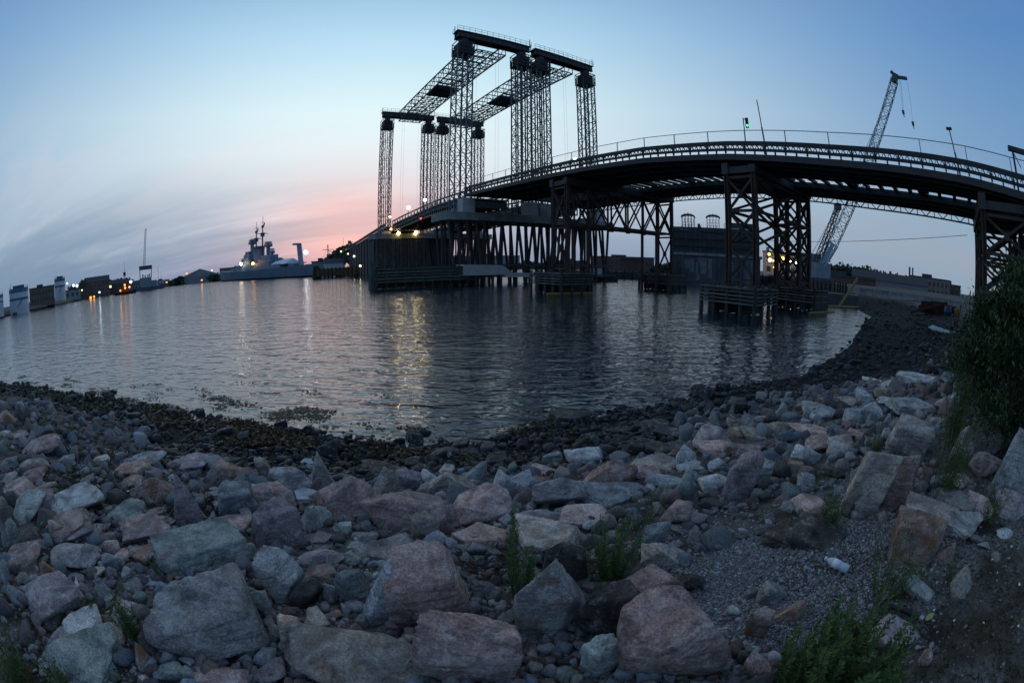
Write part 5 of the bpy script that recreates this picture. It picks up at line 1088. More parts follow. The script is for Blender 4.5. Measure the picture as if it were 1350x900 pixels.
(1.347, 9.912, -0.025, 0.933, 0.7, 0.168, -0.14, 'k', 's', 50, 'medium black wet flat stone behind the peaked reddish boulder'),
(4.683, 7.782, 0.69, 0.339, 0.271, 0.261, -0.54, 'k', 'r', 20, 'small black wet rounded stone just behind the dark purple dome'),
(4.435, 8.959, 0.354, 0.377, 0.302, 0.192, -0.46, 'k', 'a', 20, 'small black wet angular stone just behind the dark purple dome'),
(5.401, 11.578, -0.051, 0.532, 0.426, 0.368, -0.44, 'k', 'a', 22, 'small black wet angular stone behind the dark purple dome'),
(2.222, 5.804, 0.931, 0.54, 0.405, 0.097, -0.37, 'n', 's', 45, 'medium dark brown flat stone left of the dark purple dome'),
(3.738, 6.403, 0.964, 0.243, 0.195, 0.191, -0.53, 't', 'a', 17, 'tiny tan angular stone just right of the dark purple dome'),
(3.989, 6.297, 1.017, 0.245, 0.196, 0.19, -0.56, 'y', 'a', 17, 'tiny grey angular stone just right of the dark purple dome'),
(4.252, 6.329, 1.048, 0.254, 0.203, 0.142, -0.59, 't', 'a', 17, 'tiny tan angular stone right of the dark purple dome'),
(3.393, 5.644, 1.136, 0.317, 0.254, 0.132, -0.54, 'r', 'a', 25, 'small reddish angular stone just right of the dark purple dome'),
(3.517, 5.377, 1.19, 0.374, 0.299, 0.144, -0.58, 't', 'a', 30, 'small tan angular stone just behind the square lilac-purple block'),
(2.576, 3.598, 1.439, 0.178, 0.143, 0.285, -0.62, 'w', 'a', 22, 'small pale angular stone just right of the square lilac-purple block'),
(0.434, 5.785, 0.643, 0.367, 0.294, 0.11, -0.07, 'p', 'a', 32, 'medium pinkish angular stone just behind the grey egg-shaped boulder'),
(0.392, 6.784, 0.379, 0.196, 0.157, 0.108, -0.06, 'n', 'a', 15, 'tiny dark brown angular stone just behind the grey egg-shaped boulder'),
(2.039, 8.119, 0.311, 0.476, 0.357, 0.118, -0.25, 'k', 's', 30, 'small black wet flat stone just behind the peaked reddish boulder'),
(2.671, 7.628, 0.528, 0.537, 0.43, 0.161, -0.34, 'k', 'a', 35, 'medium black wet angular stone left of the dark purple dome'),
(2.691, 6.471, 0.845, 0.671, 0.503, 0.121, -0.39, 'k', 's', 50, 'medium black wet flat stone just left of the dark purple dome'),
(1.5, 7.907, 0.281, 0.344, 0.275, 0.141, -0.19, 'k', 'a', 22, 'small black wet angular stone just behind the peaked reddish boulder'),
(6.125, 11.481, 0.036, 0.421, 0.337, 0.316, -0.49, 'k', 'a', 17, 'tiny black wet angular stone behind the dark purple dome'),
(0.278, 2.952, 1.361, 0.532, 0.383, 0.221, -0.09, 't', 'b', 85, 'flat-topped tan block among the shore rubble'),
(0.374, 2.457, 1.454, 0.279, 0.224, 0.381, -0.15, 'n', 'a', 52, 'medium dark brown angular stone just in front of the flat-topped tan block'),
(0.218, 1.841, 1.561, 0.367, 0.276, 0.588, -0.12, 'y', 'p', 88, 'large grey boulder with a black lower face'),
(0.52, 1.702, 1.647, 0.257, 0.185, 0.411, -0.3, 'n', 'b', 65, 'large dark brown blocky stone just left of the pink-grey boulder with a thin white vein'),
(0.856, 2.107, 1.602, 0.391, 0.313, 0.158, -0.39, 'p', 'a', 78, 'pink-grey boulder with a thin white vein'),
(1.083, 2.461, 1.549, 0.311, 0.233, 0.189, -0.41, 't', 'p', 55, 'large tan pointed stone just behind the pink-grey boulder with a thin white vein'),
(1.094, 2.742, 1.456, 0.187, 0.149, 0.297, -0.38, 'b', 'a', 32, 'medium blue-grey angular stone behind the pink-grey boulder with a thin white vein'),
(0.413, 1.371, 1.709, 0.175, 0.131, 0.28, -0.29, 'g', 's', 50, 'green-grey upright slab among the shore rubble'),
(0.75, 1.349, 1.714, 0.483, 0.387, 0.443, -0.51, 'p', 'r', 136, 'huge rounded pinkish-brown boulder'),
(1.105, 2.039, 1.632, 0.184, 0.147, 0.148, -0.5, 'n', 'a', 37, 'medium dark brown angular stone just right of the pink-grey boulder with a thin white vein'),
(0.509, 1.27, 1.771, 0.05, 0.04, 0.081, -0.38, 'y', 'r', 15, 'tiny grey rounded stone just in front of the green-grey upright slab'),
(1.264, 1.373, 1.785, 0.12, 0.087, 0.193, -0.74, 'r', 'b', 32, 'rust-orange boulder beside the leafy weed'),
(1.103, 1.052, 1.826, 0.127, 0.101, 0.161, -0.81, 'p', 'r', 37, 'medium pinkish rounded stone in front of the rust-orange boulder beside the leafy weed'),
(1.378, 2.957, 1.477, 0.221, 0.176, 0.066, -0.44, 'y', 'a', 32, 'medium grey angular stone behind the pink-grey boulder with a thin white vein'),
(1.45, 1.737, 1.728, 0.122, 0.097, 0.076, -0.7, 'y', 'a', 25, 'small grey angular stone just behind the rust-orange boulder beside the leafy weed'),
(0.715, 1.199, 1.802, 0.071, 0.057, 0.05, -0.54, 'b', 'a', 20, 'small blue-grey angular stone just in front of the huge rounded pinkish-brown boulder'),
(0.973, 1.161, 1.807, 0.076, 0.061, 0.102, -0.7, 'g', 'a', 22, 'small grey-green angular stone in front of the rust-orange boulder beside the leafy weed'),
(1.106, 1.192, 1.815, 0.075, 0.06, 0.067, -0.75, 'n', 'a', 20, 'small dark brown angular stone just in front of the rust-orange boulder beside the leafy weed'),
(1.194, 1.229, 1.825, 0.073, 0.058, 0.025, -0.77, 'b', 'a', 17, 'tiny blue-grey angular stone just in front of the rust-orange boulder beside the leafy weed'),
(1.24, 1.608, 1.75, 0.091, 0.068, 0.054, -0.66, 'g', 's', 20, 'small grey-green flat stone just left of the rust-orange boulder beside the leafy weed'),
(2.153, 2.196, 1.73, 0.551, 0.441, 0.165, -0.78, 'n', 'r', 85, 'dark brown boulder lying on the gravel'),
(2.569, 1.4, 1.891, 0.39, 0.281, 0.298, -1.07, 'r', 'b', 65, 'orange-stained block among the shore rubble'),
(3.144, 1.388, 2.014, 0.473, 0.355, 0.085, -1.16, 'w', 's', 60, 'large pale flat stone just right of the orange-stained block'),
(2.664, 1.127, 1.99, 0.202, 0.101, 0.146, -1.17, 'p', 't', 32, 'medium pinkish wedge-shaped stone just right of the orange-stained block'),
(2.265, 1.023, 1.997, 0.24, 0.18, 0.043, -1.15, 'g', 's', 40, 'medium grey-green flat stone in front of the orange-stained block'),
(1.819, 0.815, 1.981, 0.261, 0.188, 0.078, -1.15, 'u', 'b', 52, 'lilac block between the weeds'),
(1.833, 0.533, 2.025, 0.069, 0.055, 0.111, -1.29, 'p', 'a', 22, 'small pinkish angular stone just right of the lilac block between the weeds'),
(1.541, 0.627, 2.013, 0.127, 0.102, 0.038, -1.18, 'w', 'a', 30, 'small pale angular stone just in front of the lilac block between the weeds'),
(3.083, 0.973, 2.056, 0.113, 0.09, 0.034, -1.27, 'w', 'a', 15, 'tiny pale angular stone right of the orange-stained block'),
(3.445, 0.933, 2.039, 0.167, 0.134, 0.05, -1.31, 'w', 'a', 20, 'small pale angular stone in front of the large pale blue boulder on the right edge'),
(1.492, 1.387, 1.825, 0.165, 0.132, 0.117, -0.82, 'r', 'a', 37, 'medium reddish angular stone just right of the rust-orange boulder beside the leafy weed'),
(1.494, 1.617, 1.752, 0.158, 0.126, 0.16, -0.75, 'y', 'a', 35, 'medium grey angular stone just behind the rust-orange boulder beside the leafy weed'),
(1.172, 1.03, 1.843, 0.071, 0.057, 0.114, -0.85, 'p', 'a', 22, 'small pinkish angular stone in front of the rust-orange boulder beside the leafy weed'),
(2.964, 2.341, 1.716, 0.407, 0.293, 0.577, -0.9, 't', 'b', 60, 'big tan cracked boulder'),
(3.167, 2.162, 1.789, 0.32, 0.23, 0.512, -0.97, 'p', 'b', 48, 'medium pinkish blocky stone just right of the big tan cracked boulder'),
(4.299, 2.942, 1.779, 0.571, 0.411, 0.407, -0.97, 'y', 'b', 56, 'large grey blocky stone just in front of the long flat blue-grey slab near the bush'),
(6.384, 4.443, 1.669, 0.955, 0.716, 0.172, -0.96, 'b', 's', 60, 'long flat blue-grey slab near the bush'),
(9.881, 6.774, 1.294, 1.359, 1.019, 0.245, -0.97, 'w', 's', 56, 'large pale flat stone just behind the long flat blue-grey slab near the bush'),
(4.13, 4.827, 1.391, 0.601, 0.451, 0.108, -0.71, 'p', 's', 48, 'medium pinkish flat stone right of the square lilac-purple block'),
(3.335, 3.808, 1.496, 0.349, 0.279, 0.239, -0.72, 'w', 'a', 36, 'medium pale angular stone right of the square lilac-purple block'),
(3.74, 3.651, 1.606, 0.317, 0.254, 0.259, -0.8, 'y', 'a', 32, 'small grey angular stone just behind the big tan cracked boulder'),
(3.017, 3.611, 1.484, 0.212, 0.169, 0.197, -0.7, 'r', 'a', 24, 'small reddish angular stone right of the square lilac-purple block'),
(2.784, 3.072, 1.564, 0.179, 0.143, 0.252, -0.74, 'b', 'a', 24, 'small blue-grey angular stone behind the dark brown boulder lying on the gravel'),
(5.061, 5.54, 1.27, 0.4, 0.32, 0.248, -0.74, 'b', 'a', 28, 'small blue-grey angular stone behind the big tan cracked boulder'),
(3.952, 5.328, 1.247, 0.351, 0.281, 0.228, -0.64, 't', 'a', 28, 'small tan angular stone behind the square lilac-purple block'),
(5.396, 6.261, 1.165, 0.379, 0.303, 0.194, -0.71, 'y', 'a', 24, 'small grey angular stone behind the big tan cracked boulder'),
(5.124, 4.785, 1.447, 0.372, 0.297, 0.298, -0.82, 'b', 'a', 28, 'small blue-grey angular stone left of the long flat blue-grey slab near the bush'),
(5.543, 4.748, 1.486, 0.389, 0.292, 0.311, -0.86, 'w', 'p', 28, 'small pale pointed stone just left of the long flat blue-grey slab near the bush'),
(6.582, 5.283, 1.567, 0.408, 0.306, 0.074, -0.89, 'w', 's', 24, 'small pale flat stone just left of the long flat blue-grey slab near the bush'),
(6.565, 5.928, 1.388, 0.411, 0.329, 0.219, -0.84, 'b', 'a', 24, 'small blue-grey angular stone left of the dark indigo boulder under the bush'),
(6.878, 5.729, 1.462, 0.344, 0.275, 0.245, -0.88, 't', 'r', 20, 'small tan rounded stone just left of the long flat blue-grey slab near the bush'),
(9.603, 8.449, 0.876, 0.603, 0.453, 0.199, -0.85, 'w', 's', 24, 'small pale flat stone left of the long flat blue-grey slab near the bush'),
(8.59, 6.993, 1.204, 0.338, 0.27, 0.277, -0.89, 'y', 'a', 16, 'tiny grey angular stone just behind the long flat blue-grey slab near the bush'),
(5.121, 2.222, 1.939, 0.569, 0.455, 0.399, -1.16, 'u', 'r', 50, 'dark indigo boulder under the bush'),
(4.228, 1.313, 1.943, 0.405, 0.291, 0.648, -1.27, 'b', 'b', 52, 'large pale blue boulder on the right edge'),
(4.434, 2.166, 1.917, 0.279, 0.223, 0.446, -1.12, 'u', 'a', 32, 'small purple-grey angular stone just left of the dark indigo boulder under the bush'),
(4.439, 1.804, 1.992, 0.401, 0.321, 0.226, -1.18, 'u', 'r', 40, 'medium purple-grey rounded stone just in front of the dark indigo boulder under the bush'),
(3.996, 1.908, 1.967, 0.352, 0.264, 0.063, -1.13, 't', 's', 36, 'medium tan flat stone in front of the dark indigo boulder under the bush'),
(3.425, 1.581, 1.992, 0.396, 0.317, 0.119, -1.14, 'y', 'a', 48, 'medium grey angular stone behind the orange-stained block'),
(3.561, 1.358, 2.013, 0.297, 0.237, 0.135, -1.21, 'p', 'a', 36, 'medium pinkish angular stone in front of the large pale blue boulder on the right edge'),
(3.896, 1.11, 2.018, 0.363, 0.29, 0.149, -1.29, 'u', 'r', 40, 'medium purple-grey rounded stone just right of the orange-stained block'),
(3.08, 1.612, 1.965, 0.456, 0.328, 0.137, -1.09, 't', 'b', 60, 'large tan blocky stone just behind the orange-stained block'),
(2.511, 2.64, 1.69, 0.365, 0.274, 0.066, -0.76, 'p', 's', 48, 'medium pinkish flat stone just behind the dark brown boulder lying on the gravel'),
(3.234, 3.104, 1.676, 0.289, 0.231, 0.096, -0.81, 'n', 'a', 32, 'small dark brown angular stone just left of the big tan cracked boulder'),
(3.392, 2.072, 1.892, 0.12, 0.096, 0.126, -1.02, 'p', 'a', 16, 'tiny pinkish angular stone right of the big tan cracked boulder'),
(6.997, 4.097, 1.777, 0.397, 0.318, 0.167, -1.04, 't', 'a', 24, 'small tan angular stone just right of the long flat blue-grey slab near the bush'),
(7.17, 3.989, 1.804, 0.258, 0.206, 0.224, -1.06, 'w', 'a', 16, 'tiny pale angular stone just right of the long flat blue-grey slab near the bush'),
(4.459, 4.022, 1.592, 0.286, 0.229, 0.115, -0.84, 'p', 'a', 24, 'small pinkish angular stone just behind the big tan cracked boulder'),
(3.688, 3.947, 1.553, 0.38, 0.304, 0.178, -0.75, 'p', 'a', 36, 'medium pinkish angular stone left of the big tan cracked boulder'),
(3.419, 4.381, 1.375, 0.253, 0.203, 0.179, -0.66, 'u', 'a', 24, 'small purple-grey angular stone right of the square lilac-purple block'),
(5.709, 4.015, 1.692, 0.345, 0.259, 0.072, -0.96, 't', 's', 24, 'small tan flat stone just in front of the long flat blue-grey slab near the bush'),
(5.924, 3.578, 1.779, 0.342, 0.274, 0.119, -1.03, 'y', 'a', 24, 'small grey angular stone just right of the long flat blue-grey slab near the bush'),
(9.171, 7.022, 1.248, 0.366, 0.293, 0.148, -0.92, 'p', 'a', 16, 'tiny pinkish angular stone just behind the long flat blue-grey slab near the bush'),
(6.2, 6.05, 1.314, 0.476, 0.381, 0.143, -0.8, 't', 'a', 28, 'small tan angular stone left of the long flat blue-grey slab near the bush'),
(5.997, 6.494, 1.21, 0.413, 0.33, 0.124, -0.75, 'r', 'a', 24, 'small reddish angular stone behind the big tan cracked boulder'),
(-5.576, 8.998, -0.1, 0.322, 0.254, 0.202, 0.55, 'k', 'r', 15, 'tiny black wet rounded stone behind the upright dark slate'),
(-15.479, 8.988, 0.005, 0.207, 0.129, 0.166, 1.04, 'k', 'p', 5, 'tiny black wet pointed stone behind the pale flat-topped boulder'),
(-13.84, 9.551, -0.056, 0.316, 0.253, 0.297, 0.97, 'k', 'b', 9, 'tiny black wet blocky stone behind the rust-streaked pink boulder leaning on a grey triangle'),
(-19.603, 9.498, -0.05, 0.296, 0.221, 0.192, 1.12, 'k', 'p', 6, 'tiny black wet pointed stone behind the blue-green boulder by the left edge'),
(-9.373, 8.242, 0.079, 0.319, 0.252, 0.234, 0.85, 'k', 'a', 12, 'tiny black wet angular stone behind the rust-streaked pink boulder leaning on a grey triangle'),
(-0.457, 7.682, 0.088, 0.279, 0.243, 0.221, 0.06, 'k', 'b', 18, 'small black wet blocky stone right of the coal-black boulder at the foot of the rubble'),
(-0.133, 8.417, 0.03, 0.224, 0.189, 0.198, 0.02, 'k', 'a', 13, 'tiny black wet angular stone right of the coal-black boulder at the foot of the rubble'),
(-16.418, 9.349, -0.048, 0.279, 0.211, 0.202, 1.05, 'k', 'p', 7, 'tiny black wet pointed stone behind the rust-streaked pink boulder leaning on a grey triangle'),
(-1.967, 9.019, -0.201, 0.327, 0.262, 0.286, 0.21, 'k', 'r', 17, 'tiny black wet rounded stone just behind the coal-black boulder at the foot of the rubble'),
(-4.821, 8.396, -0.021, 0.279, 0.174, 0.248, 0.52, 'k', 'a', 14, 'tiny black wet angular stone behind the upright dark slate'),
(11.376, 12.87, 0.067, 0.326, 0.276, 0.203, -0.72, 'k', 'p', 9, 'tiny black wet pointed stone left of the long flat blue-grey slab near the bush'),
(16.111, 14.927, 0.111, 0.22, 0.183, 0.162, -0.82, 'k', 'a', 5, 'tiny black wet angular stone behind the long flat blue-grey slab near the bush'),
(11.802, 13.578, 0.034, 0.311, 0.21, 0.242, -0.72, 'k', 'r', 8, 'tiny black wet rounded stone left of the long flat blue-grey slab near the bush'),
(-13.362, 9.448, -0.026, 0.249, 0.157, 0.228, 0.96, 'k', 'b', 7, 'tiny black wet blocky stone behind the pale flat-topped boulder'),
(-3.479, 8.355, 0.011, 0.178, 0.141, 0.135, 0.39, 'k', 'b', 9, 'tiny black wet blocky stone behind the upright dark slate'),
(16.429, 15.644, 0.072, 0.247, 0.155, 0.168, -0.81, 'k', 'a', 5, 'tiny black wet angular stone behind the big tan cracked boulder'),
(-8.453, 9.183, -0.066, 0.276, 0.191, 0.224, 0.74, 'k', 'a', 11, 'tiny black wet angular stone behind the tall lilac-grey triangular boulder'),
(-11.31, 8.582, 0.09, 0.311, 0.2, 0.222, 0.92, 'k', 'p', 10, 'tiny black wet pointed stone behind the rounded olive boulder'),
(10.856, 12.003, 0.116, 0.347, 0.314, 0.265, -0.74, 'k', 'p', 10, 'tiny black wet pointed stone behind the big tan cracked boulder'),
(-3.492, 7.956, 0.024, 0.169, 0.105, 0.14, 0.41, 'k', 'a', 9, 'tiny black wet angular stone just behind the upright dark slate'),
(19.304, 18.517, 0.037, 0.171, 0.109, 0.139, -0.81, 'k', 'p', 3, 'tiny black wet pointed stone behind the long flat blue-grey slab near the bush'),
(-12.708, 9.875, -0.122, 0.242, 0.219, 0.147, 0.91, 'k', 'p', 7, 'tiny black wet pointed stone behind the tall lilac-grey triangular boulder'),
(-3.482, 7.266, 0.075, 0.408, 0.312, 0.333, 0.45, 'k', 'a', 25, 'small black wet angular stone just behind the upright dark slate'),
(5.366, 9.229, 0.395, 0.27, 0.17, 0.209, -0.53, 'k', 'a', 12, 'tiny black wet angular stone just behind the dark purple dome'),
(3.037, 9.098, 0.163, 0.274, 0.214, 0.233, -0.32, 'k', 'a', 14, 'tiny black wet angular stone left of the dark purple dome'),
(11.724, 12.922, 0.082, 0.181, 0.11, 0.144, -0.74, 'k', 'p', 5, 'tiny black wet pointed stone behind the square lilac-purple block'),
(-5.271, 7.578, 0.145, 0.165, 0.129, 0.15, 0.61, 'k', 'a', 8, 'tiny black wet angular stone behind the pale blue block left of centre'),
(-4.635, 8.706, -0.053, 0.292, 0.24, 0.228, 0.49, 'k', 'p', 14, 'tiny black wet pointed stone behind the upright dark slate'),
(4.208, 8.72, 0.375, 0.379, 0.336, 0.337, -0.45, 'k', 'a', 19, 'small black wet angular stone just behind the square lilac-purple block'),
(-8.909, 8.482, 0.021, 0.345, 0.302, 0.33, 0.81, 'k', 'b', 14, 'tiny black wet blocky stone behind the tall lilac-grey triangular boulder'),
(-6.148, 7.48, 0.144, 0.408, 0.378, 0.31, 0.69, 'k', 'r', 21, 'small black wet rounded stone behind the pale blue block left of centre'),
(13.728, 14.883, 0.026, 0.202, 0.135, 0.138, -0.75, 'k', 'a', 4, 'tiny black wet angular stone left of the long flat blue-grey slab near the bush'),
(-1.472, 6.353, 0.302, 0.3, 0.276, 0.18, 0.23, 'k', 'r', 23, 'small black wet rounded stone just left of the gable-shaped tan boulder'),
(5.52, 12.193, -0.167, 0.325, 0.284, 0.301, -0.43, 'k', 'a', 12, 'tiny black wet angular stone behind the square lilac-purple block'),
(-2.084, 8.621, -0.105, 0.361, 0.318, 0.26, 0.24, 'k', 'b', 20, 'small black wet blocky stone just behind the coal-black boulder at the foot of the rubble'),
(-1.917, 6.986, 0.178, 0.164, 0.155, 0.108, 0.27, 'k', 'a', 11, 'tiny black wet angular stone just behind the brown-based cone-shaped stone'),
(-9.43, 7.324, 0.301, 0.366, 0.325, 0.239, 0.91, 'k', 'b', 15, 'tiny black wet blocky stone behind the rounded olive boulder'),
(-14.286, 10.174, -0.234, 0.412, 0.323, 0.343, 0.95, 'k', 'a', 11, 'tiny black wet angular stone behind the pale flat-topped boulder'),
(-9.225, 9.193, -0.065, 0.222, 0.179, 0.152, 0.79, 'k', 'r', 8, 'tiny black wet rounded stone behind the rust-streaked pink boulder leaning on a grey triangle'),
(-0.701, 6.938, 0.24, 0.157, 0.143, 0.136, 0.1, 'k', 'p', 11, 'tiny black wet pointed stone just right of the gable-shaped tan boulder'),
(5.267, 10.715, 0.069, 0.372, 0.24, 0.34, -0.46, 'k', 'a', 15, 'tiny black wet angular stone just behind the square lilac-purple block'),
(-1.334, 9.225, -0.184, 0.263, 0.158, 0.175, 0.14, 'k', 'a', 14, 'tiny black wet angular stone just behind the coal-black boulder at the foot of the rubble'),
(-10.202, 8.664, 0.055, 0.343, 0.245, 0.275, 0.87, 'k', 'p', 12, 'second tiny black wet pointed stone behind the rust-streaked pink boulder leaning on a grey triangle'),
(-1.023, 7.901, -0.012, 0.357, 0.222, 0.328, 0.13, 'k', 'a', 22, 'small black wet angular stone just behind the broad pinkish boulder with a white crease'),
(-5.487, 7.197, 0.222, 0.282, 0.244, 0.226, 0.65, 'k', 'a', 15, 'tiny black wet angular stone left of the upright dark slate'),
]
WEEDS = [(0.02, 2.127, 0.826, 9, 0.07, 2, 'tall slim green weed standing alone among the central boulders', {}), (0.065, 2.042, 0.525, 10, 0.07, 15, 'short feathery weed at the foot of the tall slim one', {'dens': 260}), (0.631, 2.298, 0.604, 34, 0.22, 28, 'feathery green weed clump beside the long blue-grey slab', {'dens': 200}), (1.072, 3.035, 0.443, 12, 0.2, 41, 'thin weed stems behind the feathery clump', {'dens': 110}), (2.356, 2.141, 0.338, 26, 0.16, 54, 'low weed beside the dark brown boulder', {'dens': 200}), (1.287, 0.663, 0.51, 70, 0.3, 67, 'big bright green leafy weed at the bottom edge on the right', {'LL': 0.04, 'lw': 0.012, 'dens': 300}), (1.479, 0.622, 0.263, 40, 0.2, 80, 'leafy weed against the lilac block', {'LL': 0.035, 'lw': 0.011, 'dens': 260}), (1.21, 0.877, 0.454, 30, 0.16, 93, 'upright leafy weed left of the big bright green one', {'LL': 0.038, 'lw': 0.012, 'dens': 260}), (2.078, 1.181, 0.368, 22, 0.22, 106, 'sparse weed in front of the orange-stained block', {'dens': 150}), (3.475, 1.786, 0.852, 24, 0.25, 119, 'tall pale weed stalks in front of the big bush', {'LL': 0.05, 'dens': 150}), (4.775, 2.515, 0.89, 26, 0.35, 132, 'ragged weeds along the left foot of the big bush', {'LL': 0.06, 'dens': 130}), (5.534, 1.921, 1.231, 22, 0.4, 145, 'tall thin weeds at the foot of the bush by the right edge', {'LL': 0.06, 'dens': 120}), (3.959, 3.228, 0.466, 10, 0.16, 158, 'small weed between the cracked boulder and the slab', {'dens': 120}), (3.461, 1.166, 0.381, 14, 0.15, 171, 'dark weed between the indigo boulder and the pale blue one', {'dens': 160}), (-1.985, 0.908, 0.381, 20, 0.1, 184, 'weed beside the huge ochre-veined boulder', {'dens': 220, 'LL': 0.03}), (-2.477, 0.93, 0.192, 14, 0.09, 197, 'small weed between the purple-grey block and the tiny stones', {'dens': 200, 'LL': 0.025}), (-2.476, 1.673, 0.258, 9, 0.05, 210, 'little weed at the corner of the wide grey-green block', {'dens': 200, 'LL': 0.025}), (-2.312, 0.037, 0.319, 34, 0.22, 223, 'dark tangled weeds in the bottom left corner', {'dens': 150, 'LL': 0.04, 'lw': 0.007}), (-2.03, 0.24, 0.216, 26, 0.16, 236, 'low dark weeds right of the corner tangle', {'dens': 150, 'LL': 0.035}), (2.511, 0.979, 0.114, 8, 0.08, 249, 'small weed under the orange-stained block', {'dens': 200, 'LL': 0.03})]
BOTTLE = (2.057, 1.542)
PIPE = ((1.948, 1.083), (2.043, 0.812))
LITTER = [(3.264, 0.757, 0.014), (2.938, 0.798, 0.012), (2.852, 0.672, 0.01), (2.92, 0.449, 0.015), (2.397, 0.461, 0.012), (2.553, 0.219, 0.012), (2.247, 0.639, 0.01), (2.192, 0.802, 0.01), (-5.272, 3.734, 0.03), (-11.675, 6.948, 0.07), (-4.313, 2.91, 0.03), (-0.606, 3.614, 0.014), (0.925, 1.158, 0.012)]
LITLAB = ['bright white scrap near the top of the bare bank', 'white scrap below the brightest one', 'tiny white scrap in the middle of the bank', 'white scrap at the right edge of the bank', 'white scrap low on the bare bank', 'white scrap by the right edge, lower one', 'white scrap right of the yellow leaf', 'white scrap just above the yellow leaf', 'white scrap among the pink stones on the left', 'white scrap beside the dark wet stones on the left', 'second white scrap left of the rust-streaked boulder', 'white scrap beside the long bulging pink boulder', 'white scrap beside the huge rounded boulder']
LEAF = (2.133, 0.781)
# ---------------------------------------------------------------- rocks
def ico(sub):
    import bmesh
    bm = bmesh.new(); bmesh.ops.create_icosphere(bm, subdivisions=sub, radius=1)
    bm.verts.ensure_lookup_table()
    v = np.array([p.co[:] for p in bm.verts]); f = np.array([[q.index for q in p.verts] for p in bm.faces]); bm.free(); return v, f
ICO = {k: ico(k) for k in (1, 2, 3, 4, 5)}
def fnoise(P, rng, f0, octs, rough=.55):
    out = np.zeros(len(P)); a = 1.
    for o in range(octs):
        f = f0*2**o
        for _ in range(3):
            d = rng.normal(size=3); d *= f/np.linalg.norm(d); d2 = rng.normal(size=3); d2 *= f*.8/np.linalg.norm(d2)
            out += a*np.sin(P@d+rng.uniform(0, 6.3)+1.1*np.sin(P@d2+rng.uniform(0, 6.3)))/3
        a *= rough
    return out
def rock_verts(seed, sub, shape):
    rng = np.random.default_rng(seed); v, f = ICO[sub]
    pl = []
    def J(n, j=.22): n = np.array(n, float)+rng.normal(size=3)*j; return n/np.linalg.norm(n)
    def block(j, lo, hi):
        for n in ((1,0,0),(-1,0,0),(0,1,0),(0,-1,0),(0,0,1),(0,0,-1)): pl.append((J(n, j), rng.uniform(lo, hi)))
    def cuts(k, lo, hi):
        for _ in range(k):
            n = rng.choice([-1, 1], 3)*rng.uniform(.3, 1, 3); n[rng.integers(3)] *= rng.uniform(0, 1); pl.append((J(n, .1), rng.uniform(lo, hi)))
    if shape == 'b': block(.14, .72, .86); cuts(3, .95, 1.2)
    elif shape == 's': pl += [(J((0,0,1), .12), .62), (J((0,0,-1), .1), .7)]; [pl.append((J((math.cos(k*1.26+q), math.sin(k*1.26+q), .1), .2), rng.uniform(.62, 1.))) for q in (rng.uniform(0, 6),) for k in range(5)]; cuts(2, .9, 1.1)
    elif shape == 't': pl += [(J((.86,0,.5), .13), .6), (J((-.8,0,.6), .13), .62), (J((0,-1,.25), .12), .62), (J((0,1,.2), .15), .75), (J((0,0,-1), .1), .8), (J((.2,-.4,.9), .1), .98)]
    elif shape == 'p': pl += [(J((.75,-.2,.65), .25), .66), (J((-.7,0,.7), .25), .66), (J((0,-.85,.5), .25), .64), (J((0,.9,.4), .2), .75), (J((1,0,0)), .85), (J((-1,0,0)), .85), (J((0,0,-1), .1), .8)]
    elif shape == 'r': block(.30, .72, .88); cuts(5, .80, .98)
    else: block(.42, .55, .9); cuts(2, .8, 1.05)
    N_ = np.array([p[0] for p in pl]); D = np.array([p[1] for p in pl])
    c = np.clip(v@N_.T, 0, None)/D
    p = {'r': 46, 'b': 80, 's': 70, 't': 80, 'p': 80}.get(shape, 70)
    c = np.clip(c, 0, 1.9)/1.0; mxc = np.maximum(c.max(1), .62 if shape != 'r' else .74)[:, None]; r = (np.sum((c/mxc)**p, 1)+((.62 if shape != 'r' else .74)/mxc[:, 0])**p)**(-1/p)/mxc[:, 0]
    P = v*r[:, None]
    if sub >= 3:
        nz = fnoise(P, rng, 2.3, 5 if sub > 3 else 4, .52)
        rd = np.abs(fnoise(P, rng, 3.1, 3, .5)); P = P*(1+.030*nz-.085*np.clip(.32-rd, 0, 1)/.32*(.6+.4*np.sin(P@np.array([3, 2, 4.]))))[:, None]
        # ledges: stepped cleavage across a random axis
        ax = rng.normal(size=3); ax /= np.linalg.norm(ax); q = P@ax*rng.uniform(5, 9)+1.2*fnoise(P, rng, 1.6, 2)
        st = np.abs((q % 1)-.5)*2
        P = P*(1-.045*np.clip(st*4-2.7, 0, 1))[:, None]
    sh_ = np.eye(3); sh_[0, 1] = rng.normal(0, .14); sh_[0, 2] = rng.normal(0, .16); sh_[1, 2] = rng.normal(0, .12); P = P@sh_.T
    lo, hi = P.min(0), P.max(0)
    P = (P-(lo+hi)/2)/(hi-lo)
    return P, f
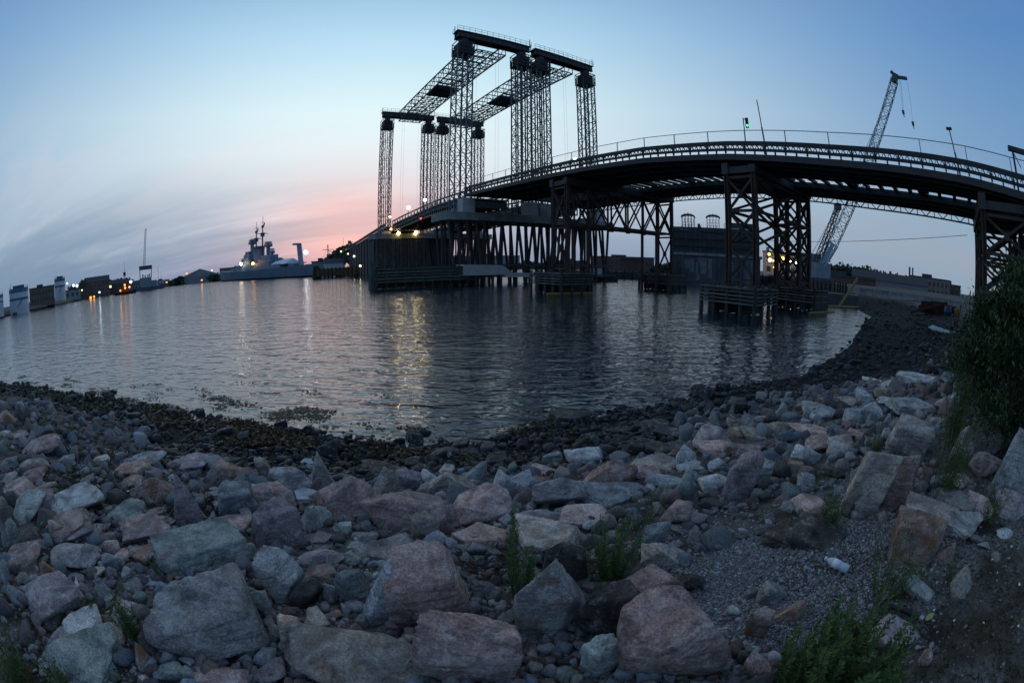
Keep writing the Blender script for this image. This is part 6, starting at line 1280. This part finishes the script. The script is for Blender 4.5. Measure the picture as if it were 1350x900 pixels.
def rock_mat(name, c1, c2, c3, rough=.85, vein=0., rust=0., spec=.3):
    m = bpy.data.materials.new(name); m.use_nodes = True; t = m.node_tree; b = t.nodes['Principled BSDF']; L = t.links
    geo = t.nodes.new('ShaderNodeNewGeometry'); oi = t.nodes.new('ShaderNodeObjectInfo')
    add = t.nodes.new('ShaderNodeVectorMath'); add.operation = 'ADD'; L.new(geo.outputs['Position'], add.inputs[0])
    mul = t.nodes.new('ShaderNodeMath'); mul.operation = 'MULTIPLY'; mul.inputs[1].default_value = 60; L.new(oi.outputs['Random'], mul.inputs[0]); L.new(mul.outputs[0], add.inputs[1])
    P = add.outputs[0]
    def noise(s, d=5, r=.6, dist=0., sc=None):
        v = P
        if sc:
            mp = t.nodes.new('ShaderNodeMapping'); mp.inputs['Scale'].default_value = sc; mp.inputs['Rotation'].default_value = (.6, .35, .9); L.new(P, mp.inputs[0]); v = mp.outputs[0]
        n = t.nodes.new('ShaderNodeTexNoise'); n.inputs['Scale'].default_value = s; n.inputs['Detail'].default_value = d; n.inputs['Roughness'].default_value = r; n.inputs['Distortion'].default_value = dist; L.new(v, n.inputs['Vector']); return n.outputs[0]
    def ramp(f, stops):
        n = t.nodes.new('ShaderNodeValToRGB'); cr = n.color_ramp
        while len(cr.elements) < len(stops): cr.elements.new(.5)
        for e, (p, c) in zip(cr.elements, stops): e.position = p; e.color = (*c, 1)
        L.new(f, n.inputs[0]); return n.outputs[0]
    def mx(f, a, c, mode='MIX'):
        n = t.nodes.new('ShaderNodeMix'); n.data_type = 'RGBA'; n.blend_type = mode
        for i, v in ((0, f), (6, a), (7, c)):
            if isinstance(v, float): n.inputs[i].default_value = v
            elif isinstance(v, tuple): n.inputs[i].default_value = (*v, 1)
            else: L.new(v, n.inputs[i])
        return n.outputs[2]
    col = ramp(noise(5.5, 5, .65, .6), [(.36, c1), (.5, c2), (.64, c3)])
    grain = ramp(noise(70, 4, .75), [(.33, (.45,.45,.45)), (.5, (1,1,1)), (.68, (1.55,1.52,1.5))])
    col = mx(.95, col, grain, 'MULTIPLY')
    str_ = ramp(noise(9, 4, .6, 1.0, (.35, .35, 3.2)), [(.36, (.5,.48,.47)), (.47, (1,1,1)), (.6, (1.15,1.13,1.1))])
    col = mx(.85, col, str_, 'MULTIPLY')
    col = mx(ramp(noise(2.6, 6, .7, .8), [(.50, (0,0,0)), (.60, (.55,.55,.55))]), col, (.12,.105,.10))
    col = mx(ramp(noise(11, 6, .75, .5), [(.56, (0,0,0)), (.68, (.6,.6,.6))]), col, (.60,.57,.53))
    if rust:
        col = mx(ramp(noise(7, 4, .6, .4), [(.56-.05*rust, (0,0,0)), (.66, (rust, rust, rust))]), col, (.30, .135, .055))
    if vein:
        n = noise(2.2, 2, .5, .3); a = t.nodes.new('ShaderNodeMath'); a.operation = 'SUBTRACT'; a.inputs[1].default_value = .5; L.new(n, a.inputs[0])
        ab = t.nodes.new('ShaderNodeMath'); ab.operation = 'ABSOLUTE'; L.new(a.outputs[0], ab.inputs[0])
        col = mx(ramp(ab.outputs[0], [(0, (vein*.75,)*3), (.006, (vein*.4,)*3), (.012, (0,0,0))]), col, (.62,.58,.54))
    # per stone tone
    tone = t.nodes.new('ShaderNodeMapRange'); tone.inputs['To Min'].default_value = .92; tone.inputs['To Max'].default_value = 1.55; L.new(oi.outputs['Random'], tone.inputs[0])
    hs = t.nodes.new('ShaderNodeHueSaturation'); L.new(tone.outputs[0], hs.inputs['Value']); L.new(col, hs.inputs['Color'])
    L.new(hs.outputs[0], b.inputs['Base Color']); b.inputs['Roughness'].default_value = rough; b.inputs['Specular IOR Level'].default_value = spec
    bp = t.nodes.new('ShaderNodeBump'); bp.inputs['Strength'].default_value = .9; bp.inputs['Distance'].default_value = .04; L.new(noise(13, 7, .74, .3), bp.inputs['Height'])
    bp2 = t.nodes.new('ShaderNodeBump'); bp2.inputs['Strength'].default_value = .7; bp2.inputs['Distance'].default_value = .006; L.new(noise(85, 4, .7), bp2.inputs['Height']); L.new(bp.outputs[0], bp2.inputs['Normal'])
    L.new(bp2.outputs[0], b.inputs['Normal'])
    return m
RM = {
 'p': rock_mat('pink_granite', (.28,.18,.15), (.45,.30,.255), (.57,.42,.365), vein=.5),
 't': rock_mat('tan_stone', (.28,.225,.175), (.43,.365,.30), (.54,.48,.41), rust=.5),
 'g': rock_mat('green_grey_stone', (.21,.235,.205), (.32,.345,.305), (.43,.45,.40)),
 'b': rock_mat('blue_grey_slate', (.22,.235,.235), (.33,.345,.345), (.44,.455,.455)),
 'u': rock_mat('purple_grey_stone', (.19,.145,.145), (.31,.245,.24), (.41,.34,.335), vein=.3),
 'r': rock_mat('rusty_stone', (.25,.155,.115), (.38,.26,.205), (.46,.36,.30), rust=.9),
 'k': rock_mat('wet_black_stone', (.008,.008,.010), (.016,.016,.018), (.028,.027,.027), rough=.5, spec=.3),
 'w': rock_mat('pale_stone', (.36,.355,.33), (.50,.49,.46), (.62,.60,.57)),
 'n': rock_mat('dark_brown_stone', (.045,.037,.031), (.08,.066,.055), (.125,.105,.09)),
 'y': rock_mat('grey_granite', (.235,.215,.195), (.355,.33,.305), (.47,.44,.41), rust=.35, vein=.3)}
cats = {'k': ('rock', 'rocks lying along the tide line')}
for i, (x, y, z, w, d, h, rz, c, sh, px, lab) in enumerate(ROCKS):
    sub = 5 if px > 52 else 4 if px > 20 else 3
    P, f = rock_verts(1000+i*7, sub, sh)
    rg = random.Random(i)
    P = P*np.array([w*1.20, d*1.22, h*1.12])
    P[:, 2] += h/2
    o = mesh_obj('rock', P, f, RM[c], smooth=True, loc=(x, y, z), rz=rz+rg.uniform(-.15, .15))
    tag(o, lab, 'rock', 'rocks of the shore rubble')

# loose small stones between the boulders: far too many to count
def vcol_mat(name, rough, bump=.4, spec=.3):
    m = bpy.data.materials.new(name); m.use_nodes = True; t = m.node_tree; b = t.nodes['Principled BSDF']
    a = t.nodes.new('ShaderNodeAttribute'); a.attribute_name = 'tint'
    g = t.nodes.new('ShaderNodeNewGeometry'); n = t.nodes.new('ShaderNodeTexNoise'); n.inputs['Scale'].default_value = 45; n.inputs['Detail'].default_value = 5; n.inputs['Roughness'].default_value = .7; t.links.new(g.outputs['Position'], n.inputs['Vector'])
    r = t.nodes.new('ShaderNodeValToRGB'); r.color_ramp.elements[0].position = .32; r.color_ramp.elements[0].color = (.5,.5,.5,1); r.color_ramp.elements[1].position = .68; r.color_ramp.elements[1].color = (1.4,1.4,1.4,1); t.links.new(n.outputs[0], r.inputs[0])
    mxn = t.nodes.new('ShaderNodeMix'); mxn.data_type = 'RGBA'; mxn.blend_type = 'MULTIPLY'; mxn.inputs[0].default_value = 1; t.links.new(a.outputs['Color'], mxn.inputs[6]); t.links.new(r.outputs[0], mxn.inputs[7])
    t.links.new(mxn.outputs[2], b.inputs['Base Color']); b.inputs['Roughness'].default_value = rough; b.inputs['Specular IOR Level'].default_value = spec
    bp = t.nodes.new('ShaderNodeBump'); bp.inputs['Strength'].default_value = bump; bp.inputs['Distance'].default_value = .01; t.links.new(n.outputs[0], bp.inputs['Height']); t.links.new(bp.outputs[0], b.inputs['Normal'])
    return m
def scatter(name, pts, sizes, cols, sub, material, seed, lab, cat, flat=.6, sink=.25, nvar=24):
    rng = np.random.default_rng(seed)
    var = [rock_verts(seed*31+k, sub, 'abpsat'[k % 6])[0] for k in range(nvar)]; f = ICO[sub][1]; nv = len(var[0])
    n = len(pts); V = np.empty((n, nv, 3), np.float32); a = rng.uniform(0, 6.28, n); sx = rng.uniform(.75, 1.2, n); sy = rng.uniform(.6, 1., n); sz = rng.uniform(flat*.6, flat*1.25, n)
    tl = rng.normal(0, .3, n)
    for i in range(n):
        P = var[i % nvar]*np.array([sx[i], sy[i], sz[i]])*sizes[i]
        ct, s_ = math.cos(tl[i]), math.sin(tl[i]); y = P[:, 1]*ct-P[:, 2]*s_; z = P[:, 1]*s_+P[:, 2]*ct
        c_, s2 = math.cos(a[i]), math.sin(a[i])
        V[i, :, 0] = P[:, 0]*c_-y*s2+pts[i, 0]; V[i, :, 1] = P[:, 0]*s2+y*c_+pts[i, 1]; V[i, :, 2] = z+pts[i, 2]+sizes[i]*sz[i]*(.5-sink)
    F_ = (f[None]+(np.arange(n)*nv)[:, None, None]).reshape(-1, 3)
    o = mesh_obj(name, V.reshape(-1, 3), F_, material, smooth=False)
    at = o.data.attributes.new('tint', 'FLOAT_COLOR', 'POINT')
    cc = np.concatenate([np.repeat(cols, nv, 0), np.ones((n*nv, 1))], 1).astype(np.float32); at.data.foreach_set('color', cc.ravel())
    tag(o, lab, cat, None, 'stuff'); return o
rng = np.random.default_rng(11)
def in_patch(x, y):      # the gravel clearing on the right
    return ((x-1.9)/.95)**2+((y-1.75)/.75)**2 < 1
def cand(n, rmin, rmax, azlo, azhi, pw=1.0):
    az = np.radians(rng.uniform(azlo, azhi, n)); r = rmin*(rmax/rmin)**(rng.uniform(0, 1, n)**pw)
    x = r*np.sin(az); y = r*np.cos(az); return x, y, r, inland(x, y), gz(x, y)
PAL = .80*np.array([(.28,.18,.16),(.32,.27,.21),(.19,.23,.20),(.19,.24,.275),(.16,.13,.15),(.22,.22,.21),(.36,.35,.33),(.22,.14,.10),(.12,.10,.085),(.24,.21,.19)])
PAL = PAL*.8+.42*PAL.mean(1, keepdims=True)
# rubble, dry
x, y, r, u, z = cand(15000, .9, 34, -86, 80)
lim = .62+.18*np.sin(x*.9)+.12*np.sin(y*1.7+x)
k = (z > lim) & ~in_patch(x, y) & ~((x > 1.35) & (y < 1.35) & (rng.uniform(size=len(x)) < .93)) & ~((x > 4.3) & (y < 3.2)) & (rng.uniform(size=len(x)) < .8)
x, y, r, z = x[k], y[k], r[k], z[k]
s = np.exp(rng.normal(-3.0, .5, len(x)))*np.clip(.75+r/7, .8, 3.2); s = np.clip(s, .02, .36)
scatter('rubble', np.stack([x, y, z], -1), s, PAL[rng.integers(0, len(PAL), len(x))]*rng.uniform(.6, 1.25, (len(x), 1)), 2, vcol_mat('rubble_stone', .88), 3, 'loose mixed broken stone filling the gaps between the boulders', 'rubble')
# mid-size broken blocks packed between the big ones
RP = np.array([(q[0], q[1], (q[3]+q[4])/4) for q in ROCKS])
x, y, r, u, z = cand(9000, 1.3, 16, -80, 62)
lim = .60+.18*np.sin(x*.9)+.12*np.sin(y*1.7+x)
k = (z > lim) & ~in_patch(x, y) & ~((x > 1.2) & (y < 1.2)) & ~((x > 4.3) & (y < 3.2)); x, y, r, z = x[k], y[k], r[k], z[k]
s = np.clip(np.exp(rng.normal(-2.15, .38, len(x)))*np.clip(.55+r/7, .7, 2.2), .05, .34); keep = []
for i in range(len(x)):
    if np.any(np.hypot(RP[:, 0]-x[i], RP[:, 1]-y[i]) < RP[:, 2]*.85+s[i]*.30): continue
    if any(math.hypot(x[j]-x[i], y[j]-y[i]) < .36*(s[i]+s[j]) for j in keep): continue
    keep.append(i)
    if len(keep) > 1100: break
x, y, z, s = x[keep], y[keep], z[keep], s[keep]
scatter('broken_rubble', np.stack([x, y, z], -1), s, PAL[rng.integers(0, len(PAL), len(x))]*rng.uniform(.75, 1.2, (len(x), 1)), 3, vcol_mat('broken_stone', .88, .8), 23, 'medium broken stones wedged between the large boulders', 'rubble', flat=.8, sink=.14, nvar=60)
# wet dark stones
x, y, r, u, z = cand(30000, 4.5, 75, -80, 66)
k = (z < .62+.18*np.sin(x*.9)+.12*np.sin(y*1.7+x)+.08+.8*np.clip((x-12)/14, 0, 1)) & (z > -.22) & ((u > .2) | (rng.uniform(size=len(x)) < .28)); k &= ~((x > 9) & (rng.uniform(size=len(x)) < .25))
x, y, r, z = x[k], y[k], r[k], z[k]
s = np.clip(np.exp(rng.normal(-2.55, .62, len(x)))*np.clip(.7+r/16, .8, 2.4), .03, .55)
s = np.where((r < 16) & (s > .3), .22, s)
scatter('tidal_rubble', np.stack([x, y, z], -1), s, np.array([(.014,.014,.016)])*rng.uniform(.4, 2.4, (len(x), 1))+rng.uniform(0, .008, (len(x), 3)), 2, vcol_mat('wet_rubble', .5, .5, .3), 5, 'dark wet stones along the tide line', 'rubble')
# gravel and grit
x, y, r, u, z = cand(60000, .7, 12, -86, 88); x2, y2, r2, u2, z2 = cand(26000, 1.3, 3.4, 22, 72); x, y, r, u, z = (np.concatenate(q) for q in ((x, x2), (y, y2), (r, r2), (u, u2), (z, z2)))
pp = in_patch(x, y); k = (z > .6) & (pp | (rng.uniform(size=len(x)) < .40)) & ~((x > 1.5) & (y < 1.1) & (rng.uniform(size=len(x)) < .7))
x, y, r, z = x[k], y[k], r[k], z[k]
s = np.clip(np.exp(rng.normal(-4.55, .45, len(x)))*np.clip(.7+r/4, .8, 3), .005, .05)
scatter('gravel', np.stack([x, y, z], -1), s, (PAL[rng.integers(0, len(PAL), len(x))]*.5+np.array([.12,.125,.13]))*rng.uniform(.6, 1.6, (len(x), 1)), 1, vcol_mat('gravel_stone', .9), 9, 'grey gravel and grit between the stones', 'gravel')

# ---------------------------------------------------------------- seaweed
x, y, r, u, z = cand(17000, 6, 40, -82, 10)
msk = (np.sin(x*1.9+np.sin(y*2.3)*1.4)+np.sin(y*3.1+x*.7)*.8+rng.normal(0, .45, len(x)))
k = (z < .34) & (z > -.9) & (msk > np.where(u < 0, .72, .15)) & ((x < -4.) | (rng.uniform(size=len(x)) < .10)) & (rng.uniform(size=len(x)) < np.clip(1+u/2.6, .05, 1))
x, y, r, z, u = x[k], y[k], r[k], z[k], u[k]
V = []; F_ = []; cols = []
for i in range(len(x)):
    zz_ = max(z[i], .0)+(.012 if u[i] < 0 else .05)
    nb = rng.integers(9, 18); sz_ = rng.uniform(.05, .16)*(1 if u[i] > 0 else 1.3)
    for _ in range(nb):
        a = rng.uniform(0, 6.28); l = rng.uniform(.04, .15); w = rng.uniform(.012, .03)
        ox, oy = rng.normal(0, sz_*1.5), rng.normal(0, sz_*.6); hz2 = zz_+rng.uniform(0, .008 if u[i] < 0 else .07)
        dx, dy = math.cos(a)*l, math.sin(a)*l; nx, ny = -math.sin(a)*w, math.cos(a)*w; n0 = len(V); b_ = rng.uniform(-.004, .006 if u[i] < 0 else .04)
        V += [(x[i]+ox-nx, y[i]+oy-ny, hz2), (x[i]+ox+nx, y[i]+oy+ny, hz2+.004), (x[i]+ox+dx*.6+nx*1.3, y[i]+oy+dy*.6+ny*1.3, hz2+b_), (x[i]+ox+dx, y[i]+oy+dy, hz2-.01), (x[i]+ox+dx*.6-nx*1.3, y[i]+oy+dy*.6-ny*1.3, hz2+b_)]
        F_.append((n0, n0+1, n0+2, n0+3, n0+4))
tag(mesh_obj('seaweed', V, F_, mat('olive_seaweed', (.085,.052,.014), .55, col2=(.025,.02,.009), nscale=6, spec=.2)), 'brown olive seaweed draped on the wet stones and drifting offshore', 'seaweed', None, 'stuff')

# ---------------------------------------------------------------- weeds and bushes
def leaf_mat(name, c1, c2):
    m = bpy.data.materials.new(name); m.use_nodes = True; t = m.node_tree; b = t.nodes['Principled BSDF']
    g = t.nodes.new('ShaderNodeNewGeometry'); r = t.nodes.new('ShaderNodeValToRGB'); r.color_ramp.elements[0].color = (*c1, 1); r.color_ramp.elements[1].color = (*c2, 1)
    t.links.new(g.outputs['Random Per Island'], r.inputs[0]); t.links.new(r.outputs[0], b.inputs['Base Color']); b.inputs['Roughness'].default_value = .6; b.inputs['Specular IOR Level'].default_value = .25
    return m
LM1 = leaf_mat('weed_leaf', (.045,.085,.018), (.105,.165,.04)); LM2 = leaf_mat('bush_leaf', (.015,.034,.014), (.085,.125,.05)); LM3 = leaf_mat('dry_blade', (.09,.075,.045), (.17,.14,.085)); LMs = mat('weed_stem', (.10,.115,.045), .7); LMw = mat('bush_wood', (.06,.05,.035), .9)
def leaf(V, F_, p, d, L, w, rng):
    d = d/np.linalg.norm(d); s = np.cross(d, [0, 0, 1.])+rng.normal(0, .25, 3); s /= np.linalg.norm(s)+1e-9
    up = np.cross(s, d); n0 = len(V)
    V += [tuple(p), tuple(p+d*L*.45+s*w/2+up*.06*L), tuple(p+d*L), tuple(p+d*L*.45-s*w/2+up*.06*L)]
    F_.append((n0, n0+1, n0+2, n0+3))
def weed(x, y, h, ns, spread, seed, lab, LL=.035, lw=.008, dens=190, name='weed', lm=None, branch=True, lean=(0, 0)):
    rng = np.random.default_rng(seed); z = float(gz(x, y)[0])
    e = empty(name, (x, y, z)); tag(e, lab, 'weed', 'weeds growing between the stones')
    V = []; F_ = []; st_ = MB()
    for k in range(ns):
        a = rng.uniform(0, 6.28); rr_ = rng.uniform(0, 1)**.6*spread; hh = h*rng.uniform(.45, 1.)
        b0 = np.array([math.cos(a)*rr_*.35, math.sin(a)*rr_*.35, -.02]); tip = np.array([math.cos(a)*rr_+lean[0]*hh, math.sin(a)*rr_+lean[1]*hh, hh]); mid = (b0+tip)/2+rng.normal(0, .03*h, 3)
        pts = [b0*(1-t)**2+2*mid*t*(1-t)+tip*t*t for t in np.linspace(0, 1, 7)]
        for i in range(6): st_.bar(pts[i], pts[i+1], .006*(1-i/8)*max(1, h*1.6), n=3)
        for j in range(int(dens*hh)):
            t = rng.uniform(.12, 1)**.85; i = min(5, int(t*6)); p = pts[i]+(pts[i+1]-pts[i])*(t*6-i)
            az = rng.uniform(0, 6.28); d = np.array([math.cos(az), math.sin(az), rng.uniform(.25, 1.1)])
            leaf(V, F_, p+d*rng.uniform(0, .022)*(1-t*.7), d, LL*rng.uniform(.6, 1.3)*(1.15-.6*t), lw, rng)
    st_.build('stem', LMs, e); mesh_obj('foliage', V, F_, lm or LM1, e); return e
# world positions of the weeds
for (x, y, h, ns, sp, seed, lab, kw) in WEEDS: weed(x, y, h, ns, sp, seed, lab, **kw)

def bush(x, y, rx, ry, h, n, seed, lab, lm, LL=.07, lw=.022, name='bush', nst=14, group=None, ctr=.55):
    rng = np.random.default_rng(seed); z = float(gz(x, y)[0]); e = empty(name, (x, y, z)); tag(e, lab, 'bush', group)
    V = []; F_ = []; st_ = MB(); cl = []
    for k in range(nst*5):
        a = rng.uniform(0, 6.28); el = rng.uniform(.05, 1.5); r_ = rng.uniform(.55, 1.)
        cl.append(np.array([math.cos(a)*math.cos(el)*rx*r_, math.sin(a)*math.cos(el)*ry*r_, .12*h+math.sin(el)*h*.86*r_]))
    for c in cl[:nst*2]:
        b0 = np.array([rng.normal(0, rx*.12), rng.normal(0, ry*.12), -.05]); mid = b0*.4+c*.6+np.array([0, 0, -.12*h])
        pts = [b0*(1-t)**2+2*mid*t*(1-t)+c*t*t for t in np.linspace(0, 1, 6)]
        for i in range(5): st_.bar(pts[i], pts[i+1], .028*(1-i/6)*h/1.8, n=4)
    per = n//len(cl)
    for c in cl:
        cs = rng.uniform(.10, .26)*(rx+ry)/2; out = c/np.linalg.norm(c)
        for j in range(per):
            p = c+rng.normal(0, cs*.55, 3)*np.array([1, 1, .8])
            if p[2] < 0: continue
            d = rng.normal(0, .8, 3)+out*.6+np.array([0, 0, .25]); leaf(V, F_, p, d, LL*rng.uniform(.5, 1.3), lw, rng)
    for _ in range(nst*2):      # upright sprigs breaking the outline
        c = cl[rng.integers(len(cl))]; L_ = rng.uniform(.08, .22)*h/1.8; d = np.array([rng.normal(0, .25), rng.normal(0, .25), 1.])+c/np.linalg.norm(c)*.5; d /= np.linalg.norm(d)
        st_.bar(c, c+d*L_, .008, n=3)
        for j in range(26): leaf(V, F_, c+d*L_*rng.uniform(0, 1), rng.normal(0, 1, 3)+d*.8, LL*.7, lw*.8, rng)
    st_.build('branches', LMw, e); mesh_obj('foliage', V, F_, lm, e); return e
bush(6.05, 2.05, 1.55, 1.2, 1.9, 62000, 4, 'big dark leafy bush on the bank at the right edge', LM2, LL=.085, lw=.03)
bush(8.6, 3.9, 1.6, 1.3, 1.5, 20000, 14, 'lower dark bush behind the big one at the bank edge', LM2)
# matted dry grass
def tuft_field(name, lab, regions, seed, lm, hmin, hmax, flat=.5):
    rng = np.random.default_rng(seed); V = []; F_ = []
    for (cx, cy, rx, ry, n) in regions:
        a = rng.uniform(0, 6.28, n); q = np.sqrt(rng.uniform(0, 1, n)); X = cx+np.cos(a)*q*rx; Y = cy+np.sin(a)*q*ry; Z = gz(X, Y)
        clump = np.sin(X*9+1)*np.cos(Y*11)+rng.normal(0, .5, n)
        for i in range(n):
            if clump[i] < -.35: continue
            L_ = rng.uniform(hmin, hmax); t_ = rng.uniform(0, 6.28); up = rng.uniform(0, 1)**(1+flat*2)
            d = np.array([math.cos(t_)*(1-up*.6), math.sin(t_)*(1-up*.6), .15+up]); d /= np.linalg.norm(d); s_ = np.array([-math.sin(t_), math.cos(t_), 0])*.0022
            p = np.array([X[i], Y[i], Z[i]-.005]); n0 = len(V); dr = np.array([0, 0, -.25*L_])
            V += [tuple(p-s_), tuple(p+s_), tuple(p+d*L_*.6+s_*.8), tuple(p+d*L_+dr), tuple(p+d*L_*.6-s_*.8)]; F_.append((n0, n0+1, n0+2, n0+3, n0+4))
    tag(mesh_obj(name, V, F_, lm), lab, 'grass', None, 'stuff')
tuft_field('dry_grass', 'dead straw matted between the stones', [(-4.2, 2.6, 1.6, .9, 5000), (-2.9, 3.3, .8, .5, 2600), (-.2, 2.6, .5, .3, 900), (-7.5, 3.8, 2.2, 1.0, 3500)], 5, LM3, .05, .16, 1.2)
tuft_field('grass', 'short sparse green and brown grass on the bare bank', [(2.1, .35, 1.0, .9, 5200), (3.4, 1.3, .9, .6, 2600), (1.6, .9, .7, .5, 1500), (4.6, 1.6, .9, .6, 2500), (-1.75, .25, .45, .5, 3000), (-2.6, .5, .6, .5, 2500), (3.0, -.2, 1.2, .8, 2600)], 6, leaf_mat('bank_grass', (.05,.06,.022), (.11,.095,.05)), .02, .075, .8)

# ---------------------------------------------------------------- litter
def lathe(prof, n=16):
    V = []; F_ = []
    for r_, z_ in prof:
        for k in range(n): V.append((r_*math.cos(2*math.pi*k/n), r_*math.sin(2*math.pi*k/n), z_))
    for i in range(len(prof)-1):
        for k in range(n): F_.append((i*n+k, i*n+(k+1) % n, (i+1)*n+(k+1) % n, (i+1)*n+k))
    F_.append(tuple(range(n))[::-1]); F_.append(tuple((len(prof)-1)*n+k for k in range(n)))
    return V, F_
def lay(e, x, y, z, ang, tilt=0): e.location = (x, y, z); e.rotation_euler = (R(90)+tilt, 0, ang)
pl_m = bpy.data.materials.new('clear_plastic'); pl_m.use_nodes = True; b_ = pl_m.node_tree.nodes['Principled BSDF']; b_.inputs['Base Color'].default_value = (.75,.82,.88,1); b_.inputs['Roughness'].default_value = .22; b_.inputs['Transmission Weight'].default_value = .35
bx, by = BOTTLE
e = empty('plastic_bottle'); V, F_ = lathe([(.0, 0), (.026, 0), (.031, .006), (.031, .05), (.028, .06), (.031, .07), (.031, .135), (.026, .155), (.013, .18), (.012, .19)])
mesh_obj('bottle_body', V, F_, pl_m, e, True); V, F_ = lathe([(.0315, .072), (.0315, .132)]); mesh_obj('label_band', V, F_, mat('bottle_label', (.80,.84,.90), .5), e, True)
V, F_ = lathe([(.0145, .186), (.0145, .204), (.012, .206)]); mesh_obj('cap', V, F_, mat('bottle_cap', (.7,.74,.8), .4), e, True)
tag(e, 'empty clear plastic bottle lying on the gravel', 'bottle'); lay(e, bx, by, float(gz(bx, by)[0])+.034, R(205))
mb = MB(); (ax_, ay_), (bx_, by_) = PIPE; za = float(gz(ax_, ay_)[0])+.03; zb_ = float(gz(bx_, by_)[0])+.035
e = empty('black_pipe'); mb.bar((ax_, ay_, za), (ax_+(bx_-ax_)*.5, ay_+(by_-ay_)*.5, (za+zb_)/2+.008), .03, n=10); mb.bar((ax_+(bx_-ax_)*.5, ay_+(by_-ay_)*.5, (za+zb_)/2+.008), (bx_, by_, zb_), .032, n=10); mb.build('tube', mat('black_rubber', (.008,.008,.010), .5), e)
mb = MB(); dd = np.array([bx_-ax_, by_-ay_, 0]); dd /= np.linalg.norm(dd); mb.bar((bx_, by_, zb_), (bx_+dd[0]*.03, by_+dd[1]*.03, zb_), .038, n=10); mb.build('metal_tip', mat('dull_metal', (.45,.47,.5), .35, .9), e)
tag(e, 'short black pipe with a grey metal tip lying in the grass', 'pipe')
lit = mat('litter_white', (.75,.76,.78), .6)
for i, (x, y, s_) in enumerate(LITTER):
    rg = np.random.default_rng(50+i); z = float(gz(x, y)[0])+.012
    n = 7; V = [(x+s_*math.cos(6.28*k/n)*rg.uniform(.6, 1.1), y+s_*math.sin(6.28*k/n)*rg.uniform(.5, 1.), z+rg.uniform(0, .012)) for k in range(n)]
    V += [(p[0], p[1], p[2]+.004) for p in V]; F_ = [tuple(range(n))[::-1], tuple(range(n, 2*n))]+[(k, (k+1) % n, n+(k+1) % n, n+k) for k in range(n)]
    tag(mesh_obj('paper_scrap', V, F_, lit), LITLAB[i], 'litter', 'white scraps of litter on the bank')
V = []; F_ = []
lx, ly = LEAF; z = float(gz(lx, ly)[0])+.012
for k, (a, b_) in enumerate([(-.05, 0), (-.02, .018), (.02, .02), (.055, 0), (.02, -.016), (-.02, -.014)]): V.append((lx+a, ly+b_, z+.006*math.sin(k)))
V += [(p[0], p[1], p[2]+.002) for p in V]
tag(mesh_obj('fallen_leaf', V, [tuple(range(6))[::-1], tuple(range(6, 12))]+[(k, (k+1) % 6, 6+(k+1) % 6, 6+k) for k in range(6)], mat('yellow_leaf', (.42,.36,.12), .7)), 'pale yellow fallen leaf next to the metal pipe tip', 'leaf')
